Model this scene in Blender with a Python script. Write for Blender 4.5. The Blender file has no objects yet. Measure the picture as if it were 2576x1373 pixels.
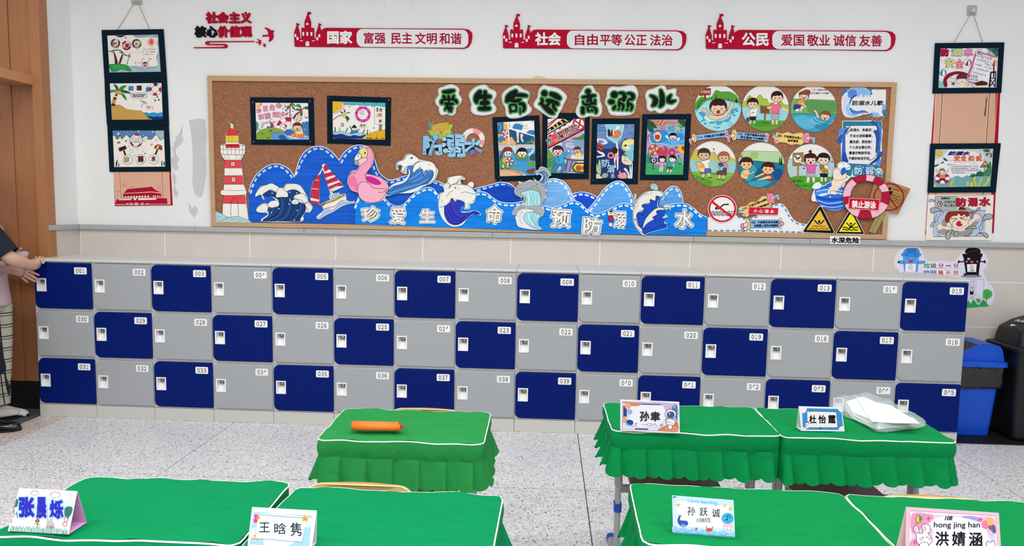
import bpy, bmesh, math, random
from mathutils import Vector, Matrix
from mathutils.geometry import tessellate_polygon
S = bpy.context.scene
COL = S.collection
PI = math.pi
# ---------------------------------------------------------------- camera
F_PX, CAM = 1783.965, Vector((3.26473, -4.34582, 1.41413))
YAW, PITCH, ROLL = 0.0478575, -0.0942050, -0.0180522
ROT = Matrix.Rotation(YAW, 3, 'Z') @ Matrix.Rotation(PITCH, 3, 'X') @ Matrix.Rotation(ROLL, 3, 'Y')
cd = bpy.data.cameras.new('camera'); cam = bpy.data.objects.new('camera', cd); COL.objects.link(cam)
cd.sensor_width = 36; cd.lens = F_PX / 2576 * 36; cd.clip_start = .05
rt, fw, up = ROT.col[0], ROT.col[1], ROT.col[2]
cam.matrix_world = Matrix(((rt[0], up[0], -fw[0], CAM[0]), (rt[1], up[1], -fw[1], CAM[1]), (rt[2], up[2], -fw[2], CAM[2]), (0, 0, 0, 1)))
S.camera = cam
# ---------------------------------------------------------------- light and exposure
S.view_settings.view_transform = 'Standard'
try: S.view_settings.look = 'None'
except Exception: pass
S.view_settings.exposure = 0.0; S.view_settings.gamma = 1; S.view_settings.use_curve_mapping = False
S.world = bpy.data.worlds.new('room_ambience'); S.world.use_nodes = True
bg = S.world.node_tree.nodes['Background']; bg.inputs[0].default_value = (.95, .97, 1, 1); bg.inputs[1].default_value = .58
def area(name, loc, sx, sy, power, rot=(0, 0, 0), col=(1, .985, .96)):
    l = bpy.data.lights.new(name, 'AREA'); l.shape = 'RECTANGLE'; l.size = sx; l.size_y = sy; l.energy = power; l.color = col
    o = bpy.data.objects.new(name, l); COL.objects.link(o); o.location = loc; o.rotation_euler = rot; return o
for ly, pw in ((-1.5, 25), (-3.9, 40), (-6.2, 56)):
    for lx in (.6, 3.0, 5.4):
        area('ceiling_lamp_light', (lx, ly, 3.15), 1.25, .3, pw)
S.cycles.max_bounces = 6; S.cycles.diffuse_bounces = 3; S.cycles.transparent_max_bounces = 12
# ---------------------------------------------------------------- helpers
def ray(px, py):
    return ROT @ Vector(((px - 1288) / F_PX, 1, -(py - 686.5) / F_PX))
def at(px, py, ax, val):
    d = ray(px, py); return CAM + d * ((val - CAM[ax]) / d[ax])
def at_pl(px, py, p0, n):
    d = ray(px, py); return CAM + d * ((p0 - CAM).dot(n) / d.dot(n))
def lin(c): return c / 12.92 if c <= .04045 else ((c + .055) / 1.055) ** 2.4
def rgb(c):
    if isinstance(c, str):
        c = c.lstrip('#')
        c = [int(k * 2, 16) for k in c] if len(c) == 3 else [int(c[i:i + 2], 16) for i in (0, 2, 4)]
    return tuple(lin(v / 255) for v in c[:3])
def mat(name, col, rough=.6, metal=0, noise=0, nscale=20, bump=0, bscale=100, spec=.4, alpha=1, trans=0):
    m = bpy.data.materials.new(name); m.use_nodes = True; nt = m.node_tree; b = nt.nodes['Principled BSDF']
    c = rgb(col); b.inputs['Base Color'].default_value = (*c, 1); b.inputs['Roughness'].default_value = rough
    b.inputs['Metallic'].default_value = metal; b.inputs['Specular IOR Level'].default_value = spec
    b.inputs['Alpha'].default_value = alpha; b.inputs['Transmission Weight'].default_value = trans
    if noise or bump:
        tc = nt.nodes.new('ShaderNodeTexCoord')
    if noise:
        n = nt.nodes.new('ShaderNodeTexNoise'); n.inputs['Scale'].default_value = nscale; n.inputs['Detail'].default_value = 5
        r = nt.nodes.new('ShaderNodeValToRGB')
        r.color_ramp.elements[0].position = .3; r.color_ramp.elements[1].position = .7
        r.color_ramp.elements[0].color = (*[v * (1 - noise) for v in c], 1); r.color_ramp.elements[1].color = (*[min(1, v * (1 + noise)) for v in c], 1)
        nt.links.new(tc.outputs['Object'], n.inputs[0]); nt.links.new(n.outputs[0], r.inputs[0]); nt.links.new(r.outputs[0], b.inputs['Base Color'])
    if bump:
        n2 = nt.nodes.new('ShaderNodeTexNoise'); n2.inputs['Scale'].default_value = bscale; n2.inputs['Detail'].default_value = 3
        bp = nt.nodes.new('ShaderNodeBump'); bp.inputs['Strength'].default_value = bump; bp.inputs['Distance'].default_value = .01
        nt.links.new(tc.outputs['Object'], n2.inputs[0]); nt.links.new(n2.outputs[0], bp.inputs['Height']); nt.links.new(bp.outputs[0], b.inputs['Normal'])
    return m
def nodes(m): return m.node_tree.nodes, m.node_tree.links, m.node_tree.nodes['Principled BSDF']
def obj(name, bm, m=None, parent=None, smooth=False):
    me = bpy.data.meshes.new(name)
    if isinstance(bm, bmesh.types.BMesh):
        bm.normal_update(); bm.to_mesh(me); bm.free()
    o = bpy.data.objects.new(name, me); COL.objects.link(o)
    for mm in (m if isinstance(m, (list, tuple)) else [m] if m else []): me.materials.append(mm)
    if smooth:
        for p in me.polygons: p.use_smooth = True
    if parent: o.parent = parent
    return o
def tag(o, label=None, cat=None, group=None, kind=None):
    for k, v in (('label', label), ('category', cat), ('group', group), ('kind', kind)):
        if v: o[k] = v
    return o
def empty(name, loc, label, cat, group=None, rz=0):
    o = bpy.data.objects.new(name, None); COL.objects.link(o); o.location = loc; o.rotation_euler = (0, 0, rz); o.empty_display_size = .05
    return tag(o, label, cat, group)
def struct(name, bm, m): return tag(obj(name, bm, m), kind='structure')
def B(): return bmesh.new()
def box(bm, x0, x1, y0, y1, z0, z1, bev=0, mi=0):
    v = [bm.verts.new((x, y, z)) for x in (x0, x1) for y in (y0, y1) for z in (z0, z1)]
    fs = [bm.faces.new([v[i] for i in q]) for q in ((0, 1, 3, 2), (4, 6, 7, 5), (0, 4, 5, 1), (2, 3, 7, 6), (0, 2, 6, 4), (1, 5, 7, 3))]
    if bev:
        es = list({e for f in fs for e in f.edges})
        r = bmesh.ops.bevel(bm, geom=es, offset=bev, segments=2, affect='EDGES', profile=.5)
        for f in r['faces']: f.material_index = mi
    for f in fs:
        if f.is_valid: f.material_index = mi
    return bm
def tube(bm, pts, r, n=8, closed=False, cap=True, rs=None):
    pts = [Vector(p) for p in pts]; N = len(pts); rings = []; prev = None
    for i, p in enumerate(pts):
        a = pts[(i - 1) % N] if closed or i > 0 else p; b = pts[(i + 1) % N] if closed or i < N - 1 else p
        t = (b - a).normalized()
        if prev is None:
            u = t.cross(Vector((0, 0, 1)))
            if u.length < .1: u = t.cross(Vector((0, 1, 0)))
            u.normalize()
        else:
            u = (prev - t * prev.dot(t)).normalized()
        prev = u; w = t.cross(u); rr = rs[i] if rs else r
        rings.append([bm.verts.new(p + (u * math.cos(k * 2 * PI / n) + w * math.sin(k * 2 * PI / n)) * rr) for k in range(n)])
    for i in range(N if closed else N - 1):
        A, C = rings[i], rings[(i + 1) % N]
        for k in range(n): bm.faces.new((A[k], A[(k + 1) % n], C[(k + 1) % n], C[k]))
    if cap and not closed:
        bm.faces.new(rings[0][::-1]); bm.faces.new(rings[-1])
    return bm
def loft(bm, rings, closed=True, cap=True):
    R = [[bm.verts.new(p) for p in r] for r in rings]; n = len(R[0])
    for a, c in zip(R, R[1:]):
        for k in range(n if closed else n - 1): bm.faces.new((a[k], a[(k + 1) % n], c[(k + 1) % n], c[k]))
    if cap: bm.faces.new(R[0][::-1]); bm.faces.new(R[-1])
    return bm
def rrect(cx, cy, w, d, r, n=5, rr=None):
    out = []
    for q, (sx, sy) in enumerate(((1, 1), (-1, 1), (-1, -1), (1, -1))):
        r_ = rr[q] if rr else r
        x0, y0 = cx + sx * (w / 2 - r_), cy + sy * (d / 2 - r_)
        if r_ <= 1e-6: out.append((x0, y0)); continue
        for k in range(n + 1):
            a = (q + k / n) * PI / 2; out.append((x0 + r_ * math.cos(a), y0 + r_ * math.sin(a)))
    return out
def prism(bm, pts, f, depth, mi=0):
    """extrude a closed 2-D outline: f(x, y, h) -> point, h from 0 (back) to depth (front)"""
    a = [bm.verts.new(f(x, y, 0)) for x, y in pts]; c = [bm.verts.new(f(x, y, depth)) for x, y in pts]; n = len(pts)
    fs = [bm.faces.new(c), bm.faces.new(a[::-1])] + [bm.faces.new((a[i], a[(i + 1) % n], c[(i + 1) % n], c[i])) for i in range(n)]
    for q in fs: q.material_index = mi
    return bm
def wm(o):
    return (wm(o.parent) @ o.matrix_parent_inverse if o.parent else Matrix()) @ o.matrix_basis
def put(o, parent):
    """make a mesh built in world space a child of its thing"""
    o.parent = parent; o.matrix_parent_inverse = wm(parent).inverted(); return o
random.seed(4)
D = .4452                                     # wall plane behind the lockers
CX = [0, .383, .766, 1.157, 1.547, 1.938, 2.322, 2.707, 3.086, 3.468, 3.848, 4.234, 4.628, 5.02, 5.407, 5.796]
HL, PLH = .31, .081
# ---------------------------------------------------------------- structure materials
m_paint = mat('white_wall_paint', (228, 228, 227), .75, noise=.02, nscale=3, bump=.05, bscale=60)
m_patch = mat('bare_filler', (196, 196, 195), .8, noise=.03, nscale=9)
m_ledge = mat('grey_stone_ledge', (168, 169, 170), .5, noise=.06, nscale=14)
m_wood = mat('beech_veneer', (168, 112, 74), .45, noise=.07, nscale=6)
nd, lk, bs = nodes(m_wood)
for n_ in nd:
    if n_.type == 'TEX_NOISE':
        mp = nd.new('ShaderNodeMapping'); tc_ = [k for k in nd if k.type == 'TEX_COORD'][0]; mp.inputs['Scale'].default_value = (14, 14, .8)
        lk.new(tc_.outputs['Object'], mp.inputs[0]); lk.new(mp.outputs[0], n_.inputs[0])
m_black = mat('black_plastic', (14, 14, 16), .42)
def tile_mat():
    m = mat('beige_wall_tile', (205, 197, 190), .35, noise=.035, nscale=5); nd, lk, b = nodes(m)
    ramp = [k for k in nd if k.type == 'VALTORGB'][0]; tc = [k for k in nd if k.type == 'TEX_COORD'][0]
    br = nd.new('ShaderNodeTexBrick'); br.offset = 0; br.inputs['Scale'].default_value = 1; br.inputs['Brick Width'].default_value = .6
    br.inputs['Row Height'].default_value = .3; br.inputs['Mortar Size'].default_value = .0022; br.inputs['Mortar Smooth'].default_value = 0
    br.inputs['Mortar'].default_value = (*rgb((240, 238, 234)), 1)
    mp = nd.new('ShaderNodeMapping'); mp.inputs['Rotation'].default_value = (PI / 2, 0, 0); mp.inputs['Location'].default_value = (-.0236, .045, 0)
    sx = nd.new('ShaderNodeSeparateXYZ'); cx = nd.new('ShaderNodeCombineXYZ'); ad = nd.new('ShaderNodeMath'); ad.operation = 'ADD'
    lk.new(tc.outputs['Object'], sx.inputs[0]); lk.new(sx.outputs[0], ad.inputs[0]); ad.inputs[1].default_value = -.0236 + .6
    ad2 = nd.new('ShaderNodeMath'); ad2.operation = 'ADD'; ad2.inputs[1].default_value = .0; lk.new(sx.outputs[2], ad2.inputs[0])
    lk.new(ad.outputs[0], cx.inputs[0]); lk.new(ad2.outputs[0], cx.inputs[1]); lk.new(cx.outputs[0], br.inputs[0])
    ad2.inputs[1].default_value = -.3 * 0 + -.072
    lk.new(ramp.outputs[0], br.inputs['Color1']); lk.new(ramp.outputs[0], br.inputs['Color2']); lk.new(br.outputs[0], b.inputs['Base Color'])
    return m
m_tile = tile_mat()
def terrazzo(name, light, mid, dark, warm=None):
    m = mat(name, light, .38); nd, lk, b = nodes(m); tc = nd.new('ShaderNodeTexCoord')
    vo = nd.new('ShaderNodeTexVoronoi'); vo.inputs['Scale'].default_value = 165; vo.inputs['Randomness'].default_value = 1
    v2 = nd.new('ShaderNodeTexVoronoi'); v2.inputs['Scale'].default_value = 78
    ra = nd.new('ShaderNodeValToRGB'); e = ra.color_ramp.elements; ra.color_ramp.interpolation = 'CONSTANT'
    e[0].position = 0; e[0].color = (*rgb(mid), 1); e[1].position = .22; e[1].color = (*rgb(light), 1)
    k = e.new(.62); k.color = (*[v * .82 for v in rgb(light)], 1); k = e.new(.8); k.color = (*[min(1, v * 1.12) for v in rgb(light)], 1)
    sp = nd.new('ShaderNodeSeparateColor'); lk.new(tc.outputs['Object'], vo.inputs[0]); lk.new(vo.outputs['Color'], sp.inputs[0]); lk.new(sp.outputs[0], ra.inputs[0])
    sp2 = nd.new('ShaderNodeSeparateColor'); lk.new(tc.outputs['Object'], v2.inputs[0]); lk.new(v2.outputs['Color'], sp2.inputs[0])
    lt = nd.new('ShaderNodeMath'); lt.operation = 'LESS_THAN'; lt.inputs[1].default_value = .075; lk.new(sp2.outputs[1], lt.inputs[0])
    l2 = nd.new('ShaderNodeMath'); l2.operation = 'LESS_THAN'; l2.inputs[1].default_value = .33; lk.new(v2.outputs['Distance'], l2.inputs[0])
    mu = nd.new('ShaderNodeMath'); mu.operation = 'MULTIPLY'; lk.new(lt.outputs[0], mu.inputs[0]); lk.new(l2.outputs[0], mu.inputs[1])
    mx = nd.new('ShaderNodeMix'); mx.data_type = 'RGBA'; lk.new(mu.outputs[0], mx.inputs['Factor']); lk.new(ra.outputs[0], mx.inputs['A']); mx.inputs['B'].default_value = (*rgb(dark), 1)
    lk.new(mx.outputs['Result'], b.inputs['Base Color'])
    return m
m_terr = terrazzo('grey_terrazzo', (216, 215, 217), (172, 171, 174), (58, 58, 62))
m_terr2 = terrazzo('pinkish_terrazzo', (208, 194, 186), (168, 150, 142), (88, 80, 78))
m_seam = mat('dark_floor_seam', (62, 62, 66), .6)
# ---------------------------------------------------------------- floor, walls
LX = [.18, 1.2917, 3.4863, 5.6803, 7.874]; LY = [1.0, -.8901, -3.084, -5.28]
bm = B()
for i in range(4):
    for j in range(3):
        box(bm, LX[i] + .0025, LX[i + 1] - .0025, LY[j + 1] + .002, LY[j] - .002, -.02, 0)
struct('floor', bm, m_terr)
bm = B(); box(bm, 0, .178, -5.28, 1, -.02, 0); struct('floor_border', bm, m_terr2)
bm = B(); box(bm, -2.6, -.002, -5.28, 1, -.02, 0); struct('floor_threshold', bm, mat('dark_grey_threshold', (84, 84, 86), .5, noise=.1, nscale=30))
bm = B(); box(bm, -2.6, 7.87, -5.28, 1, -.04, -.004); struct('floor_seam', bm, m_seam)
bm = B(); box(bm, .006, 8.6, D, D + .12, 1.216, 3.3); wall = struct('wall_back', bm, m_paint)
bm = B(); box(bm, .006, 8.6, D - .004, D + .12, 0, 1.216); struct('wall_back_tiles', bm, m_tile)
bm = B(); box(bm, -.06, .006, .2, D + .12, 1.216, 3.3); struct('wall_left', bm, m_paint)
bm = B(); box(bm, -.06, .01, .2, D + .12, 0, 1.216); struct('wall_left_tiles', bm, m_tile)
bm = B()
xs = [.03, .851, 1.61, 2.9, 4.24, 5.0, 6.4, 8.6]
for a, c in zip(xs, xs[1:]): box(bm, a + .0008, c - .0008, D - .026, D, 1.2, 1.235, .003)
box(bm, .0, .03, .128, D, 1.2, 1.235, .002)
tag(obj('trim_1', bm, m_ledge), kind='structure')
# ---------------------------------------------------------------- doorway in the left wall: casing, jamb, transom bar
bm = B(); box(bm, -.042, .022, .118, .2, .0, 3.2, .002); door = struct('door_1', bm, m_wood)
def spart(name, bm, m): return tag(obj(name, bm, m, door), kind='structure')
bm = B(); box(bm, -.2, -.03, .15, .19, .19, 3.2); spart('door_jamb', bm, m_wood)
bm = B(); box(bm, -.34, -.203, .143, .18, .19, 3.2, .002); spart('door_stop', bm, m_wood)
bm = B(); box(bm, -.055, -.0425, .13, .16, .19, 3.2, .002); spart('jamb_bead', bm, m_wood)
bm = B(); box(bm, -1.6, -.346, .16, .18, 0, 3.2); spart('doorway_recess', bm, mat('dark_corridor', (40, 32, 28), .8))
bm = B(); box(bm, -.24, -.03, -1.0, .13, 2.128, 2.186, .002); spart('transom_bar', bm, mat('beech_transom', (188, 130, 86), .45, noise=.05, nscale=5))
bm = B(); box(bm, -1.4, -.044, .149, .19, 0, .19); spart('kick_plate', bm, mat('black_kick_plate', (10, 10, 11), .7))
m_steel = mat('brushed_steel', (150, 150, 150), .35, metal=.9)
for z in (1.86, 1.46):
    bm = B(); box(bm, -.345, -.318, .137, .145, z - .06, z + .06, .003)
    for k in (-.035, .035): tube(bm, [(-.331, .14, z + k), (-.331, .133, z + k)], .005)
    spart('hinge', bm, m_steel)
# ---------------------------------------------------------------- text meshes
_tc = {}
def glyphs(s, bold=0., shear=0.):
    """outline fill of a string: (verts 2-D, faces), unit em height, origin centred"""
    key = (s, round(bold, 4), shear)
    if key in _tc: return _tc[key]
    cu = bpy.data.curves.new('t', 'FONT'); cu.body = s; cu.size = 1; cu.align_x = 'CENTER'; cu.offset = bold; cu.shear = shear; cu.resolution_u = 3; cu.fill_mode = 'FRONT'
    o = bpy.data.objects.new('t', cu); COL.objects.link(o)
    me = o.to_mesh(); vs = [(v.co.x, v.co.y) for v in me.vertices]; fs = [tuple(p.vertices) for p in me.polygons]
    o.to_mesh_clear(); bpy.data.objects.remove(o); bpy.data.curves.remove(cu)
    if vs:
        cy = (min(v[1] for v in vs) + max(v[1] for v in vs)) / 2; cx = (min(v[0] for v in vs) + max(v[0] for v in vs)) / 2
        vs = [(x - cx, y - cy) for x, y in vs]
    _tc[key] = (vs, fs); return _tc[key]
def text_into(bm, s, f, h=None, w=None, bold=0., mi=0, shear=0.):
    """put text into a bmesh through f(x, y); h = height, w = width of the ink"""
    vs, fs = glyphs(s, bold, shear); tw = max(v[0] for v in vs) - min(v[0] for v in vs); th = max(v[1] for v in vs) - min(v[1] for v in vs)
    k1 = h / th if h else w / tw; k0 = w / tw if w else k1
    V = [bm.verts.new(f(x * k0, y * k1)) for x, y in vs]; out = []
    for q in fs:
        try: fc = bm.faces.new([V[i] for i in q]); fc.material_index = mi; out.append(fc)
        except ValueError: pass
    return out
# ---------------------------------------------------------------- lockers
m_shell = mat('white_locker_shell', (206, 206, 205), .45)
m_blue = mat('navy_blue_door', (0, 25, 102), .5, bump=.03, bscale=900, spec=.1)
m_grey = mat('grey_door', (160, 163, 166), .42, bump=.03, bscale=900)
m_white = mat('white_plastic', (236, 236, 234), .4)
m_cream = mat('cream_locker_plinth', (196, 194, 188), .5)
m_ltop = mat('pale_locker_top', (203, 203, 201), .4)
m_ink = mat('black_ink', (18, 18, 20), .6)
m_dk = mat('dark_lock_recess', (96, 98, 98), .5)
m_chrome = mat('chrome', (190, 190, 188), .18, metal=1)
HX0, HX1, HZ0, HZ1 = .026, .079, .122, .196        # hole for the lock in the door
def door_mesh(w):
    bm = B(); x0, x1, z0, z1 = .004, w - .002, .008, .3015
    def loop(ins, y):
        o = rrect((x0 + x1) / 2, (z0 + z1) / 2, x1 - x0 - 2 * ins, z1 - z0 - 2 * ins, 0, 6, (.004, max(.036 - ins, .004), max(.036 - ins, .004), .004))
        return [Vector((a, y, c)) for a, c in o]
    prof = [loop(0, .016), loop(0, .005), loop(.002, .0015), loop(.007, 0)]
    R = [[bm.verts.new(p) for p in r] for r in prof]; n = len(R[0])
    for a, c in zip(R, R[1:]):
        for k in range(n): bm.faces.new((a[k], a[(k + 1) % n], c[(k + 1) % n], c[k]))
    hole = [Vector((HX0, 0, HZ0)), Vector((HX0, 0, HZ1)), Vector((HX1, 0, HZ1)), Vector((HX1, 0, HZ0))]
    hv = [bm.verts.new(p) for p in hole]; allv = R[-1] + hv
    for t in tessellate_polygon([[Vector((p.x, p.z, 0)) for p in prof[-1]], [Vector((p.x, p.z, 0)) for p in hole]]):
        try: bm.faces.new([allv[i] for i in t])
        except ValueError: pass
    bmesh.ops.recalc_face_normals(bm, faces=bm.faces)
    bmesh.ops.reverse_faces(bm, faces=[f for f in bm.faces if f.normal.y > .9])
    return bm
def ring_box(bm, x0, x1, z0, z1, t, ya, yb):
    box(bm, x0, x1, ya, yb, z1 - t, z1); box(bm, x0, x1, ya, yb, z0, z0 + t); box(bm, x0, x0 + t, ya, yb, z0 + t, z1 - t); box(bm, x1 - t, x1, ya, yb, z0 + t, z1 - t)
def lock_meshes():
    bm = B(); ring_box(bm, HX0 - .005, HX1 + .005, HZ0 - .005, HZ1 + .005, .0075, -.003, .001)
    box(bm, HX0, HX0 + .0015, 0, .022, HZ0, HZ1); box(bm, HX1 - .0015, HX1, 0, .022, HZ0, HZ1)
    box(bm, HX0, HX1, 0, .022, HZ1 - .0015, HZ1); box(bm, HX0, HX1, .0, .022, HZ0, HZ0 + .0015)
    v = [bm.verts.new(p) for p in ((HX0, .022, HZ1), (HX1, .022, HZ1), (HX1, .006, HZ0), (HX0, .006, HZ0))]; bm.faces.new(v)
    fr = obj('lock_frame', bm, m_white)
    bm = B(); box(bm, .043, .072, .004, .021, .17, .193, .001); la = obj('latch_housing', bm, m_dk)
    bm = B(); box(bm, .055, .068, -.001, .006, .18, .188, .001); tube(bm, [(.061, .001, .186), (.061, .001, .172)], .0025); lt = obj('latch', bm, m_chrome)
    return fr, la, lt
nums = [list(range(1, 16)), list(range(30, 15, -1)), list(range(31, 46))]
tmpl = {}
lock0 = lock_meshes(); locks_used = [False]
shell_me = {}
for r in range(3):
    for c in range(15):
        w = CX[c + 1] - CX[c]; wk = round(w, 3); blue = (r + c) % 2 == 0; num = '%03d' % nums[r][c]
        root = empty('locker', (CX[c], 0, PLH + HL * (2 - r)), ('navy blue' if blue else 'light grey') + ' locker with white plate printed ' + num + ' on its door', 'locker', 'numbered lockers')
        if wk not in shell_me:
            bm = B(); box(bm, .0012, w - .0012, .014, D - .008, .0015, HL - .0015, .0015); ring_box(bm, .0012, w - .0012, .0015, HL - .0015, .0035, .008, .015)
            s = obj('shell', bm, m_shell); shell_me[wk] = s.data
            o = s
        else:
            o = bpy.data.objects.new('shell', shell_me[wk]); COL.objects.link(o)
        o.parent = root
        key = (wk, blue)
        if key not in tmpl:
            o = obj('door', door_mesh(w), m_blue if blue else m_grey); tmpl[key] = o.data
        else:
            o = bpy.data.objects.new('door', tmpl[key]); COL.objects.link(o)
        o.parent = root; door = o
        if not locks_used[0]: fr, la, lt = lock0; locks_used[0] = True
        else:
            fr, la, lt = [k.copy() for k in lock0]
            for k in (fr, la, lt): COL.objects.link(k)
        fr.parent = root; la.parent = fr; lt.parent = fr
        bm = B(); px1, pz1 = w - .03, .2755
        prism(bm, rrect(px1 - .041, pz1 - .022, .082, .044, .006, 3), lambda x, y, h: (x, .0005 - h, y), .0018)
        pl = obj('number_plate', bm, m_white, root)
        bm = B()
        for q_, dg in enumerate(num):
            text_into(bm, chr(0xff10 + int(dg)), lambda x, y: (px1 - .041 + (q_ - 1) * .0205 + x, -.0016, pz1 - .022 + y), h=.0285, w=.0285 * (.34 if dg == '1' else .54), bold=.014)
        obj('digits', bm, m_ink, pl)
for c in range(15):
    w = CX[c + 1] - CX[c]; n1 = '%03d' % nums[0][c]; n3 = '%03d' % nums[2][c]
    bm = B(); box(bm, CX[c] + .0008, CX[c + 1] - .0008, -.004, D - .003, PLH + 3 * HL, 1.0255, .003)
    tag(obj('countertop', bm, m_ltop), 'pale grey top panel lying over the locker numbered ' + n1, 'countertop', 'locker countertop panels')
    bm = B(); box(bm, CX[c] + .001, CX[c + 1] - .001, .004, D - .01, 0, PLH - .002, .002)
    tag(obj('locker_plinth', bm, m_cream), 'cream plinth block on the floor under the locker numbered ' + n3, 'plinth', 'locker plinths')
# ---------------------------------------------------------------- desks, cloths, chairs
from mathutils import noise as NZ
m_cloth = {k: mat('green_cloth_' + k, c, .8, noise=.035, nscale=5, bump=.22, bscale=11, spec=.06) for k, c in (('leaf', (40, 136, 68)), ('emerald', (8, 130, 68)), ('jade', (7, 131, 78)))}
m_pipe = mat('white_piping', (238, 240, 238), .6)
m_frame = mat('grey_painted_tube', (158, 160, 160), .4, metal=.2)
m_bplast = mat('blue_plastic_cap', (18, 66, 178), .4)
m_ply = mat('light_plywood', (226, 186, 132), .5, noise=.07, nscale=8)
m_plyedge = mat('plywood_edge', (240, 206, 150), .5)
m_seatu = mat('brown_laminate_seat', (150, 126, 116), .4, noise=.1, nscale=7)
m_dtop = mat('desk_board', (206, 180, 140), .5)
TOPZ = .61
for m_ in m_cloth.values():                   # creases and ripples of the cloth
    nd, lk, b_ = nodes(m_); bp = [k for k in nd if k.type == 'BUMP'][0]; tc_ = [k for k in nd if k.type == 'TEX_COORD'][0]
    w1 = nd.new('ShaderNodeTexNoise'); w1.inputs['Scale'].default_value = 1; w1.inputs['Detail'].default_value = 6; w1.inputs['Distortion'].default_value = .6
    mp = nd.new('ShaderNodeMapping'); mp.inputs['Scale'].default_value = (13, 20, 9); mp.inputs['Rotation'].default_value = (0, 0, .5); lk.new(tc_.outputs['Object'], mp.inputs[0]); lk.new(mp.outputs[0], w1.inputs[0])
    lk.new(w1.outputs[0], bp.inputs['Height']); bp.inputs['Strength'].default_value = .55; bp.inputs['Distance'].default_value = .02
def cloth(root, w, d, m, tight=(), seed=0, sag=.0035):
    rnd = random.Random(seed); r = .022
    per = rrect(0, 0, w, d, r, 6); P = [Vector((x, y, 0)) for x, y in per]; n = len(P)
    seg = [(P[(i + 1) % n] - P[i]).length for i in range(n)]; L = sum(seg); cum = [0]
    for s_ in seg: cum.append(cum[-1] + s_)
    def pt(s):
        s %= L
        for i in range(n):
            if cum[i + 1] >= s: break
        t = (s - cum[i]) / max(seg[i], 1e-9); p = P[i].lerp(P[(i + 1) % n], t)
        q = Vector((max(-w / 2 + r, min(w / 2 - r, p.x)), max(-d / 2 + r, min(d / 2 - r, p.y)), 0)); nn = (p - q)
        nn = nn.normalized() if nn.length > 1e-6 else Vector((1, 0, 0)); return p, nn
    npl = round(L / .0905); pl = L / npl; samp = []
    for k in range(npl):
        for j in range(11): samp.append((k * pl + pl * (j / 10 * .998 + .001), j / 10, k))
    def tz(p):
        e = min(1, max(0, (max(abs(p.x) / (w / 2), abs(p.y) / (d / 2)) - .8) / .2))
        return sag * NZ.noise(Vector((p.x * 9 + seed * 7, p.y * 9, 3))) - e * e * .003 + e * .004 * NZ.noise(Vector((p.x * 13 + seed, p.y * 13, 9)))
    # top
    bm = B(); ss = [pt(s) for s, _, _ in samp[::2]]; rings = []
    for k in (1, .985, .95, .88, .78, .66, .52, .38, .24, .1):
        ring = []
        for p, nn in ss:
            q = p * k; cr = .002 * (abs(math.sin(q.x * 16 + seed)) ** 24 + abs(math.sin(q.y * 17 + 1)) ** 24)
            ring.append(Vector((q.x, q.y, TOPZ + tz(q) + cr)))
        rings.append(ring)
    loft(bm, rings, True, False); c = bm.verts.new((0, 0, TOPZ + tz(Vector((0, 0, 0)))))
    bm.verts.ensure_lookup_table(); last = [v for v in bm.verts][-1 - len(ss):-1]
    for i in range(len(ss)): bm.faces.new((last[i], last[(i + 1) % len(ss)], c))
    rs_ = [(pt(s), s) for s, _, _ in samp]
    def ring(v):
        out = []
        for (s, f, k) in samp:
            p, nn = pt(s); tg = 1.
            if ('L' in tight and nn.x < -.5) or ('R' in tight and nn.x > .5): tg = .12
            kk = random.Random(seed * 31 + k).uniform(.75, 1.25)
            z0 = TOPZ + tz(p); seam = .062 + .004 * math.sin(s * 5 + seed)
            if v <= 1:
                o = (.0065 * math.sin(PI * v) + .003 * v * NZ.noise(Vector((p.x * 22 + 5 * seed, p.y * 22, v * 2.)))) ; z = z0 - seam * v
            else:
                u = v - 1; saw = f ** 1.3
                o = u * (.010 + .026 * saw * kk) + .003 * (saw - .3) + .004 * u * math.sin(f * 6.28 + k)
                sc = .011 * abs(math.sin(2 * PI * f)) ** .6 if u > .6 else 0
                z = z0 - seam - .090 * u - sc * (u - .6) / .4 * (u > .6)
            q = p + nn * (o * tg + .0008); out.append(Vector((q.x, q.y, z)))
        return out
    loft(bm, [ring(v) for v in (0, .12, .3, .5, .7, .88, 1)], True, False)
    obj('top_cover', bm, m, root, True)
    bm = B(); loft(bm, [ring(v) for v in (1, 1.02, 1.2, 1.4, 1.6, 1.72, 1.82, 1.9, 1.96, 2)], True, False)
    sk = obj('skirt', bm, m, root, True)
    bm = B(); pp = [Vector((p.x + nn.x * .0024, p.y + nn.y * .0024, TOPZ + tz(p) - .0022)) for p, nn in ss]
    tube(bm, pp, .0024, 6, True); obj('piping', bm, m_pipe, root, True)
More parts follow.
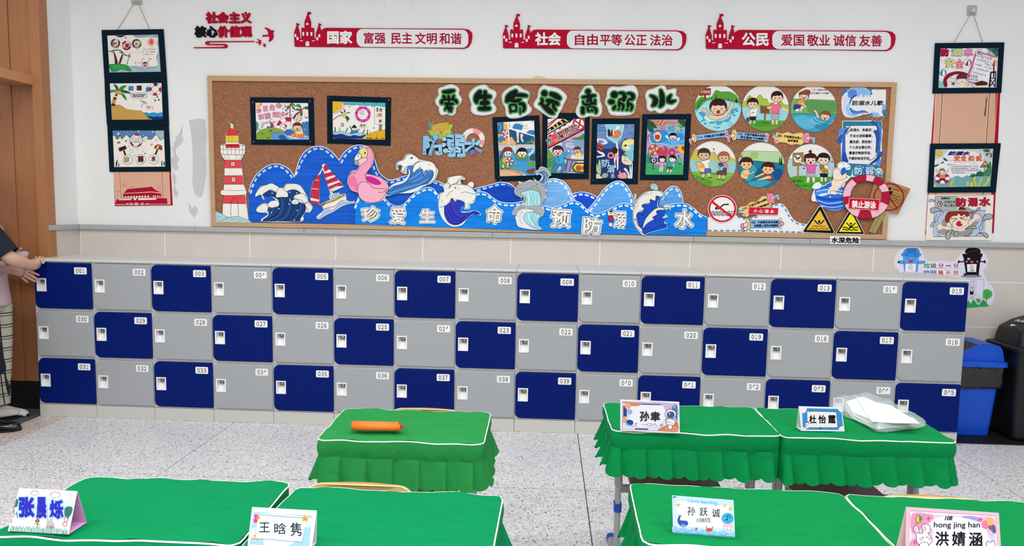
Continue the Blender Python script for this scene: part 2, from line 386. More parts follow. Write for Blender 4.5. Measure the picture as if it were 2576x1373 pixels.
def desk(name, cx, cy, rz, w, d, mk, tight, seed, lab_d, lab_c):
    root = empty('desk', (cx, cy, 0), lab_d, 'desk', 'school desks', rz)
    bm = B(); box(bm, -w / 2 + .014, w / 2 - .014, -d / 2 + .014, d / 2 - .014, TOPZ - .03, TOPZ - .01, .006); obj('tabletop', bm, m_dtop, root)
    bm = B(); ring_box(bm, -w / 2 + .06, w / 2 - .06, TOPZ - .15, TOPZ - .03, .004, -d / 2 + .02, d / 2 - .04); box(bm, -w / 2 + .06, w / 2 - .06, -d / 2 + .02, -d / 2 + .024, TOPZ - .15, TOPZ - .03); obj('book_box', bm, m_frame, root)
    for sx in (-1, 1):
        x = sx * (w / 2 - .048)
        bm = B(); loft(bm, [[Vector((x + a, .0 + b, z)) for a, b in rrect(0, 0, .03, .05, .013, 4)] for z in (.335, TOPZ - .028)]); u = obj('upper_leg', bm, m_frame, root, False)
        bm = B(); v_ = [Vector((x + a, b, z)) for a, b in rrect(0, 0, .031, .051, .013, 4) for z in (.335,)]
        loft(bm, [[Vector((x + a * k, b * k, z)) for a, b in rrect(0, 0, .03, .05, .013, 4)] for k, z in ((.6, .318), (1, .336))]); obj('leg_sleeve', bm, m_frame, u)
        bm = B(); loft(bm, [[Vector((x + a, b, z)) for a, b in rrect(0, 0, .022, .04, .01, 4)] for z in (.03, .4)]); lg = obj('leg', bm, m_frame, root)
        bm = B(); loft(bm, [[Vector((x + a, b, z)) for a, b in rrect(0, 0, .03, .05, .013, 4)] for z in (.23, .262)]); obj('leg_collar', bm, m_bplast, lg)
        bm = B(); tube(bm, [(x, sx * .012 * 0 - d / 2 + .0, .022), (x, d / 2 + .02, .022)], .017, 10); ft = obj('foot_bar', bm, m_frame, root, False)
        for yy, e in ((-d / 2, -1), (d / 2 + .02, 1)):
            bm = B(); tube(bm, [(x, yy - e * .03, .022), (x, yy, .022), (x, yy + e * .012, .022)], .02, 10, rs=[.0195, .0195, .013]); obj('foot_cap', bm, m_bplast, ft)
    bm = B(); box(bm, -w / 2 + .05, w / 2 - .05, .05, .07, .28, .31, .003); obj('crossbar', bm, m_frame, root)
    cl = empty('tablecloth', (cx, cy, 0), lab_c, 'tablecloth', 'fitted green tablecloths', rz)
    cloth(cl, w, d, m_cloth[mk], tight, seed); return cl
desk('A', 2.777, -1.826, .012, .570, .368, 'leaf', '', 1, 'small desk standing alone under the cloth with the orange paper roll', 'fitted leaf-green tablecloth with pleated skirt on the lone desk, orange roll on top')
desk('B', 3.822, -1.632, .012, .606, .366, 'emerald', 'R', 2, 'desk under the green cloth with the astronaut name card, grey leg showing', 'green tablecloth with white piping under the astronaut name card')
desk('C', 4.434, -1.640, -.018, .604, .366, 'emerald', 'L', 3, 'desk under the green cloth with the plastic bag of papers', 'green tablecloth with pleated skirt under the plastic bag of papers')
desk('D', 2.246, -2.588, .022, .600, .37, 'jade', 'R', 4, 'front desk under the cloth with the hand-drawn rabbit and grass name card', 'jade-green tablecloth under the hand-drawn rabbit and grass name card')
desk('E', 2.862, -2.612, -.012, .585, .37, 'jade', 'L', 5, 'front desk under the cloth with the sky-blue star name card', 'jade-green tablecloth under the sky-blue name card with balloons and star')
desk('F', 3.822, -2.502, -.03, .60, .37, 'emerald', 'R', 6, 'front desk under the cloth with the whale name card', 'green tablecloth under the sea-themed whale name card')
desk('G', 4.432, -2.525, -.012, .60, .37, 'emerald', 'L', 7, 'front desk under the cloth with the pink rabbit name card', 'green tablecloth under the pink rabbit name card')
def chair(cx, yb, ztop, w, label, rz=0):
    root = empty('school_chair', (cx, yb, 0), label, 'chair', 'plywood school chairs', rz)
    def back(x, z):
        return Vector((x, .03 * (x / (w / 2)) ** 2 * -1 + .0, z))
    bm = B(); out = rrect(0, ztop - .075, w, .15, .05, 6)
    rings = [[back(x * k, ztop - .075 + (z - ztop + .075) * k) + Vector((0, y, 0)) for x, z in out] for k, y in ((.985, .007), (1, .004), (1, -.004), (.985, -.007))]
    loft(bm, rings, True, False)
    fs = [bm.faces.new(f) for f in ()]
    for y, k in ((.0072, .985), (-.0072, .985)):
        g = []
        for i in range(13):
            x = -w / 2 * k + w * k * i / 12; zs = [p[1] for p in out]; hz = .075 * k
            ex = max(0, abs(x) - (w / 2 - .05)) ; hz2 = hz - (.05 - math.sqrt(max(0, .05 ** 2 - ex ** 2)))
            g.append((bm.verts.new(back(x, ztop - .075 + hz2) + Vector((0, y, 0))), bm.verts.new(back(x, ztop - .075 - hz2) + Vector((0, y, 0)))))
        for a, c in zip(g, g[1:]): bm.faces.new((a[0], c[0], c[1], a[1]))
    obj('backrest', bm, m_ply, root)
    bm = B(); zs = .34; prism(bm, rrect(0, -.185, w + .02, .33, .05, 6), lambda x, y, h: (x, y, zs - .014 + h), .014); obj('seat', bm, m_seatu, root)
    bm = B(); prism(bm, rrect(0, -.185, w + .022, .332, .051, 6), lambda x, y, h: (x, y, zs - .013 + h), .0105); obj('seat_edge', bm, m_ply, root)
    for sx in (-1, 1):
        x = sx * (w / 2 - .04)
        bm = B(); tube(bm, [(x, -.02, ztop - .02), (x, -.012, .45), (x, -.04, .335), (x, -.06, .2), (x, .0, .012)], .0105, 8); obj('rear_leg', bm, m_frame, root, True)
        bm = B(); tube(bm, [(x, -.04, .325), (x, -.28, .322), (x, -.31, .28), (x, -.33, .012)], .0105, 8); obj('front_leg', bm, m_frame, root, True)
    bm = B(); tube(bm, [(-w / 2 + .04, -.3, .22), (w / 2 - .04, -.3, .22)], .008, 8); obj('stretcher', bm, m_frame, root, True)
chair(2.775, -1.44, .559, .315, 'plywood chair with only its backrest rim showing behind the lone desk with the orange roll')
chair(3.79, -1.36, .535, .33, 'plywood chair behind the desk with the astronaut name card')
chair(4.405, -1.40, .535, .32, 'plywood chair behind the desk with the bag of papers')
chair(2.705, -2.225, .545, .35, 'plywood chair with a broad rounded backrest behind the front desk with the sky-blue name card')
chair(3.905, -2.20, .557, .32, 'plywood chair behind the front desk with the whale name card')
chair(4.435, -2.20, .561, .33, 'plywood chair behind the front desk with the pink rabbit name card')
# ---------------------------------------------------------------- paper roll and plastic bag of papers
m_orange = mat('orange_paper', (226, 118, 40), .55); m_red = mat('red_paper_inside', (196, 52, 24), .6)
a, c = at(887, 1072, 2, .632), at(1006, 1075, 2, .632); ax = (c - a); Lr = ax.length; ang = math.atan2(ax.y, ax.x)
roll = empty('paper_roll', (a.x, a.y, .6165), 'orange sheet rolled into a flattened tube on the lone green desk', 'paper', None, ang)
bm = B(); sp = []
for i in range(44):
    t = i / 43 * 2 * PI * 1.75; rr_ = .0215 - .0015 * t
    x_, z_ = rr_ * math.cos(t - .7) * 1.12, rr_ * math.sin(t - .7) * .86 + .0185
    sp.append((x_, z_))
rows = [[Vector((x + .004 * math.sin(i * .5) * (x > .01), -p, z)) for i, (p, z) in enumerate(sp)] for x in (0, Lr * .5, Lr)]
loft(bm, rows, False, False); rl = obj('outer_sheet', bm, [m_orange, m_red], roll, True)
sm = rl.modifiers.new('t', 'SOLIDIFY'); sm.thickness = .0012; sm.offset = 0
bm = B(); fold = [(Lr - .02, -.012, .03), (Lr + .012, -.002, .022), (Lr + .016, .006, .012), (Lr - .02, .01, .008)]
v = [bm.verts.new(p) for p in fold]; bm.faces.new(v); v = [bm.verts.new(p) for p in ((Lr - .02, -.012, .008), (Lr + .012, -.008, .012), (Lr + .014, -.001, .02), (Lr - .02, .0, .026))]; bm.faces.new(v)
fo = obj('inner_fold', bm, m_red, roll); sm = fo.modifiers.new('t', 'SOLIDIFY'); sm.thickness = .001
m_paper = mat('white_paper', (238, 238, 238), .7)
def film(name, col, al, rough=.12):
    m = mat(name, col, rough, spec=.9, bump=.5, bscale=38); nd, lk, b = nodes(m); b.inputs['Alpha'].default_value = al; return m
m_film = film('clear_plastic_film', (225, 236, 236), .30)
bg_c = at(2215, 1050, 2, .63)
bag = empty('plastic_bag', (bg_c.x, bg_c.y, TOPZ), 'clear plastic bag packed with printed papers lying on the corner desk', 'bag')
def pxl(L, z): return [at(x / 3.325 + 1976, y / 3.325 + 960, 2, z) - Vector((bg_c.x, bg_c.y, TOPZ)) for x, y in L]
def stack(name, L, z0, z1, mm, seed):
    bm = B(); pts = pxl(L, (z0 + z1) / 2); k = 9; rings = []
    rnd = random.Random(seed)
    for i in range(k + 1):
        jx, jy = rnd.uniform(-.0025, .0025), rnd.uniform(-.0025, .0025)
        rings.append([Vector((p.x + jx, p.y + jy, z0 - TOPZ + (z1 - z0) * i / k)) for p in pts])
    loft(bm, rings); return obj(name, bm, mm, bag)
stack('paper_stack', [(505, 190), (640, 150), (900, 262), (1080, 345), (770, 368), (560, 275)], TOPZ + .006, .645, m_paper, 1)
stack('top_sheet', [(590, 128), (645, 132), (745, 170), (872, 194), (990, 268), (1120, 348), (905, 345), (730, 333), (690, 290), (655, 232)], .6465, .6475, m_paper, 2)
bm = B(); L0 = [(398, 190), (410, 155), (500, 150), (590, 135), (665, 118), (720, 130), (770, 165), (880, 192), (1000, 262), (1110, 322), (1172, 350), (1120, 372), (960, 388), (830, 405), (770, 400), (680, 352), (580, 303), (500, 276), (440, 220)]
L1 = []
for i, p in enumerate(L0):
    q = L0[(i + 1) % len(L0)]; L1 += [p, ((p[0] + q[0]) / 2, (p[1] + q[1]) / 2)]
P1 = pxl(L1, .625); cen = sum(P1, Vector()) / len(P1); rings = []
for k, z in ((.9, .004), (1, .0065), (1.01, .012), (.99, .022), (.94, .033), (.84, .0415), (.6, .043), (.3, .0435), (.05, .044)):
    ring = []
    for p in P1:
        q = cen + (p - cen) * k; nz = NZ.noise(Vector((p.x * 40, p.y * 40, z * 60))); q = q + (p - cen).normalized() * nz * .006 * (z > .008)
        ring.append(Vector((q.x, q.y, z + (.004 * nz if z > .008 else 0))))
    rings.append(ring)
loft(bm, rings); obj('bag_film', bm, m_film, bag)
# ---------------------------------------------------------------- waste bins
m_bin = mat('blue_bin_plastic', (6, 78, 200), .35); m_liner = mat('black_bin_liner', (16, 16, 18), .22, bump=1., bscale=42, spec=.7)
m_blk = mat('black_bin_plastic', (17, 17, 19), .38, bump=.06, bscale=300); m_wht = mat('white_print', (225, 225, 225), .5)
def trough(bm, x0, x1, y0, y1, z0, z1, fl, r=.03, cap=True):
    cx_, cy_, w_, d_ = (x0 + x1) / 2, (y0 + y1) / 2, x1 - x0, y1 - y0
    R = [[Vector((a, b, z)) for a, b in rrect(cx_, cy_, w_ + 2 * f, d_ + 2 * f, r, 5)] for z, f in ((z0, -.006), (z0 + .008, 0), (z0 + (z1 - z0) * .5, fl / 2), (z1, fl))]
    return loft(bm, R, True, cap)
bb = empty('blue_bin', (5.98, .3, 0), 'blue swing-lid waste bin with black liner bag beside the lockers', 'bin')
bm = B(); trough(bm, 5.845, 6.115, .205, .40, .006, .47, .03); put(obj('bin_body', bm, m_bin), bb)
bm = B(); R = []
for z, f in ((.325, .036), (.34, .045), (.40, .046), (.45, .045), (.475, .04)):
    R.append([Vector((a, b, z + (.02 * NZ.noise(Vector((a * 25, b * 25, 0))) if z < .35 else 0))) + Vector((.006 * NZ.noise(Vector((a * 40, b * 40, z * 50))), .006 * NZ.noise(Vector((a * 40, 5, z * 50))), 0)) for a, b in rrect(5.98, .3025, .27 + 2 * f, .195 + 2 * f, .035, 9)])
loft(bm, R, True, False); put(obj('liner', bm, m_liner), bb)
bm = B(); R = [[Vector((a, b, z)) for a, b in rrect(5.98, .3025, .27 + 2 * f, .195 + 2 * f, .04, 6)] for z, f in ((.462, .052), (.465, .058), (.49, .058), (.496, .05), (.497, .036))]
loft(bm, R, True, True); put(obj('lid_rim', bm, m_bin), bb)
def gable(x0, x1, y0, y1, z0, prof, t):
    """lid side walls: left/right profile along x of the front and back cheeks"""
    bm = B(); pts = [(x0, z0)] + prof + [(x1, z0)]
    for ya, yb in ((y0, y0 + t), (y1 - t, y1)):
        a_ = [bm.verts.new((x, ya, z)) for x, z in pts]; c_ = [bm.verts.new((x, yb, z)) for x, z in pts]; n = len(pts)
        bm.faces.new(a_); bm.faces.new(c_[::-1])
        for i in range(n): bm.faces.new((a_[i], a_[(i + 1) % n], c_[(i + 1) % n], c_[i]))
    return bm
prof = [(5.83, .50), (5.87, .535), (5.95, .575), (6.0, .596), (6.04, .603), (6.09, .602), (6.12, .592), (6.138, .57), (6.155, .495)]
bm = gable(5.825, 6.168, .185, .42, .494, prof, .02)
rg = [[Vector((x, y, z)) for y in (.187, .418)] for x, z in prof[3:]]
loft(bm, rg, False, False); put(obj('lid', bm, m_bin), bb)
bm = B(); loft(bm, [[Vector((x, y, z - .004)) for y in (.206, .399)] for x, z in prof[:4]], False, False)
fl_ = put(obj('swing_flap', bm, m_black), bb); sm = fl_.modifiers.new('t', 'SOLIDIFY'); sm.thickness = .004
bm = B(); text_into(bm, 'PUSH', lambda x, y: Vector((5.92 + y * .9, .29 - x, .5605 + y * .43 + .003)), h=.026, bold=.02); put(obj('push_print', bm, m_wht), fl_)
kb = empty('black_bin', (6.42, .26, 0), 'tall black push-lid waste bin behind the blue bin', 'bin')
bm = B(); R = [[Vector((a, b, z)) for a, b in rrect(6.44, .25, .50 + 2 * f, .30 + 2 * f, .04, 6)] for z, f in ((.012, -.02), (.03, -.012), (.3, .0), (.585, .012))]
loft(bm, R); put(obj('bin_body', bm, m_blk), kb)
bm = B(); R = [[Vector((a, b, z)) for a, b in rrect(6.44, .25, .50 + 2 * f, .30 + 2 * f, .045, 6)] for z, f in ((.572, .022), (.577, .03), (.596, .03), (.602, .022), (.606, .004))]
loft(bm, R); put(obj('lid_rim', bm, m_blk), kb)
bm = B(); R = []
for z, fx, fy in ((.604, .0, .0), (.66, -.008, -.006), (.70, -.02, -.012), (.745, -.075, -.035), (.772, -.13, -.055), (.778, -.16, -.07)):
    R.append([Vector((a, b, z)) for a, b in rrect(6.44, .25, .50 + 2 * fx, .30 + 2 * fy, .045, 6)])
loft(bm, R); lid_ = put(obj('lid', bm, m_blk), kb)
bm = B()
text_into(bm, 'PUSH', lambda x, y: Vector((6.263 + y * .76, .225 + 0, .7505 + y * .4)) + Vector((x * .12 , -x * 1., x * .06)), h=.03, bold=.02)
v = [bm.verts.new(p) for p in ((6.218, .20, .727), (6.218, .25, .727), (6.196, .225, .717))]; bm.faces.new(v)
put(obj('push_print', bm, m_wht), lid_)
bm = B(); box(bm, 5.80, 7.2, .06, .43, .0, .006, .002); tag(obj('floor_mat', bm, mat('black_rubber_mat', (12, 12, 13), .6)), 'thin black rubber mat on the floor under the two bins', 'mat')
# ---------------------------------------------------------------- people at the left edge
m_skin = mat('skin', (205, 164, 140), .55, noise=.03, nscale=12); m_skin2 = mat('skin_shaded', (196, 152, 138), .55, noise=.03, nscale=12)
m_navy = mat('navy_dress_fabric', (16, 24, 42), .85); m_pinks = mat('pale_pink_shirt', (222, 190, 196), .8, noise=.03, nscale=8)
m_hair = mat('black_hair', (22, 18, 17), .5); m_patent = mat('black_patent_leather', (14, 14, 15), .18, spec=.7); m_shoe = mat('white_canvas_shoe', (206, 204, 200), .7)
m_lips = mat('lips', (176, 92, 88), .5); m_eye = mat('dark_iris', (28, 20, 16), .2); m_sclera = mat('eye_white', (232, 230, 226), .3)
def skin_obj(name, chains, m, parent, sub=1):
    """chains: lists of (point, radius) or (key) joins; one skinned surface"""
    me = bpy.data.meshes.new(name); vs, es, rd, keys, roots = [], [], [], {}, []
    for ch in chains:
        prev = None
        for it in ch:
            if isinstance(it, str): i = keys[it]
            else:
                i = len(vs); vs.append(tuple(it[0])); rd.append(it[1])
                if len(it) > 2: keys[it[2]] = i
                if prev is None: roots.append(i)
            if prev is not None: es.append((prev, i))
            prev = i
    me.from_pydata(vs, es, []); o = bpy.data.objects.new(name, me); COL.objects.link(o)
    sk = o.modifiers.new('skin', 'SKIN'); sk.use_smooth_shade = True; sk.branch_smoothing = .3
    for i, r in enumerate(rd):
        d_ = me.skin_vertices[0].data[i]; d_.radius = (r, r) if not isinstance(r, tuple) else r; d_.use_root = i in roots
    if sub: sb = o.modifiers.new('sub', 'SUBSURF'); sb.levels = sub; sb.render_levels = sub + 1
    me.materials.append(m); put(o, parent); return o
def head(root, c, f, hair_len, m):
    """face, eyes, nose, mouth, ears and hair; f = facing direction"""
    f = Vector(f).normalized(); r = f.cross(Vector((0, 0, 1))).normalized(); u = Vector((0, 0, 1))
    def P(a, b, d): return c + r * a + f * b + u * d
    bm = B(); rings = []
    for d, w, fr, bk in ((-.112, .020, .05, -.01), (-.10, .036, .070, .02), (-.07, .052, .082, .055), (-.03, .064, .088, .08), (.0, .070, .086, .09), (.035, .073, .084, .095), (.07, .066, .07, .085), (.10, .042, .04, .055), (.113, .012, .012, .016)):
        rings.append([P(w * math.cos(t), (fr if math.sin(t) > 0 else bk) * math.sin(t), d) for t in [k * 2 * PI / 20 for k in range(20)]])
    loft(bm, rings); 
    nose = [[P(w * s, .082 + o_, d) for s in (-1, -.4, .4, 1)] for d, w, o_ in ((.012, .008, .0), (-.012, .01, .012), (-.03, .016, .02), (-.038, .016, .004))]; loft(bm, nose, False, False)
    for s in (-1, 1): tube(bm, [P(s * .071, .0, .018), P(s * .082, -.012, .012), P(s * .08, -.01, -.012), P(s * .07, .002, -.025)], .009, 6)
    return bm, P
def finish_head(root, P, hair_len, m):
    for s in (-1, 1):
        bm = B(); bmesh.ops.create_uvsphere(bm, u_segments=10, v_segments=8, radius=.0125); [setattr(v, 'co', v.co + P(s * .03, .074, .012)) for v in bm.verts]; e = put(obj('eye', bm, m_sclera, None, True), root)
        bm = B(); bmesh.ops.create_uvsphere(bm, u_segments=8, v_segments=6, radius=.006); [setattr(v, 'co', v.co + P(s * .03, .0835, .012)) for v in bm.verts]; put(obj('iris', bm, m_eye, None, True), e)
    bm = B(); tube(bm, [P(-.022, .082, -.058), P(-.01, .089, -.056), P(0, .09, -.058), P(.01, .089, -.056), P(.022, .082, -.058)], .005, 6, rs=[.002, .005, .006, .005, .002]); put(obj('mouth', bm, m_lips, None, True), root)
    bm = B(); rings = []
    for d, w, fr, bk in ((-hair_len, .05, -.04, .085), (-.08, .078, -.02, .105), (-.03, .084, .0, .112), (.03, .086, .03, .115), (.06, .082, .075, .108), (.1, .055, .062, .075), (.122, .015, .015, .02)):
        rings.append([P(w * math.cos(t), (fr if math.sin(t) > 0 else bk) * math.sin(t), d) for t in [k * 2 * PI / 20 for k in range(20)]])
    loft(bm, rings); put(obj('hair', bm, m_hair, None, True), root)
def Z1(px, py, Y): return at(px / 8.58, py / 8.58 + 570, 1, Y)
def shoe(name, heel, toe, w, h, m, root, strap=False):
    heel, toe = Vector(heel), Vector(toe); d_ = (toe - heel); L = d_.length; d_.normalize(); n_ = Vector((-d_.y, d_.x, 0)); bm = B(); rings = []
    for t, ww, hh in ((0, .5, .55), (.06, .8, .95), (.25, .85, 1.0), (.45, .95, .85), (.65, 1.05, .66), (.85, .9, .55), (.96, .6, .42), (1, .25, .25)):
        rings.append([heel + d_ * (L * t) + n_ * (w / 2 * ww * math.cos(a)) + Vector((0, 0, max(0, hh * h * (.32 + .68 * math.sin(a)) if math.sin(a) > 0 else .32 * hh * h * (1 + math.sin(a) * 1.0)))) for a in [k * 2 * PI / 14 for k in range(14)]])
    loft(bm, rings); o = put(obj(name, bm, m, None, True), root)
    bm = B(); prism(bm, [((heel + d_ * (L * t) + n_ * (w / 2 * s_ * 1.02)).x, (heel + d_ * (L * t) + n_ * (w / 2 * s_ * 1.02)).y) for t, s_ in ((.0, .5), (.06, .85), (.45, .95), (.7, 1.05), (.9, .85), (1.01, .2), (1.01, -.2), (.9, -.85), (.7, -1.05), (.45, -.95), (.06, -.85), (0, -.5))], lambda x, y, hh: (x, y, .0 + hh), .016); put(obj('sole', bm, m_black, None), o)
    if strap:
        bm = B(); tube(bm, [heel + d_ * L * .38 + n_ * w * .5 + Vector((0, 0, .035)), heel + d_ * L * .36 + Vector((0, 0, h * 1.02)), heel + d_ * L * .38 - n_ * w * .5 + Vector((0, 0, .035))], .007, 6); put(obj('strap', bm, m, None, True), o)
    return o
# person in the navy dress, hand on the top corner of the first locker
p1 = empty('person', (-.13, -.43, 0), 'person in a navy dress and black patent shoes resting a hand on the locker corner', 'person')
b0 = Vector((-.13, -.43, 0)); V = lambda x, y, z: b0 + Vector((x, y, z))
wr, el, sh = Z1(735, 860, -.10), Z1(215, 690, -.27), V(.02, .12, 1.28)
pk = Z1(860, 760, -.03)
ch = [[(V(0, 0, .92), (.12, .15), 'pel'), (V(.01, 0, 1.06), (.10, .125), 'wa'), (V(.0, 0, 1.2), (.11, .15), 'ch'), (V(0, 0, 1.33), (.07, .09), 'nb'), (V(.01, 0, 1.40), .05, 'nk'), (V(.025, 0, 1.46), .05)],
      ['pel', (V(.01, .09, .80), .085, 'hl'), (V(.03, .08, .47), .055), (V(.01, .08, .33), .056), (V(.0, .085, .1), .034), (V(.04, .085, .05), .035)],
      ['pel', (V(.01, -.09, .80), .085), (V(.03, -.08, .47), .055), (V(.01, -.08, .33), .056), (V(.0, -.085, .1), .034), (V(.04, -.085, .05), .035)],
      ['nb', (sh, .055, 'sl'), (sh.lerp(el, .6), .047), (el, .043, 'el'), (el.lerp(wr, .35), (.042, .046)), (el.lerp(wr, .7), .033), (wr, (.026, .03), 'wr'), (wr.lerp(pk, .6), (.018, .032), 'pm'), (pk, (.012, .033))],
      ['nb', (V(0, -.16, 1.28), .055), (V(.0, -.2, 1.08), .046), (V(.02, -.2, 1.0), .042), (V(.12, -.16, .9), .034), (V(.16, -.14, .87), .026), (V(.2, -.13, .86), (.02, .034))]]
for k0, k1, k2, r_ in (((790, 745), (775, 690), (790, 652), .0085), ((840, 730), (850, 670), (872, 645), .009), ((890, 745), (915, 690), (935, 655), .009), ((920, 790), (965, 730), (1012, 695), .0085)):
    ch.append([(Z1(*k0, -.035), r_ + .002), (Z1(k0[0] * .5 + k1[0] * .5, k0[1] * .5 + k1[1] * .5 - 6, -.015), r_ + .001), (Z1(*k1, .005), r_), (Z1(*k2, .03), r_ * .85)])
ch.append([(Z1(770, 800, -.07), .013), (Z1(700, 750, -.05), .011), (Z1(645, 725, -.03), .0085)])
for k in range(4):
    y_ = -.115 - .018 * k; ch.append([(V(.21, y_, .855), .0095), (V(.245, y_ - .002, .84), .009), (V(.26, y_, .812), .008)])
ch.append([(V(.17, -.10, .86), .012), (V(.2, -.085, .835), .009), (V(.215, -.085, .81), .008)])
skin_obj('body', ch, m_skin, p1)
hb, P_ = head(p1, V(.035, 0, 1.55), (1, .35, 0), .2, m_skin); put(obj('head', hb, m_skin, None, True), p1); finish_head(p1, P_, .26, m_skin)
bm = B(); rings = []
for z, rx, ry, ox in ((.375, .205, .215, .0), (.39, .206, .216, 0), (.55, .175, .20, .0), (.75, .15, .18, 0), (.92, .135, .165, 0), (1.06, .118, .145, .01), (1.2, .125, .168, .0), (1.28, .105, .16, 0), (1.335, .06, .085, 0), (1.35, .052, .06, .005)):
    rings.append([V(ox + rx * math.cos(t) * (1 + .03 * math.sin(7 * t) * (z < .8)), ry * math.sin(t), z) for t in [k * 2 * PI / 40 for k in range(40)]])
loft(bm, rings, True, False); put(obj('dress', bm, m_navy, None, True), p1)
se = Z1(170, 610, -.26); bm = B()
tube(bm, [sh + Vector((-.02, -.04, .03)), sh, sh.lerp(se, .4), sh.lerp(se, .8), se], .07, 14, False, False, [.05, .074, .073, .069, .067]); put(obj('sleeve', bm, m_navy, None, True), p1)
bm = B(); tube(bm, [V(0, -.12, 1.31), V(0, -.16, 1.28), V(0, -.19, 1.16), V(0, -.2, 1.09)], .07, 14, False, False, [.05, .07, .066, .062]); put(obj('sleeve', bm, m_navy, None, True), p1)
shoe('shoe', V(-.06, .09, 0), at(52, 1078, 2, .01), .088, .085, m_patent, p1, True)
shoe('shoe', V(-.04, -.09, 0), V(.215, -.10, 0), .088, .085, m_patent, p1, True)
# person in the pink shirt and plaid trousers, standing behind
p2 = empty('person', (-.30, -.10, 0), 'person in a pink shirt and plaid trousers standing in the doorway holding a pale phone', 'person')
c0 = Vector((-.30, -.10, 0)); V = lambda x, y, z: c0 + Vector((x, y, z))
w2, w1 = Z1(240, 930, -.10), Z1(300, 570, -.0)
pm2 = Z1(535, 1015, -.07)
ch = [[(V(0, 0, .88), (.115, .14), 'pel'), (V(0, 0, 1.02), .11), (V(.0, 0, 1.16), (.11, .14)), (V(0, 0, 1.28), (.06, .08), 'nb'), (V(.01, 0, 1.35), .045), (V(.02, 0, 1.41), .045)],
      ['pel', (V(.0, .08, .74), .085), (V(.02, .075, .46), .055), (V(.0, .075, .3), .055), (V(.0, .075, .09), .036), (V(.03, .075, .05), .036)],
      ['pel', (V(.0, -.08, .74), .085), (V(.02, -.075, .46), .055), (V(.0, -.075, .3), .055), (V(.0, -.075, .09), .036), (V(.03, -.075, .05), .036)],
      ['nb', (V(0, -.14, 1.22), .055), (V(-.02, -.15, 1.06), .045), (V(-.01, -.13, .98), .041), (w2.lerp(V(-.01, -.13, .98), .4), .034), (w2, (.024, .028)), (w2.lerp(pm2, .55), (.02, .034)), (pm2, (.014, .032))],
      ['nb', (V(0, .14, 1.22), .055), (V(.02, .15, 1.06), .045), (V(.04, .13, .99), .041), (w1.lerp(V(.04, .13, .99), .5), .034), (w1, (.024, .028)), (Z1(380, 600, .01), (.02, .03))]]
for a_, b_, c_, d_, r_ in (((520, 960), (640, 960), (760, 1010), (858, 1055), .0085), ((530, 990), (640, 1035), (750, 1100), (845, 1150), .009), ((500, 1030), (600, 1090), (700, 1150), (788, 1188), .009), ((450, 1070), (500, 1110), (550, 1160), (615, 1212), .0085)):
    ch.append([(Z1(*a_, -.07), r_ + .0025), (Z1(*b_, -.06), r_ + .001), (Z1(*c_, -.045), r_), (Z1(*d_, -.04), r_ * .8)])
for a_, b_, c_ in (((380, 560), (430, 490), (455, 470)), ((400, 640), (470, 650), (500, 645)), ((430, 650), (520, 665), (575, 650))):
    ch.append([(Z1(*a_, .0), .011), (Z1(*b_, -.0), .0095), (Z1(*c_, -.012), .0085)])
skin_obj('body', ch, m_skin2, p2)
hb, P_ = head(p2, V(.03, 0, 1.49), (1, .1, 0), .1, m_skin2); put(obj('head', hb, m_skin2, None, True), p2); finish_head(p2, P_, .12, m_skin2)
bm = B(); rings = []
for z, rx, ry in ((.735, .175, .19), (.75, .176, .19), (.9, .158, .175), (1.05, .138, .165), (1.16, .13, .165), (1.23, .10, .15), (1.285, .055, .075)):
    rings.append([V(rx * math.cos(t), ry * math.sin(t), z) for t in [k * 2 * PI / 32 for k in range(32)]])
loft(bm, rings, True, False); put(obj('shirt', bm, m_pinks, None, True), p2)
for s in (-1, 1):
    bm = B(); tube(bm, [V(0, s * .1, 1.25), V(0, s * .15, 1.2), V(.0, s * .16, 1.1), V(0, s * .155, 1.03)], .06, 12, False, False, [.045, .064, .06, .058]); put(obj('sleeve', bm, m_pinks, None, True), p2)
m_plaid = mat('cream_plaid_fabric', (205, 200, 184), .85); nd, lk, bsdf = nodes(m_plaid); tc = nd.new('ShaderNodeTexCoord'); last = None
sx = nd.new('ShaderNodeSeparateXYZ'); lk.new(tc.outputs['Object'], sx.inputs[0])
for k, (sel, per, off, wd) in enumerate(((0, .062, 0, .11), (0, .062, .014, .07), (2, .075, 0, .09), (2, .075, .016, .06))):
    mm = nd.new('ShaderNodeMath'); mm.operation = 'MULTIPLY_ADD'; mm.inputs[1].default_value = 1 / per; mm.inputs[2].default_value = off / per + 20; lk.new(sx.outputs[sel], mm.inputs[0])
    fr = nd.new('ShaderNodeMath'); fr.operation = 'FRACT'; lk.new(mm.outputs[0], fr.inputs[0]); l_ = nd.new('ShaderNodeMath'); l_.operation = 'LESS_THAN'; l_.inputs[1].default_value = wd; lk.new(fr.outputs[0], l_.inputs[0])
    if last is None: last = l_
    else:
        mxx = nd.new('ShaderNodeMath'); mxx.operation = 'MAXIMUM'; lk.new(last.outputs[0], mxx.inputs[0]); lk.new(l_.outputs[0], mxx.inputs[1]); last = mxx
mx = nd.new('ShaderNodeMix'); mx.data_type = 'RGBA'; lk.new(last.outputs[0], mx.inputs['Factor']); mx.inputs['A'].default_value = (*rgb((205, 200, 184)), 1); mx.inputs['B'].default_value = (*rgb((40, 46, 58)), 1); lk.new(mx.outputs['Result'], bsdf.inputs['Base Color'])
bm = B(); loft(bm, [[V(rx * math.cos(t), ry * math.sin(t), z) for t in [k * 2 * PI / 24 for k in range(24)]] for z, rx, ry in ((.70, .15, .172), (.85, .135, .16), (.98, .12, .145))], True, False)
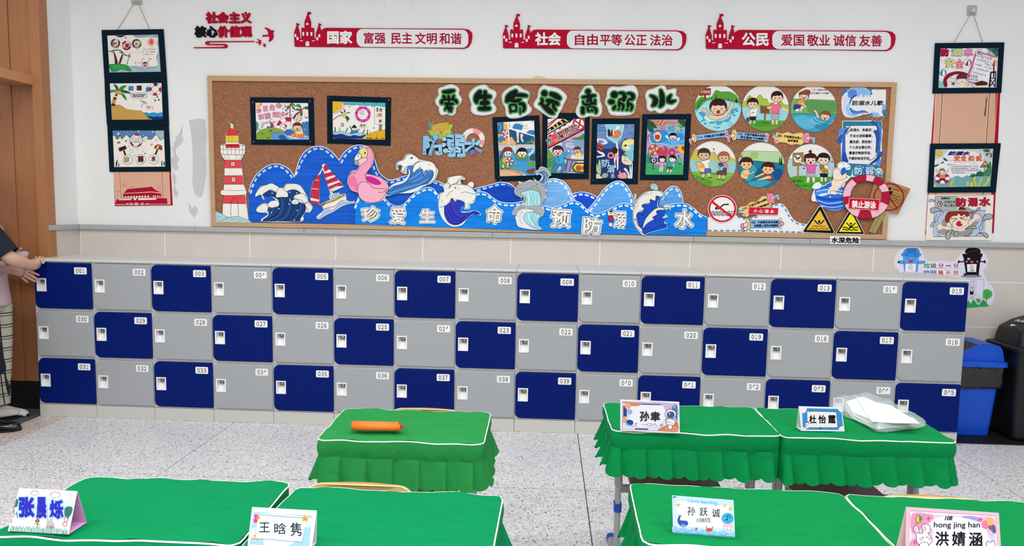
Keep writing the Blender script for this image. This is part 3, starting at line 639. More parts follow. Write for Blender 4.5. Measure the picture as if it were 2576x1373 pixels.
for s in (-1, 1):
    loft(bm, [[V(.005 + rx * math.cos(t), s * .083 + ry * math.sin(t), z) for t in [k * 2 * PI / 20 for k in range(20)]] for z, rx, ry in ((.08, .105, .07), (.3, .125, .075), (.5, .14, .08), (.74, .148, .09))], True, False)
put(obj('trousers', bm, m_plaid, None, True), p2)
shoe('shoe', V(-.03, -.075, 0), at(50, 1042, 2, .02), .085, .085, m_shoe, p2); shoe('shoe', V(-.03, .075, 0), V(.23, .09, 0), .085, .085, m_shoe, p2)
bm = B(); q = [Z1(*k, .0) for k in ((345, 575), (520, 525), (620, 560), (590, 640), (480, 665), (400, 620))]
prism(bm, [(p.x, p.z) for p in q], lambda x, y, h: (x, .004 - h - .0, y), .012); tag(obj('phone', bm, mat('pale_pink_phone_case', (222, 206, 216), .3)), 'pale pink phone held by the person in the doorway', 'phone')
# ---------------------------------------------------------------- drawing kit: flat artwork cut, printed or inked on real sheets
NAMED = dict(k='151517', w='eeebe4', W='fafafa', r='c41f34', p='efb0b4', n='08212e', s='f0d3b6', g='56a04c', b='1f6fd0', y='f0c832', o='f08c32', t='8a5a3a')
def art_mat(name, streak, amt):
    m = mat(name, 'ffffff', .75, spec=.1); nd, lk, b = nodes(m)
    at_ = nd.new('ShaderNodeAttribute'); at_.attribute_name = 'Col'; tc = nd.new('ShaderNodeTexCoord'); mp = nd.new('ShaderNodeMapping'); mp.inputs['Scale'].default_value = streak
    n = nd.new('ShaderNodeTexNoise'); n.inputs['Scale'].default_value = 1; n.inputs['Detail'].default_value = 4; lk.new(tc.outputs['Object'], mp.inputs[0]); lk.new(mp.outputs[0], n.inputs[0])
    r = nd.new('ShaderNodeMapRange'); r.inputs[1].default_value = .3; r.inputs[2].default_value = .7; r.inputs[3].default_value = 1 - amt; r.inputs[4].default_value = 1 + amt; lk.new(n.outputs[0], r.inputs[0])
    mx = nd.new('ShaderNodeVectorMath'); mx.operation = 'SCALE'; lk.new(at_.outputs['Color'], mx.inputs[0]); lk.new(r.outputs[0], mx.inputs['Scale']); lk.new(mx.outputs[0], b.inputs['Base Color'])
    return m
m_art = art_mat('coloured_drawing', (70, 70, 70), .045); m_marker = art_mat('marker_strokes', (7, 1, 85), .2); m_print = art_mat('printed_colour', (3, 3, 3), .01)
def colour(c): return rgb(NAMED.get(c, c))
def crom(P, closed, n=6):
    out = []; N = len(P); seq = range(N if closed else N - 1)
    g = (lambda i: P[i % N]) if closed else (lambda i: P[max(0, min(N - 1, i))])
    for i in seq:
        a, b_, c, d = g(i - 1), g(i), g(i + 1), g(i + 2)
        for k in range(n):
            t = k / n
            out.append(tuple(.5 * (2 * b_[j] + (c[j] - a[j]) * t + (2 * a[j] - 5 * b_[j] + 4 * c[j] - d[j]) * t * t + (3 * b_[j] - a[j] - 3 * c[j] + d[j]) * t ** 3) for j in (0, 1)))
    if not closed: out.append(P[-1])
    return out
def clip_poly(P, C):
    """Sutherland-Hodgman against the convex outline C"""
    ar = sum(C[i][0] * C[(i + 1) % len(C)][1] - C[(i + 1) % len(C)][0] * C[i][1] for i in range(len(C))); sg = 1 if ar > 0 else -1
    for i in range(len(C)):
        (ax_, ay), (bx, by) = C[i], C[(i + 1) % len(C)]; out = []
        f = lambda p: sg * ((bx - ax_) * (p[1] - ay) - (by - ay) * (p[0] - ax_))
        for j in range(len(P)):
            p, q = P[j], P[(j + 1) % len(P)]; fp, fq = f(p), f(q)
            if fp >= 0: out.append(p)
            if (fp >= 0) != (fq >= 0): t = fp / (fp - fq); out.append((p[0] + (q[0] - p[0]) * t, p[1] + (q[1] - p[1]) * t))
        P = out
        if len(P) < 3: return []
    return P
def pts(tok): return [tuple(float(v) for v in t.split(',')) for t in tok]
class Art:
    """collects flat shapes given in photo pixels of a crop (ox, oy, s); sits on the plane y = D - off or on a plane (p0, n)"""
    def __init__(self, frame, off=0, plane=None):
        self.ox, self.oy, self.s = frame; self.off = off; self.plane = plane; self.bm = B(); self.col = self.bm.loops.layers.float_color.new('Col'); self.k = 0; self.clip = None
        self.aff = None; self.step = 3e-5; self.cs = 1.
    def w(self, x, y, h):
        if self.aff: x, y = self.aff(x, y)
        px, py = self.ox + x / self.s, self.oy + y / self.s
        if self.plane: return at_pl(px, py, self.plane[0] + self.plane[1] * h, self.plane[1])
        return at(px, py, 1, D - self.off - h)
    def face(self, P, c, h):
        vs = []
        for p in P:
            if not vs or (abs(p[0] - vs[-1][0]) + abs(p[1] - vs[-1][1])) > 1e-4: vs.append(p)
        if len(vs) < 3: return
        c = [v * self.cs for v in c]
        try: f = self.bm.faces.new([self.bm.verts.new(self.w(x, y, h)) for x, y in vs])
        except ValueError: return
        for l in f.loops: l[self.col] = (*c, 1)
    def fill(self, P, c):
        if self.clip: P = clip_poly(P, self.clip)
        if len(P) > 2: self.k += 1; self.face(P, colour(c), self.k * self.step)
    def stroke(self, P, c, w, closed=False):
        if len(P) < 2: return
        self.k += 1; c = colour(c); N = len(P); L, R = [], []; h = self.k * self.step
        for i in range(N):
            a = P[(i - 1) % N] if closed or i else P[i]; b_ = P[(i + 1) % N] if closed or i < N - 1 else P[i]
            dx, dy = b_[0] - a[0], b_[1] - a[1]; l = math.hypot(dx, dy) or 1; nx, ny = -dy / l * w / 2, dx / l * w / 2
            L.append((P[i][0] + nx, P[i][1] + ny)); R.append((P[i][0] - nx, P[i][1] - ny))
        for i in range(N if closed else N - 1):
            j = (i + 1) % N; q = [L[i], L[j], R[j], R[i]]
            if self.clip: q = clip_poly(q, self.clip)
            if len(q) > 2: self.face(q, c, h)
    def solid(self, P, c, t, side=None):
        """card with thickness t: front carries the drawing, sides show the card's edge"""
        cf, cs = [[v * self.cs for v in colour(q)] for q in (c, side or c)]; n = len(P)
        ft = [self.bm.verts.new(self.w(x, y, t)) for x, y in P]; bk = [self.bm.verts.new(self.w(x, y, t) + (Vector((0, t, 0)) if not self.plane else -self.plane[1] * t)) for x, y in P]
        for f, cc in [(self.bm.faces.new(ft), cf), (self.bm.faces.new(bk[::-1]), cs)] + [(self.bm.faces.new((ft[i], bk[i], bk[(i + 1) % n], ft[(i + 1) % n])), cs) for i in range(n)]:
            for l in f.loops: l[self.col] = (*cc, 1)
        self.lift(t)
    def blob(self, S_, c, grow, t):
        """raised brush stroke: chain of (x, y, radius) swept into one rounded outline"""
        Q = []
        if len(S_) == 1: S_ = [S_[0], (S_[0][0] + .1, S_[0][1], S_[0][2])]
        for a, b_, c_, d in [(S_[max(0, i - 1)], S_[i], S_[i + 1], S_[min(len(S_) - 1, i + 2)]) for i in range(len(S_) - 1)]:
            for k in range(5):
                u = k / 5; Q.append(tuple(.5 * (2 * b_[j] + (c_[j] - a[j]) * u + (2 * a[j] - 5 * b_[j] + 4 * c_[j] - d[j]) * u * u + (3 * b_[j] - a[j] - 3 * c_[j] + d[j]) * u ** 3) for j in (0, 1, 2)))
        Q.append(S_[-1]); Lf, Rt = [], []; n = len(Q)
        ang = [math.atan2(Q[min(n - 1, i + 1)][1] - Q[max(0, i - 1)][1], Q[min(n - 1, i + 1)][0] - Q[max(0, i - 1)][0]) for i in range(n)]
        for (x, y, r), f in zip(Q, ang):
            r += grow; Lf.append((x - math.sin(f) * r, y + math.cos(f) * r)); Rt.append((x + math.sin(f) * r, y - math.cos(f) * r))
        cap = lambda q, f, s: [(q[0] + (q[2] + grow) * math.cos(f + s * k * PI / 7), q[1] + (q[2] + grow) * math.sin(f + s * k * PI / 7)) for k in range(1, 7)]
        o0 = self.off; self.k += 1; self.off = o0 + self.k * self.step; self.solid(Lf + cap(Q[-1], ang[-1] + PI / 2, -1) + Rt[::-1] + cap(Q[0], ang[0] - PI / 2, -1), c, t); self.off = o0
    def lift(self, t):
        if self.plane: self.plane = (self.plane[0] + self.plane[1] * t, self.plane[1])
        else: self.off += t
    def text(self, c, x, y, s, h=None, w=None, b=0., r=0., sk=0., thick=0):
        """glyph fill, thickened by b em with a stroke along its outline; h, w = ink size"""
        vs, fs = glyphs(s, 0, sk)
        if not vs: return
        tw = max(v[0] for v in vs) - min(v[0] for v in vs) + 2 * b; th = max(v[1] for v in vs) - min(v[1] for v in vs) + 2 * b
        ky = h / th if h else w / tw; kx = w / tw if w else ky; r = math.radians(r); C, Sn = math.cos(r), math.sin(r)
        self.k += 1; hh = self.k * self.step + thick; cc = colour(c)
        T = lambda vx, vy: (x + vx * kx * C + vy * ky * Sn, y + vx * kx * Sn - vy * ky * C)
        def put_face(P2, h0):
            try: fc = self.bm.faces.new([self.bm.verts.new(self.w(px, py, h0)) for px, py in P2])
            except ValueError: return
            for l in fc.loops: l[self.col] = (*cc, 1)
            return fc
        def wall(p, q):
            A = [self.bm.verts.new(self.w(*z, hh)) for z in (p, q)]; back = Vector((0, thick, 0)) if not self.plane else -self.plane[1] * thick
            fc = self.bm.faces.new((A[0], A[1], self.bm.verts.new(A[1].co + back), self.bm.verts.new(A[0].co + back)))
            for l in fc.loops: l[self.col] = (*cc, 1)
        cnt = {}
        for f in fs:
            for i in range(len(f)):
                e = tuple(sorted((f[i], f[(i + 1) % len(f)]))); cnt[e] = cnt.get(e, 0) + 1
            put_face([T(*vs[i]) for i in f], hh)
        for n, (i, j) in enumerate([e for e, q in cnt.items() if q == 1]):
            if b:
                (ax, ay), (bx, by) = vs[i], vs[j]; dx, dy = bx - ax, by - ay; l = math.hypot(dx, dy) or 1; ux, uy = dx / l * b * .6, dy / l * b * .6; nx, ny = -dy / l * b, dx / l * b
                Q = [T(ax - ux + nx, ay - uy + ny), T(bx + ux + nx, by + uy + ny), T(bx + ux - nx, by + uy - ny), T(ax - ux - nx, ay - uy - ny)]
                put_face(Q, hh + (n % 9 + 1) * 2e-6)
                if thick:
                    for p, q in zip(Q, Q[1:] + Q[:1]): wall(p, q)
            elif thick: wall(T(*vs[i]), T(*vs[j]))
    def head(self, hair, skin, x, y, r, st='s', rot=0):
        a = math.radians(rot); ca, sa = math.cos(a), math.sin(a)
        T = lambda L: [(x + (u * ca - v * sa) * r, y + (u * sa + v * ca) * r) for u, v in L]
        E = lambda cx, cy, rx, ry, n=14: T([(cx + rx * math.cos(k * 2 * PI / n), cy + ry * math.sin(k * 2 * PI / n)) for k in range(n)])
        lw = r * .07
        for s in (-1, 1): self.fill(E(s * 1., .15, .24, .26), 'k'); self.fill(E(s * 1., .15, .17, .2), skin)
        self.fill(E(0, 0, 1.05, .98, 22), 'k'); self.fill(E(0, 0, .98, .91, 22), skin)
        hp = [(-1.1, .12), (-1.12, -.45), (-.8, -.98), (-.25, -1.22), (.35, -1.2), (.85, -.92), (1.12, -.4), (1.08, .12), (.9, -.1), (.75, -.38), (.35, -.3), (0, -.4), (-.4, -.3), (-.78, -.38), (-.92, -.08)]
        if 'l' in st: hp = [(-1.15, 1.0), (-1.3, .1), (-1.12, -.6), (-.7, -1.05), (0, -1.2), (.7, -1.05), (1.12, -.6), (1.3, .1), (1.15, 1.0), (.9, .7), (.88, -.1), (.5, -.35), (0, -.3), (-.5, -.35), (-.88, -.1), (-.9, .7)]
        self.fill(crom(T([(u * 1.04, v * 1.04) for u, v in hp]), True, 4), 'k'); self.fill(crom(T(hp), True, 4), hair)
        for s in (-1, 1):
            if 'x' in st: self.stroke(T([(s * .62, -.02), (s * .25, .14), (s * .6, .22)]), 'k', lw)
            elif 'c' in st: self.stroke(crom(T([(s * .2, .16), (s * .38, .02), (s * .56, .16)]), False, 3), 'k', lw)
            else: self.fill(E(s * .4, .1, .11, .15, 10), 'k')
            self.fill(E(s * .62, .4, .18, .12, 10), 'eda79a')
        if 'o' in st: self.fill(E(0, .52, .26, .26), 'k'); self.fill(E(0, .55, .2, .19), 'c8323c')
        else: self.stroke(crom(T([(-.16, .5), (0, .58), (.16, .5)]), False, 3), 'k', lw)
    def draw(self, src):
        for line in src.strip().splitlines():
            t = line.split()
            if not t or t[0] == '#': continue
            c = t[0]
            if c == 'P': self.fill(pts(t[2:]), t[1])
            elif c == 'S': self.fill(crom(pts(t[2:]), True), t[1])
            elif c == 'Q': P = pts(t[3:]); self.fill(P, t[1]); self.stroke(P, 'k', float(t[2]), True)
            elif c == 'F': P = crom(pts(t[3:]), True); self.fill(P, t[1]); self.stroke(P, 'k', float(t[2]), True)
            elif c == 'L': self.stroke(pts(t[3:]), t[1], float(t[2]))
            elif c == 'C': self.stroke(crom(pts(t[3:]), False), t[1], float(t[2]))
            elif c == 'K': self.stroke(crom(pts(t[3:]), True), t[1], float(t[2]), True)
            elif c == 'O':
                (x, y), = pts(t[2:3]); rx = float(t[3]); ry = float(t[4]) if len(t) > 4 else rx; P = [(x + rx * math.cos(k * PI / 14), y + ry * math.sin(k * PI / 14)) for k in range(28)]
                self.fill(P, t[1]); self.stroke(P, 'k', float(t[5]), True) if len(t) > 5 else None
            elif c == 'R':
                (x, y), = pts(t[3:4]); rx, ry = float(t[4]), float(t[5]); a0, a1 = (float(t[6]), float(t[7])) if len(t) > 7 else (0, 360); n = max(8, int(abs(a1 - a0) / 11))
                self.stroke([(x + rx * math.cos(math.radians(a0 + (a1 - a0) * k / n)), y + ry * math.sin(math.radians(a0 + (a1 - a0) * k / n))) for k in range(n + 1)], t[1], float(t[2]))
            elif c == 'B':      # ring of n sectors: colours, centre, outer, inner radius, sectors, start angle, outline, [y squash]
                t = t[:3] + ' '.join(t[3:]).replace(',', ' ').split(); cs = t[1].split('/'); (x, y), = pts(t[2:3]); ro, ri, n, a0, lw = float(t[3]), float(t[4]), int(t[5]), float(t[6]), float(t[7]); ky = float(t[8]) if len(t) > 8 else 1
                for i in range(n):
                    aa = [math.radians(a0 + 360 / n * (i + q / 5)) for q in range(6)]
                    self.fill([(x + ro * math.cos(a), y + ro * ky * math.sin(a)) for a in aa] + [(x + ri * math.cos(a), y + ri * ky * math.sin(a)) for a in aa[::-1]], cs[i % len(cs)])
                if lw:
                    for q in (ro, ri): self.stroke([(x + q * math.cos(k * PI / 18), y + q * ky * math.sin(k * PI / 18)) for k in range(36)], 'k', lw, True)
            elif c == 'T':
                o = dict(q.split('=') for q in t[5:]); (x, y), = pts(t[2:3])
                self.text(t[1], x, y, t[4].replace('_', ' '), h=float(t[3]) if t[3] != '-' else None, w=float(o['w']) if 'w' in o else None, b=float(o.get('b', 0)), r=float(o.get('r', 0)), sk=float(o.get('sk', 0)))
            elif c == 'D' or c == 'd':      # dashes along a smooth curve: colour, width, dash, gap (d = closed)
                P = crom(pts(t[5:]), c == 'd', 10); w, da, ga = float(t[2]), float(t[3]), float(t[4]); acc = 0; cur = [P[0]]; on = True; self.k += 1
                if c == 'd': P.append(P[0])
                for a, b_ in zip(P, P[1:]):
                    L = math.hypot(b_[0] - a[0], b_[1] - a[1]); pos = 0
                    while L - pos > 1e-9:
                        need = (da if on else ga) - acc; stp = min(need, L - pos); pos += stp; acc += stp; q = (a[0] + (b_[0] - a[0]) * pos / L, a[1] + (b_[1] - a[1]) * pos / L)
                        if on: cur.append(q)
                        if acc >= (da if on else ga) - 1e-9:
                            if on: self.k -= 1; self.stroke(cur, t[1], w)
                            on = not on; acc = 0; cur = [q]
            elif c == 'X':      # illegible small writing as ticks: colour, line width, x0,y0 x1,y1, count, height
                (x0, y0), (x1, y1) = pts(t[3:5]); n, hh = int(t[5]), float(t[6]); rn = random.Random(int(x0 + y0)); self.k += 1
                for i in range(n):
                    if rn.random() < .12: continue
                    u = (i + .5) / n; cx_, cy_ = x0 + (x1 - x0) * u, y0 + (y1 - y0) * u; d_ = abs(x1 - x0) / n * .36
                    for _ in range(3):
                        v = rn.uniform(-.4, .4) * hh; self.k -= 1
                        if rn.random() < .6: self.stroke([(cx_ - d_, cy_ + v), (cx_ + d_, cy_ + v + rn.uniform(-.1, .1) * hh)], t[1], float(t[2]))
                        else: self.stroke([(cx_ + v * .5, cy_ - hh * .45), (cx_ + v * .4, cy_ + hh * .45)], t[1], float(t[2]))
            elif c == 'V':      # grass or strokes: colour, width, from x0,y0 to x1,y1, count, height
                (x0, y0), (x1, y1) = pts(t[3:5]); n, hh = int(t[5]), float(t[6]); rn = random.Random(int(x0 * 3 + y0)); w = float(t[2])
                self.k += 1
                for i in range(n):
                    u = (i + rn.random()) / n; a, b_ = x0 + (x1 - x0) * u, y0 + (y1 - y0) * u; q = rn.uniform(.55, 1.1) * hh; k0 = self.k; self.fill([(a - w, b_), (a + rn.uniform(-1.5, 1.5) * w, b_ - q), (a + w, b_)], t[1]); self.k = k0
                self.k += 1
            elif c == 'H': (x, y), = pts(t[3:4]); self.head(t[1], t[2], x, y, float(t[4]), t[5] if len(t) > 5 else 's', float(t[6]) if len(t) > 6 else 0)
            else: raise ValueError(line)
        return self
    def build(self, name, m=None, parent=None):
        o = obj(name, self.bm, m or m_art)
        if parent: put(o, parent)
        return o
CORK = .0125
def cut(name, label, cat, frame, lvl, t, outline, src, group=None, m=None, card='w', smooth=True, side=None):
    """a cut-out card on the wall or board: one thing, one mesh"""
    a = Art(frame, lvl); P = pts(outline.split()); P = crom(P, True, 5) if smooth else P
    a.solid(P, card, t, side); a.draw(src); return tag(a.build(name, m), label, cat, group)
m_pin = {c: mat('pushpin_' + c, v, .3) for c, v in dict(pink=(206, 92, 130), blue=(30, 66, 130), teal=(20, 110, 120), black=(16, 16, 18), red=(190, 30, 50), white=(235, 235, 235)).items()}
def pin(root, px, py, off, c='blue'):
    p = at(px, py, 1, D - off); bm = B()
    tube(bm, [p, p + Vector((0, -.002, 0)), p + Vector((0, -.006, 0)), p + Vector((0, -.0075, 0))], .004, 8, rs=[.0032, .0045, .0045, .002]); o = obj('pushpin', bm, m_pin[c], None, True)
    return put(o, root) if root else o
m_mount = mat('dark_teal_card', (5, 29, 43), .85, noise=.06, nscale=60, spec=.1)
def framed(label, frame, lvl, outer, sheet, src, paper='e9e4da', pins='', t=.003, curl=0):
    a = Art(frame, lvl); P = pts(outer.split()); c = sum((a.w(x, y, 0) for x, y in P), Vector()) / len(P)
    root = empty('framed_drawing', c, label, 'drawing', 'children drawings in dark card mounts')
    bm = B(); ft = [bm.verts.new(a.w(x, y, t)) for x, y in P]; bk = [bm.verts.new(v.co + Vector((0, t, 0))) for v in ft]; n = len(P)
    for f in [ft, bk[::-1]] + [(ft[i], bk[i], bk[(i + 1) % n], ft[(i + 1) % n]) for i in range(n)]: bm.faces.new(f)
    put(obj('card_mount', bm, m_mount), root)
    b_ = Art(frame, lvl + t); SH = pts(sheet.split()); b_.solid(SH, paper, .0006); b_.clip = SH; b_.draw(src); b_.build('drawing_sheet', None, root)
    for q in pins.split():
        x, y, k = q.split(','); pin(root, a.ox + float(x) / a.s, a.oy + float(y) / a.s, lvl + t, k)
    return root
# ---------------------------------------------------------------- raised slogan letters, ribbon and birds on the wall
FR = (470, 10, 10.304)
def raised(name, label, cat, ch, x0, y0, x1, y1, c, group):
    a = Art(FR, 0); tk = .012
    a.text(c, (x0 + x1) / 2, (y0 + y1) / 2, ch, h=y1 - y0, w=x1 - x0, b=.05, thick=tk); return tag(a.build(name, m_print), label, cat, group)
for ch, x0, x1, y0, y1, c, ex in (('社', 485, 785, 200, 495, 'b00a2c', 'first of the upper line'), ('会', 785, 1070, 200, 490, 'b00a2c', 'second of the upper line'), ('主', 1088, 1366, 200, 492, 'b00a2c', 'third of the upper line'), ('义', 1382, 1665, 202, 492, 'b00a2c', 'last of the upper line'),
        ('核', 195, 492, 565, 860, '101214', 'first of the lower line'), ('心', 500, 785, 568, 858, '101214', 'second of the lower line'), ('价', 792, 1072, 565, 862, 'b00a2c', 'third of the lower line'), ('值', 1086, 1376, 562, 855, 'b00a2c', 'fourth of the lower line'), ('观', 1382, 1676, 575, 850, 'b00a2c', 'last of the lower line')):
    raised('wall_letter', 'raised %s character %s on the wall, %s' % ('dark red' if c[0] == 'b' else 'black', ch, ex), 'letter', ch, x0, y0, x1, y1, c, 'raised slogan characters')
cut('ribbon_ornament', 'thin red folded ribbon line under the raised slogan characters', 'ornament', FR, 0, .008, '1748,958 530,960 485,980 467,1012 490,1047 530,1060 945,1062 966,1085 945,1108 170,1119 170,1138 1000,1140 1045,1118 1055,1085 1035,1050 990,1034 580,1032 558,1008 590,986 1748,978', '', None, m_print, 'b4082e', False)
bird = [(2005, 625), (2040, 608), (2090, 618), (2140, 645), (2180, 680), (2262, 686), (2237, 720), (2226, 760), (2246, 810), (2235, 870), (2200, 930), (2125, 978), (2118, 962), (2140, 890), (2130, 848), (2100, 832), (2000, 835), (1965, 850), (1958, 800), (2080, 800), (2110, 790), (2110, 740), (2080, 680), (2040, 640)]
for (bx0, bx1, by0, by1), ex in (((1958, 2262, 608, 978), 'largest'), ((1790, 1925, 903, 1062), 'middle-sized'), ((1950, 2040, 1013, 1115), 'smallest')):
    o_ = ' '.join('%.1f,%.1f' % (bx0 + (x - 1958) / 304 * (bx1 - bx0), by0 + (y - 608) / 370 * (by1 - by0)) for x, y in bird)
    cut('bird_ornament', ex + ' of the three red bird cutouts beside the slogan', 'ornament', FR, 0, .008, o_, '', 'red bird cutouts', m_print, 'b4082e', False)
# ---------------------------------------------------------------- three red banner signs
CS = '110,980 100,660 96,650 160,460 158,385 245,415 195,440 195,470 245,660 245,785 290,785 290,512 350,512 372,550 370,350 440,165 445,98 535,108 530,150 475,160 472,190 532,350 530,550 550,515 610,515 615,785 665,785 665,655 730,460 730,388 815,425 767,440 765,470 800,600 830,558 870,528 930,512 2576,528 4480,536 4630,560 4712,640 4720,760 4690,900 4620,1010 4510,1052 3000,1025 130,998'
def banner(label, X0, Y0, kx, ky, head, hx, words, sh=0):
    root = empty('banner_sign', at(X0 + 200, Y0 + 60, 1, D), label, 'sign', 'red banner signs')
    af = lambda x, y: ((X0 + (x / 10.304 - 10) * kx), Y0 + (y / 10.304 - 10) * ky + sh * (x / 4700))
    def A(off): a = Art((0, 0, 1), off); a.aff = af; return a
    a = A(0); a.solid(pts(CS.split()), 'b3092f', .009, '8c0624')
    a.draw('O f3e9ea 443,415 30\nP f3e9ea 318,622 360,622 360,720 318,720\nP f3e9ea 422,622 466,622 466,720 422,720\nP f3e9ea 528,624 574,624 574,720 528,720\nP f3e9ea 115,675 158,675 158,752 115,752\nP f3e9ea 165,752 213,752 213,830 165,830\nP f3e9ea 732,682 778,682 778,760 732,760\nP f3e9ea 680,760 726,760 726,836 680,836\nP f3e9ea 255,840 325,836 325,856 255,858\nP f3e9ea 565,844 635,842 635,860 565,862\nP e3e1e3 400,985 400,900 415,870 445,858 478,870 494,900 494,985')
    a.build('red_plate', m_print, root)
    inv = lambda px, py: (((px - X0) / kx + 10) * 10.304, ((py - Y0 - sh * .5) / ky + 10) * 10.304)
    a = A(.009); x0, x1 = (inv(hx[2], 0)[0], inv(hx[3], 0)[0]); y0, y1 = 556, 990; r = 150; P = []
    for q, (sx, sy) in enumerate(((1, 1), (-1, 1), (-1, -1), (1, -1))):
        cx_, cy_ = ((x1 if sx > 0 else x0) - sx * r, (y1 if sy > 0 else y0) - sy * r)
        P += [(cx_ + r * math.cos((q + k / 6) * PI / 2), cy_ + r * 1.1 * math.sin((q + k / 6) * PI / 2)) for k in range(7)]
    P = [(x, y + (x - x0) / (x1 - x0) * 26) for x, y in P]
    a.solid(P, 'e2e0e2', .004, 'f4f0f2')
    for wd, xa, xb in words:
        (u0, _), (u1, _) = inv(xa, 0), inv(xb, 0); a.text('a40a34', (u0 + u1) / 2, 778 + (u0 - x0) / (x1 - x0) * 22, wd, h=300, w=u1 - u0, b=.022)
    a.build('white_panel', m_print, root)
    a = A(.009); (u0, _), (u1, _) = inv(hx[0], 0), inv(hx[1], 0); a.text('ececea', (u0 + u1) / 2, 760, head, h=345, w=u1 - u0, b=.035, thick=.004); a.build('heading_letters', m_print, root)
banner('red castle banner sign headed 国家, closest to the raised slogan', 740, 30, 1, 1, '国家', (823, 886, 897, 1178), (('富强', 915, 970), ('民主', 984, 1037), ('文明', 1044, 1099), ('和谐', 1105, 1161)))
banner('red castle banner sign headed 社会, between the other two banners', 1265, 35, 1.031, .985, '社会', (1346, 1411, 1426, 1716), (('自由', 1446, 1504), ('平等', 1509, 1565), ('公正', 1571, 1627), ('法治', 1635, 1692)))
banner('red castle banner sign headed 公民, above the circle pictures', 1776, 35, 1.065, 1.005, '公民', (1866, 1934, 1943, 2241), (('爱国', 1965, 2023), ('敬业', 2030, 2088), ('诚信', 2096, 2154), ('友善', 2161, 2219)))
# ---------------------------------------------------------------- wall wear: bare filler patches and scuffs
def patch(frame, src): a = Art(frame, .0004); a.step = 2e-5; a.draw(src); return a
a = patch((400, 280, 1), '''P c6c6c5 75,22 100,18 116,20 120,60 117,100 120,150 114,190 108,215 98,216 88,205 84,180 85,140 84,90 80,50
P c6c6c5 56,42 60,34 58,60 62,72 50,88 40,96 36,80 44,72 40,66 50,58
P c9c9c8 32,90 40,92 44,110 52,120 46,130 50,142 42,150 34,140 30,120 38,112
P c6c6c5 74,230 84,244 92,236 98,250 90,268 84,262 76,252
P cacac9 36,150 44,170 40,190 48,205 44,218 36,205 38,185 33,168''')
tag(a.build('wall_patches', m_patch), kind='structure')
wp = COL.objects['wall_patches']; wp.name = 'wall_left_patch'
a = patch((0, 0, 1), '''C bdbdbb .8 903,52 905,49 907,47\nC b4b4b3 .9 965,10 967,12 966,16\nC c4c4c2 .8 960,36 962,42 959,48\nC bebebc .8 1030,5 1036,9 1042,13\nC c3c3c1 .9 1032,172 1034,177 1037,181\nC bdbdbb .7 1160,60 1162,61\nC bfbfbd .8 1398,138 1401,141''')
o = a.build('wall_scuffs', m_art); tag(o, kind='structure'); o.name = 'wall_back_scuffs'
# ---------------------------------------------------------------- cork board
bd = empty('cork_board', at(1390, 590, 1, D), 'long cork notice board with a pale wooden frame on the wall', 'notice board')
m_cork = mat('cork', (150, 100, 70), .9); nd, lk, bsd = nodes(m_cork); tc = nd.new('ShaderNodeTexCoord')
n1 = nd.new('ShaderNodeTexNoise'); n1.inputs['Scale'].default_value = 190; n1.inputs['Detail'].default_value = 3; vo = nd.new('ShaderNodeTexVoronoi'); vo.inputs['Scale'].default_value = 210
ra = nd.new('ShaderNodeValToRGB'); e = ra.color_ramp.elements; e[0].position = .3; e[0].color = (*rgb((122, 78, 54)), 1); e[1].position = .72; e[1].color = (*rgb((172, 120, 88)), 1); k = e.new(.5); k.color = (*rgb((146, 95, 66)), 1)
sp = nd.new('ShaderNodeSeparateColor'); mxx = nd.new('ShaderNodeMath'); mxx.operation = 'MULTIPLY_ADD'; mxx.inputs[1].default_value = .3
lk.new(tc.outputs['Object'], n1.inputs[0]); lk.new(tc.outputs['Object'], vo.inputs[0]); lk.new(vo.outputs['Color'], sp.inputs[0]); lk.new(sp.outputs[0], mxx.inputs[0])
m2 = nd.new('ShaderNodeMath'); m2.operation = 'MULTIPLY'; m2.inputs[1].default_value = .72; lk.new(n1.outputs[0], m2.inputs[0]); lk.new(m2.outputs[0], mxx.inputs[2]); lk.new(mxx.outputs[0], ra.inputs[0]); lk.new(ra.outputs[0], bsd.inputs['Base Color'])
bp = nd.new('ShaderNodeBump'); bp.inputs['Strength'].default_value = .25; bp.inputs['Distance'].default_value = .002; lk.new(n1.outputs[0], bp.inputs['Height']); lk.new(bp.outputs[0], bsd.inputs['Normal'])
FO = [(521, 190), (2257, 207), (2231, 602), (531, 569)]; FI = [(533, 203), (2243, 219), (2219, 590), (542, 558)]
IN = [(531, 201), (2245, 217), (2221, 592), (540, 560)]
bm = B(); v = [bm.verts.new(at(x, y, 1, D - .012)) for x, y in FO]; bm.faces.new(v); v2 = [bm.verts.new(at(x, y, 1, D - .002)) for x, y in FO]; bm.faces.new(v2[::-1]); put(obj('cork_panel', bm, m_cork), bd)
m_fr = mat('pale_oak_frame', (188, 151, 112), .5, noise=.08, nscale=4); nd, lk, _ = nodes(m_fr)
for n_ in nd:
    if n_.type == 'TEX_NOISE':
        mp = nd.new('ShaderNodeMapping'); tcx = [k for k in nd if k.type == 'TEX_COORD'][0]; mp.inputs['Scale'].default_value = (1, 30, 40); lk.new(tcx.outputs['Object'], mp.inputs[0]); lk.new(mp.outputs[0], n_.inputs[0])
for i, nm in enumerate(('top', 'right', 'bottom', 'left')):
    bm = B(); j = (i + 1) % 4; q = [FO[i], FO[j], FI[j], FI[i]]
    f_ = [bm.verts.new(at(x, y, 1, D - .026)) for x, y in q]; b_ = [bm.verts.new(Vector((p.co.x, D - .001, p.co.z))) for p in f_]
    bm.faces.new(f_); bm.faces.new(b_[::-1])
    for a_ in range(4): bm.faces.new((f_[a_], b_[a_], b_[(a_ + 1) % 4], f_[(a_ + 1) % 4]))
    put(obj('frame_rail', bm, m_fr), bd)
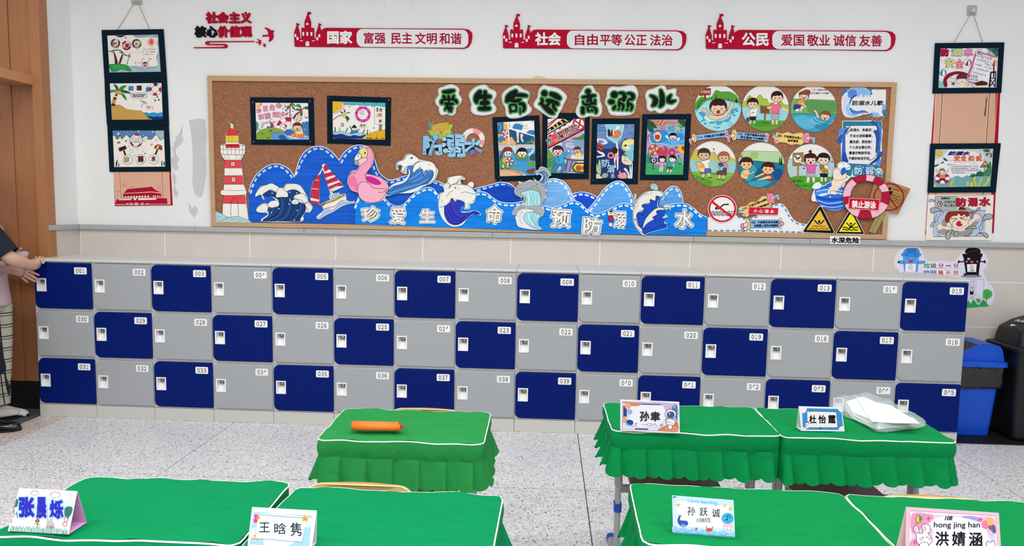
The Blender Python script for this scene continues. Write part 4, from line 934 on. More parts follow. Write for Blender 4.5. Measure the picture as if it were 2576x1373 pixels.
a = Art((1330, 180, 1), .003); a.solid(pts('12,14 22,10 36,13 48,20 52,26 12,26'.split()), 'd9c8a0', .004); tag(a.build('masking_tape', m_art), 'scrap of yellowed masking tape on top of the cork board frame', 'tape')
# ---------------------------------------------------------------- hanging charts at both sides
m_string = mat('hemp_string', (150, 132, 108), .9)
def chart(label, poly, src, frame, apex, l, r):
    P = [at(x, y, 1, D - .002) for x, y in poly]; root = empty('hanging_scroll', sum(P, Vector()) / len(P), label, 'scroll', 'hanging scrolls')
    a = Art((0, 0, 1), .001); a.solid(poly, 'a8102e', .003); a.ox, a.oy, a.s = frame; a.draw(src); a.build('scroll_sheet', m_print, root)
    bm = B(); tube(bm, [at(*l, 1, D - .006), at(apex[0] - 1, apex[1] + 1, 1, D - .02), at(apex[0], apex[1], 1, D - .021), at(apex[0] + 1, apex[1] + 1, 1, D - .02), at(*r, 1, D - .006)], .0016, 6); put(obj('string', bm, m_string), root)
    return root
def hook(label, x0, y0, x1, y1):
    p = at((x0 + x1) / 2, (y0 + y1) / 2, 1, D); root = empty('wall_hook', p, label, 'hook', 'clear adhesive hooks')
    a, b_ = at(x0, y1, 1, D - .002), at(x1, y0, 1, D - .002); bm = B()
    prism(bm, rrect((a.x + b_.x) / 2, (a.z + b_.z) / 2, b_.x - a.x, b_.z - a.z, .01, 4), lambda x, y, h: (x, D - h, y), .002); put(obj('adhesive_plate', bm, mat('clear_hook_plastic', (250, 250, 250), .4, alpha=.22)), root)
    bm = B(); c = at((x0 + x1) / 2, y1 - (y1 - y0) * .45, 1, D - .01); tube(bm, [c + Vector((-.004, .008, 0)), c + Vector((-.004, -.014, -.004)), c + Vector((-.004, -.018, .01)), ], .003, 6); tube(bm, [c + Vector((.006, .008, 0)), c + Vector((.006, -.014, -.004)), c + Vector((.006, -.018, .01))], .003, 6); put(obj('hook_prong', bm, m_white), root)
hook('clear adhesive hook holding the hanging scroll nearest the doorway', 330, -14, 358, 13)
hook('clear adhesive hook holding the scroll above the waste bins', 2431, 13, 2459, 40)
chart('red-bordered hanging scroll with a palace gate picture under three drawings', [(272, 80), (409, 80), (434, 516), (289, 518)], '''P d8a98f 197,100 1940,100 1985,1165 258,1185
P f6cfba 365,100 372,100 420,980 412,980
L 3a2226 12 385,100 430,970
L f6cfba 8 405,100 447,960
L f6cfba 10 210,100 258,1100
L 3a2226 12 1712,100 1752,970
L f6cfba 8 1690,100 1735,960
L f6cfba 8 1738,100 1772,960
L f6cfba 10 1932,100 1978,1160
P a8102e 255,1175 262,1095 300,1012 1870,975 1890,1160
P a8102e 500,850 520,815 640,680 665,690 1350,625 1378,602 1480,700 1600,765 1705,795 1640,805 1400,790 500,835
P a8102e 505,850 1400,800 1680,835 1690,870 1745,865 1740,970 520,985 470,905
L f0c4b0 16 500,830 1380,780 1700,812
P f6e6e4 540,925 600,925 600,965 540,967
P f6e6e4 628,922 688,922 688,962 628,965
P f6e6e4 718,918 778,916 778,960 718,962
P f6e6e4 808,914 866,912 866,957 808,960
P f6e6e4 898,910 952,908 952,955 898,958
P f6e6e4 985,908 1040,906 1040,952 985,955
P f6e6e4 1070,905 1125,903 1125,950 1070,952
P f6e6e4 1158,903 1215,901 1215,948 1158,950
P f6e6e4 1255,901 1310,899 1310,946 1255,948
P f6e6e4 1432,900 1475,898 1475,940 1432,942
P f6e6e4 1498,902 1535,900 1535,938 1498,940
O f6e6e4 1590,918 20
O f6e6e4 1645,916 16
P d8a98f 440,905 505,900 510,965 440,970
P d8a98f 1690,880 1745,878 1745,945 1690,948
L f0c4b0 14 300,992 1060,970 1870,955
P f4eae8 358,1020 750,1006 750,1036 358,1042
P f4eae8 842,985 900,983 912,1036 835,1040
P f4eae8 975,995 1535,985 1535,1025 975,1038
P f0c4b0 258,1168 1985,1158 1985,1172 258,1188
O e2b8a2 635,1160 40 26
O e2b8a2 750,1160 42 36
O e2b8a2 908,1158 58 44
O e2b8a2 1100,1158 42 36
O e2b8a2 1258,1160 40 26
C 6a3038 6 440,550 490,600 540,610 600,580 625,570
C 6a3038 6 500,560 520,530 540,560
C 6a3038 5 720,600 740,630 790,620 840,590
C 6a3038 5 265,745 300,775 385,760
C 6a3038 5 290,880 320,900 350,875
C 6a3038 5 1580,660 1640,670 1700,640
C 6a3038 5 1770,570 1830,590
C 6a3038 5 1790,780 1825,770''', (270, 420, 12.483), (343, -1), (296, 74), (376, 73))
chart('tall peach hanging scroll with two dark-mounted drawings and a comic sheet on it', [(2360, 112), (2522, 110), (2500, 586), (2328, 588)], '''P d2a58c 235,-900 1640,-900 1565,1290 1450,3300 -20,3300 165,1290
L 3a2226 14 425,-600 375,130 300,1290 160,3300
L f2cbb8 8 400,-600 352,130 282,1290
L f2cbb8 8 445,-600 390,130 318,1290
L f2cbb8 10 270,-600 230,130 158,1290
L 3a2226 14 1500,-600 1460,130 1385,1290 1250,3300
L f2cbb8 8 1480,-600 1442,130 1365,1290
L f2cbb8 8 1520,-600 1478,130 1400,1290
L f2cbb8 10 1690,-600 1640,130 1560,1290
L 22201f 12 1400,215 1395,260
L 22201f 22 1392,250 1380,330
L 22201f 20 1380,330 1370,500
L 22201f 24 1368,500 1355,580 1352,660
L 4a4440 8 1400,140 1398,160''', (2330, 220, 9.155), (2446, 29), (2400, 107), (2472, 106))
framed('island drawing with two palms and red sun, topmost on the doorway-side scroll', (250, 60, 9.806), .007, '50,150 1578,128 1660,1335 120,1340', '195,290 1445,262 1512,1180 250,1197', '''P 8fa9b4 795,275 1450,260 1450,330 1420,352 1330,330 1260,315 1150,330 1000,345 900,335 850,305
P 0d1a34 380,290 650,285 600,315 510,335 440,315
P 9fb2bc 1440,370 1520,370 1520,1200 1430,1200 1440,960 1400,860 1410,780 1450,690 1440,560 1410,480
P a3b7be 700,1030 780,1035 860,1025 950,1040 1060,1030 1250,1045 1340,1050 1440,1020 1520,1000 1520,1200 240,1200 240,1150
C 64788e 10 800,1095 850,1075 930,1090 1000,1110 1090,1100
C 64788e 10 1150,1090 1200,1100 1280,1085 1390,1075
C 8294a4 8 900,1140 1000,1130 1100,1150 1250,1130
S 2f9048 240,1000 400,985 560,990 680,1020 760,1090 795,1150 740,1172 640,1150 520,1130 400,1180 300,1170 240,1080
S 3fa257 330,1040 480,1020 620,1060 640,1100 480,1090 360,1120
P 5a2e2c 345,690 365,685 410,780 440,880 462,985 380,988 372,860
P 5a2e2c 560,740 590,750 565,860 520,985 470,985 500,880
P 8a8a82 725,800 745,805 690,1000 660,1010
P 7c766c 750,730 768,830 700,800
L 4a4844 6 750,730 768,830 700,800 750,730
S 2c5a40 235,670 330,655 440,635 540,660 590,710 590,740 520,680 430,655 340,680 240,685
S 2c5a40 480,710 560,700 590,725 680,770 715,800 640,780 590,740 560,730
P 2c5a40 370,590 350,660 300,770 320,700 340,640
P 2c5a40 590,740 640,800 620,750
B 8c1436/9fc49a/8c1436/a0305a/b88a3c/3c4a6a 395,480 118,72 6 200 0
T 444e66 385,485 80 防 b=.03 w=110
B 8c1436/c4ccc0/86b28c/8c1436/8c1436/86b28c 672,532 118,75 6 200 0
T b01832 675,535 110 溺 b=.05 w=110
B 2f6a3c/c49a34/2f6a3c/b88a3c/8c1450/8c1450 920,490 118,72 6 240 0
T 3c7a54 915,495 95 水 b=.03 w=100
P 8c1436 628,335 665,330 655,375
P 8c1436 925,630 950,630 940,655
P 8c1436 425,615 448,615 438,640
L e05030 13 1280,450 1180,405
L e05030 13 1280,450 1170,470
L e05030 13 1280,450 1210,535
L e05030 13 1280,450 1262,570
L e05030 13 1280,450 1325,550
L e05030 13 1280,450 1370,485
L e05030 13 1280,450 1375,405
L e05030 13 1280,450 1335,360
L e05030 13 1280,450 1295,345
L e05030 13 1280,450 1258,335
L e05030 13 1280,450 1222,350
O e2582e 1280,450 50 54
X 6a6866 4 1080,625 1390,625 14 26
X 6a6866 4 1050,685 1380,688 16 30
X 6a6866 4 1055,748 1320,750 13 28
P d89080 1030,890 1050,890 1060,990 1085,1020 1060,1025 1040,980
P d89080 1195,890 1215,890 1205,1000 1185,1030 1170,1020 1190,980
O d89a86 1125,995 48 45
P 3a1c1c 1075,970 1090,945 1140,935 1175,960 1175,985 1120,970 1090,990
O a02030 1125,1028 20 18
O aab0b0 1075,862 26 14
O aab0b0 1250,862 38 16
O aab0b0 890,962 26 14
O aab0b0 975,955 26 14
L c8c2b8 4 600,700 1050,695''')
framed('beach drawing with sandy hill and red lifebuoy, second on the doorway-side scroll', (255, 190, 9.806), .006, '75,65 1610,48 1640,600 1665,1222 135,1222 90,560', '208,196 1480,185 1515,1082 262,1090', '''S 2f94c4 1055,930 1100,905 1180,925 1280,905 1380,925 1450,910 1530,920 1530,1040 1200,1060 1120,1000
S 1a2c7c 1150,1030 1200,1000 1280,1020 1370,1005 1440,1020 1530,1010 1530,1100 1180,1100
S c49a50 220,750 300,730 420,730 520,775 600,820 800,850 960,870 1060,950 1150,1030 1210,1110 200,1110
C 3a2418 9 240,745 420,728 520,770 600,820
C 3a2418 9 950,860 1060,940 1200,1080
Q 4a2c26 6 245,750 255,680 345,695 340,740
P c49452 255,670 275,585 365,615 345,685
P 5a3a38 285,590 300,530 385,545 365,605
P e2bfa0 305,525 325,490 395,510 385,540
P 4a2c26 330,490 350,450 405,470 395,508
S 1a5a48 300,215 360,230 410,290 420,370 380,370 345,300
S 3c8a3c 420,360 470,280 550,245 625,250 570,310 520,360 450,375
S 3f9a40 205,370 280,345 370,365 360,410 280,415 205,430
S 1f5c44 480,355 600,365 690,405 730,445 640,440 550,430 480,390
S 2f8038 470,440 540,450 600,520 628,615 560,560 510,500
O 2a1a14 390,412 46
O e0a050 390,412 40
O 2a1a14 460,425 46
O e0a050 460,425 40
T 2a82b4 735,315 125 防 b=.075 w=130
T 2c3034 930,310 125 弱 b=.06 w=130
T 2a82b4 1145,335 150 水 b=.08 w=120
B c41f34/efece6/c41f34/efece6/c41f34/efece6/3a3448/efece6 1330,340 150,90 8 -20 7
d 30363a 8 20 6 740,445 920,425 1110,430 1125,490 1110,545 920,555 750,550 725,495
T 2a2c2e 920,472 38 不乱去河边游泳 b=.03 w=340
T 2a2c2e 920,512 38 珍爱生命安全第一 b=.03 w=320
S 2e3a40 1385,495 1395,530 1375,548 1362,530
S 2e3a40 1330,580 1342,618 1322,638 1308,618
S 2e3a40 1420,570 1436,600 1412,622 1396,602
T c0324c 1165,780 72 NO b=.01 w=110 sk=.2
L c0324c 10 1275,760 1262,825
O 30343a 1248,850 6
Q d8d6d0 5 960,590 1130,675 1115,712 945,625
X 3a3a3a 8 975,615 1105,680 4 30
Q d8d6d0 4 1015,680 1035,685 990,780 970,775''')
framed('drawing with three letter bubbles and a parasol, lowest on the doorway-side scroll', (260, 310, 9.806), .006, '95,50 1608,36 1640,600 1660,1190 150,1198 120,600', '230,180 1490,180 1525,1068 270,1078', '''S 5580b0 220,170 1500,170 1500,340 1440,400 1390,400 1350,320 1300,285 1250,330 1180,395 1110,385 1080,315 1000,330 960,360 660,350 600,310 560,280 520,330 460,380 430,350 415,300 380,360 340,395 310,360 290,310 240,300
P 9fb2bc 1280,180 1500,180 1500,330 1440,400 1400,400 1360,320 1290,280
C 1c2a40 10 240,300 290,310 310,365 340,395 385,360 415,295 430,350 460,380 520,330 560,280 600,310 660,355
C 1c2a40 10 960,360 1020,325 1080,315 1100,375 1150,398 1200,385 1260,310 1310,290 1350,320 1385,390 1430,405 1490,350
O d8dee0 370,258 32 32 6
O d8dee0 870,190 26 26 6
O d8dee0 1215,212 26 26 6
O 9fb8d0 600,245 14
O 9fb8d0 975,298 14
O 1c2a40 810,425 162 168
O efece6 810,425 154 160
B b03456/efece6/efece6/b03456/efece6/b03456/efece6/efece6 810,425 152,118 8 -105 6 1.04
L 2a2a2c 6 700,378 905,378
L 2a2a2c 6 695,428 920,425
L 2a2a2c 6 700,475 905,475
X 5a5a5a 4 730,352 890,355 8 34
X 5a5a5a 4 715,408 905,405 9 34
X 5a5a5a 4 715,455 905,455 9 34
P a02c40 340,462 415,452 418,490 345,494
P a83c4c 535,420 575,415 578,455 545,460
P 3c1620 370,610 545,548 578,632 400,700
P 3c1620 482,680 525,665 562,775 525,795
F b03040 5 1255,600 1300,540 1380,525 1440,570 1445,660 1380,640 1320,640
P e8d68c 1380,530 1340,640 1300,630 1345,550
P 5a5a30 1385,530 1425,560 1400,645 1350,645
P 3c1620 1320,640 1355,655 1305,772 1260,765
O 24262a 605,895 120 124
O e9e4da 605,895 113 117
O 24262a 922,888 124 124
O e9e4da 922,888 117 117
O 24262a 1243,882 124 124
O e9e4da 1243,882 117 117
T 44482c 580,890 145 防 b=.09 w=135
T c9c890 580,890 135 防 b=.02 w=125
T 5a1c34 918,885 155 弱 b=.06 w=145
T 2a1018 1240,870 150 水 b=.07 w=120
T 9c1c5c 1240,870 140 水 b=.03 w=105
S 1c2424 340,890 345,950 330,1065 310,1060 308,980
S 1c2424 370,970 390,1010 385,1062 365,1060 375,1010
S 1c2424 1445,915 1455,980 1445,1060 1430,1055 1432,970
S 1c2424 1485,955 1510,960 1512,1045 1495,1045
P d77a94 1160,510 1190,500 1220,505 1215,530 1190,552 1165,535
P b0707c 1285,405 1320,405 1302,438
R 8ab0b0 6 690,680 42 42
X 8a8a8c 4 985,380 1100,390 6 50
X 8a8a8c 4 985,440 1060,450 4 40
P 2a2a2a 1035,720 1055,755 1015,755
L 4a4a4c 6 990,660 996,710
L 6a6a6c 5 835,615 838,680
L 7a5a62 6 600,575 650,550
O c8b8a8 770,790 18''')
framed('drawing of a boy in a pool with pink-edged notes, topmost above the bins', (2340, 90, 9.155), .007, '115,168 1712,150 1675,740 1640,1312 58,1328 85,760', '238,293 1572,283 1522,1188 190,1200', '''T a81838 335,385 190 防 b=.1 w=205
T 3a3c34 610,380 195 溺 b=.11 w=270
T c3cc98 610,380 180 溺 b=.05 w=255
T 8a2848 880,378 200 水 b=.12 w=235
T e88ab4 880,378 185 水 b=.07 w=215
T 3a3c34 447,630 235 安 b=.1 w=215
T d6cf8a 447,630 222 安 b=.055 w=200
T a03038 672,640 235 全 b=.1 w=190
T ee9090 672,640 222 全 b=.055 w=175
L 6a6a6c 5 235,575 350,578
L 6a6a6c 5 555,570 590,570
O efece8 865,608 82 80 8
P a01c38 815,660 850,590 905,540 875,610 870,688 830,680
P 8c1430 900,545 940,580 945,640 920,670 925,600
O efece8 290,845 80 78 8
P 2f80b4 225,850 260,800 310,770 285,840 280,920 240,905
P 3a6a90 320,775 365,820 365,860 340,900 345,840
P 8cc0b8 195,1035 290,1040 300,1100 330,1190 190,1200
R a01c38 70 640,1030 300 180 150 330
F 8c1430 3 300,1060 320,970 400,890 540,840 720,835 860,880 850,910 740,880 600,885 480,930 395,1000 380,1080 400,1150 350,1190 315,1140
P dedade 400,1000 480,930 600,890 850,910 860,1100 700,1190 420,1150
C 3a3a3c 6 435,990 480,975 520,990 590,978
C 3a3a3c 6 400,1055 440,1045 480,1055 520,1045
P 5a5a60 550,1050 560,1090 590,1100 555,1120 545,1160 520,1130 480,1140 500,1100 480,1070 525,1075
F e9dccc 5 560,1030 590,1020 640,1090 650,1170 620,1165 600,1100
F e9dccc 5 870,1010 885,1030 840,1130 790,1180 810,1120
O e9dccc 730,1040 118 72 6
S 5c2e28 610,1020 605,960 640,900 730,878 820,900 855,960 850,1020 820,990 640,995
C 3a2a26 6 655,1025 670,1012 690,1025
C 3a2a26 6 770,1020 785,1008 805,1020
P 7a2430 715,1050 750,1050 732,1085
P e9dccc 640,1110 820,1110 790,1190 640,1190
Q e9e6ec 5 1065,410 1540,510 1480,1140 880,1050
L d05a94 34 1055,400 965,690 870,940
L d05a94 30 1080,365 1310,425 1540,500
L d05a94 32 870,1050 960,1075 1040,1100
C 7a2454 6 1030,420 950,680 850,900
B efece8/efece8 1120,395 75,38 8 0 8
X 3a3a3c 5 1070,395 1170,395 5 100
T 3a3a3c 1300,510 80 四个记牢 w=260 r=10
X 55555a 5 1070,545 1370,610 12 36
X 55555a 5 1260,630 1350,670 4 44
X 55555a 5 1020,645 1420,760 14 46
X 55555a 5 985,740 1350,820 12 46
X 55555a 5 960,825 1280,920 11 46
T 4a4a50 1010,930 70 去逞能 w=180 r=10
T 4a4a50 980,1005 62 珍爱生命 w=200 r=8
P 8c2038 1075,1015 1095,1010 1112,1020 1090,1048
Q 3a1a28 4 1385,830 1520,815 1515,850 1400,860
Q 3a1a28 4 1385,840 1415,830 1380,1180 1345,1180
L 3a1a28 30 1465,680 1465,960
L 3a1a28 24 1510,830 1500,1180
L 3a1a28 22 1375,980 1510,975
L 3a1a28 22 1375,1170 1500,990
L 3a1a28 22 1385,1000 1490,1170
Q e8d6a4 5 1350,685 1500,540 1540,600 1535,690
P c0342c 1420,690 1500,545 1490,690
P c0342c 1515,560 1540,600 1540,660
S 4a7464 1300,285 1440,290 1440,390 1380,370 1340,320
S 2c5a58 1440,290 1570,290 1570,400 1490,440 1440,390
S a9b8a0 1310,380 1360,345 1440,390 1410,430 1340,410
S 3c6a60 1450,390 1570,360 1560,470 1500,460
O d8caa4 1430,420 22
O d8caa4 1465,440 18
S 4c2620 1030,1100 1050,1070 1100,1060 1180,1035 1270,1055 1320,1080 1310,1130 1250,1140 1080,1145
P e9d9b8 1080,1150 1290,1140 1300,1190 1070,1190
B b8ccae/efece6 945,1160 80,40 8 0 5''', 'e6e3ea')
framed('drawing of a swimmer in a striped ring with yellow seaweed, above the bins', (2325, 350, 9.155), .008, '145,102 1768,92 1705,640 1650,1222 80,1232 112,700', '258,235 1592,222 1520,1090 212,1108', '''P c2c6ca 240,230 1600,215 1580,480 1440,600 1350,500 1330,380 1180,290 1080,270 900,260 560,250 440,400 250,480
S e4e0e2 450,390 480,330 540,310 540,250 640,250 760,240 880,260 1000,250 1080,270 1180,290 1250,350 1340,360 1380,440 1300,510 1230,500 1150,550 1000,510 900,550 820,520 740,540 660,490 560,490 480,440
C 5a5e64 6 550,470 600,498 670,480 730,535 820,520 880,550 1000,510 1070,540 1150,550 1230,495 1320,500 1400,450
S e4e0e2 240,520 340,470 430,480 440,560 330,580 240,640
O d9c03c 345,325 75 75 5
C a08018 6 300,320 330,330 350,300 390,310
C a08018 6 310,360 345,375 380,350
T 20286a 800,325 95 防溺水 b=.06 w=520 sk=.35
T d8643c 755,440 140 安 b=.06 w=140
T d8643c 905,435 140 全 b=.06 w=140
T d8643c 1080,440 130 细 b=.06 w=140
T d8643c 1255,445 130 说 b=.06 w=150
O b8b4b0 1105,440 22 32
B b0243c/efece6 1290,395 44,18 6 0 3
S 2c6a48 1350,250 1420,230 1510,240 1500,290 1420,300
S 2c6a48 1420,330 1480,330 1470,375 1420,375
S 8a5a48 1480,290 1560,330 1580,260 1590,260 1560,390 1540,400 1520,350
S 2c6a48 1500,400 1560,380 1550,420
S 1f5c48 430,430 490,440 540,490 530,505 470,490
S 1f5c48 380,545 445,520 440,555
S 1f5c48 240,600 325,575 320,605 250,640
C 2a4a40 6 250,625 330,585 400,550 450,500
X 5a5a5e 4 535,580 710,578 14 22
L 8a8a8e 3 530,595 1235,590
X 55555a 4 610,630 1245,628 40 24
L 8a8a8e 3 560,645 1245,640
X 55555a 4 610,678 1245,676 40 24
L 8a8a8e 3 610,692 1245,688
X 55555a 4 625,725 1320,716 44 26
L 8a8a8e 3 625,738 1320,730
X 55555a 4 635,772 950,770 22 24
L 8a8a8e 3 635,786 1165,780
S 6aa8a8 205,920 240,890 300,930 560,930 620,900 690,870 780,850 860,890 930,870 1000,845 1080,880 1200,850 1300,840 1400,850 1530,830 1530,1120 200,1120
C 3a6a70 7 690,870 780,852 860,890 930,868 1000,843 1080,878
S 2c7054 1050,870 1080,810 1150,795 1220,830 1230,860 1100,880
S 1f5f4a 1200,830 1210,770 1290,740 1370,770 1390,830 1330,855 1250,850
S 3f8058 1370,830 1370,740 1440,680 1480,560 1540,530 1530,830
Q efece6 4 1372,660 1408,660 1406,712 1370,712
P k 1372,672 1408,672 1407,690 1371,690
Q 2a2624 5 1280,650 1410,490 1495,645
P e2c25c 1312,635 1408,515 1462,630
P 4a4428 1340,600 1440,600 1445,625 1330,625
L 2a2624 8 1370,570 1405,600 1430,565
O 2a2020 418,905 178 128
B b02050/e8e2e6 418,905 172,60 8 22 4 .72
Q e07858 5 350,820 490,815 485,910 360,905
H 8c6a44 ecd6c4 415,745 58 s
F ecd6c4 4 350,790 290,760 270,700 300,690 330,750 370,800
F ecd6c4 4 470,790 520,750 545,690 570,690 545,760 490,815
V d0c84c 12 530,1095 720,1095 12 50
S d0c84c 600,1010 650,930 690,900 680,960 640,1020 600,1080 580,1080
S d0c84c 980,1080 970,1000 1010,950 1030,1010 1020,1080
S d0c84c 1060,1080 1070,1000 1110,990 1120,1080
S d0c84c 1160,1085 1130,960 1140,880 1200,870 1180,950 1210,1040 1200,1085
S d0c84c 1230,1085 1270,970 1300,900 1345,905 1320,970 1270,1085
S d0c84c 1340,1085 1420,980 1460,890 1510,880 1490,970 1400,1085
S d0c84c 215,1090 250,1020 285,1040 260,1090
C 6a7a30 5 1010,960 1000,1080
C 6a7a30 5 1165,890 1180,1080
C 6a7a30 5 1310,910 1250,1080
C 6a7a30 5 1480,890 1370,1080
C 6a7a30 5 670,920 600,1070''', 'e6e2e6')
cut('comic_drawing', 'cream comic sheet of a crying red-haired boy in water on the scroll above the bins', 'drawing', (2320, 480, 9.805), .006, .0015, '150,95 1765,98 1735,660 1705,1218 88,1218 118,650', '''P a8b4b0 320,130 860,130 850,470 305,470
L 2a3038 9 320,130 860,128 850,470 300,472 320,130
L 2a3038 9 892,128 1575,112 1560,468 880,470 892,128
P b4c4dc 300,500 1555,495 1530,1120 270,1130
L 2a3038 11 300,495 1560,490 1540,1120 262,1132 300,495
S 9a9690 480,760 540,700 640,760 720,900 900,980 1040,1000 1140,880 1300,760 1400,760 1300,900 1180,1100 900,1110 700,1090 420,1060 380,990 540,940 500,860
S 6a6e80 1150,520 1310,500 1280,560 1200,580
S 8a8a90 1180,600 1280,580 1250,680 1190,700
C 24303c 11 330,550 355,600 310,700 290,740
C 24303c 11 430,545 440,600 400,660 375,740 390,780
C 24303c 11 490,600 500,550 540,510
C 24303c 11 1530,580 1540,640 1480,740 1470,800 1410,900 1410,1020 1310,1120
C 24303c 10 1535,740 1490,830 1500,900 1460,980
C 24303c 10 370,1070 420,1120 560,1130
C 24303c 10 1030,1110 1130,1110 1180,1050 1240,1010
F ecd9c6 6 520,870 480,830 400,790 410,830 355,830 370,860 325,880 370,905 340,930 390,940 380,970 430,975 520,930 620,970 780,950 800,900 640,880 560,870
F ecd9c6 6 1140,830 1150,740 1250,680 1260,620 1320,530 1320,580 1370,530 1370,590 1430,545 1410,610 1470,590 1430,650 1470,650 1410,700 1320,715 1240,800 1150,880
F ecd9c6 6 740,900 780,980 900,1000 1020,990 1130,880 1120,800
F ecd9c6 6 680,640 690,780 780,900 880,935 980,920 1080,850 1150,740 1130,620 900,560
F ecd9c6 5 600,820 640,780 690,800 720,870 660,890 610,870
F ecd9c6 5 1110,630 1160,620 1180,680 1140,720
S 8a3020 560,660 560,640 590,580 640,520 760,505 1100,505 1160,560 1160,610 1090,640 1050,590 1000,600 960,630 920,580 880,560 870,610 760,620 690,680 660,760 600,780 560,720
C 5a1c14 7 700,520 690,640
C 5a1c14 7 820,510 800,610
C 5a1c14 7 960,510 970,600
C 5a1c14 7 1080,510 1090,620
C 2a2020 14 695,690 780,680 860,685 800,730 740,770
C 2a2020 14 1060,620 1000,660 930,670 1000,690 1090,720
S c8204c 900,740 950,745 950,790 1000,830 960,870 890,880 840,840 845,780
C 7a1030 8 850,820 900,810 950,860
P 2a2a2e 745,790 758,830 735,830
F b4bcc0 11 170,250 180,215 240,205 300,230 325,265 250,255 190,270
F a4acb0 12 205,500 210,440 270,415 380,420 450,470 490,510 400,505 320,520 240,545
F b4bcc0 11 340,760 260,770 215,830 205,870 235,890 270,870 300,800
F a4acb0 12 760,960 680,970 600,1040 575,1120 600,1180 650,1190 690,1150 700,1040
F a4acb0 11 880,990 820,1010 785,1080 800,1120 860,1120 880,1050
F a4acb0 12 1490,740 1500,660 1560,590 1660,570 1730,600 1730,660 1660,700 1560,710
F a4acb0 11 1335,510 1350,450 1380,415 1430,415 1420,460 1370,490
F a4acb0 11 1400,1040 1500,1035 1590,1050 1630,1110 1600,1155 1550,1140 1500,1080
F a4acb0 11 1060,950 1150,880 1250,870 1330,890 1330,930 1250,930 1160,910
P 6a1c24 890,465 930,385 1020,405 1090,440 1070,468
P 8fa0a4 1000,398 1160,410 1220,465 1110,460
R 9c2c50 16 440,320 62 62
P efece6 390,300 490,290 480,360 400,360
P 6a2440 400,280 440,310 480,280 470,340 430,350
L 9c2c50 14 400,275 485,365
T 2c3a3c 580,182 48 温馨提示 b=.03 w=230
T 2c3a3c 680,272 66 珍惜生命 w=270 b=.01
T 2c3a3c 680,360 66 防止溺水 w=270 b=.01
T 2a0a10 960,278 225 防 b=.06 w=262
T c41838 960,278 212 防 b=.03 w=248
T 2a0a10 1245,275 220 溺 b=.06 w=250
T c41838 1245,275 207 溺 b=.03 w=236
T 2a0a10 1545,268 230 水 b=.06 w=292
T c41838 1545,268 217 水 b=.03 w=276''', None, m_art, 'e8e0d8', False)
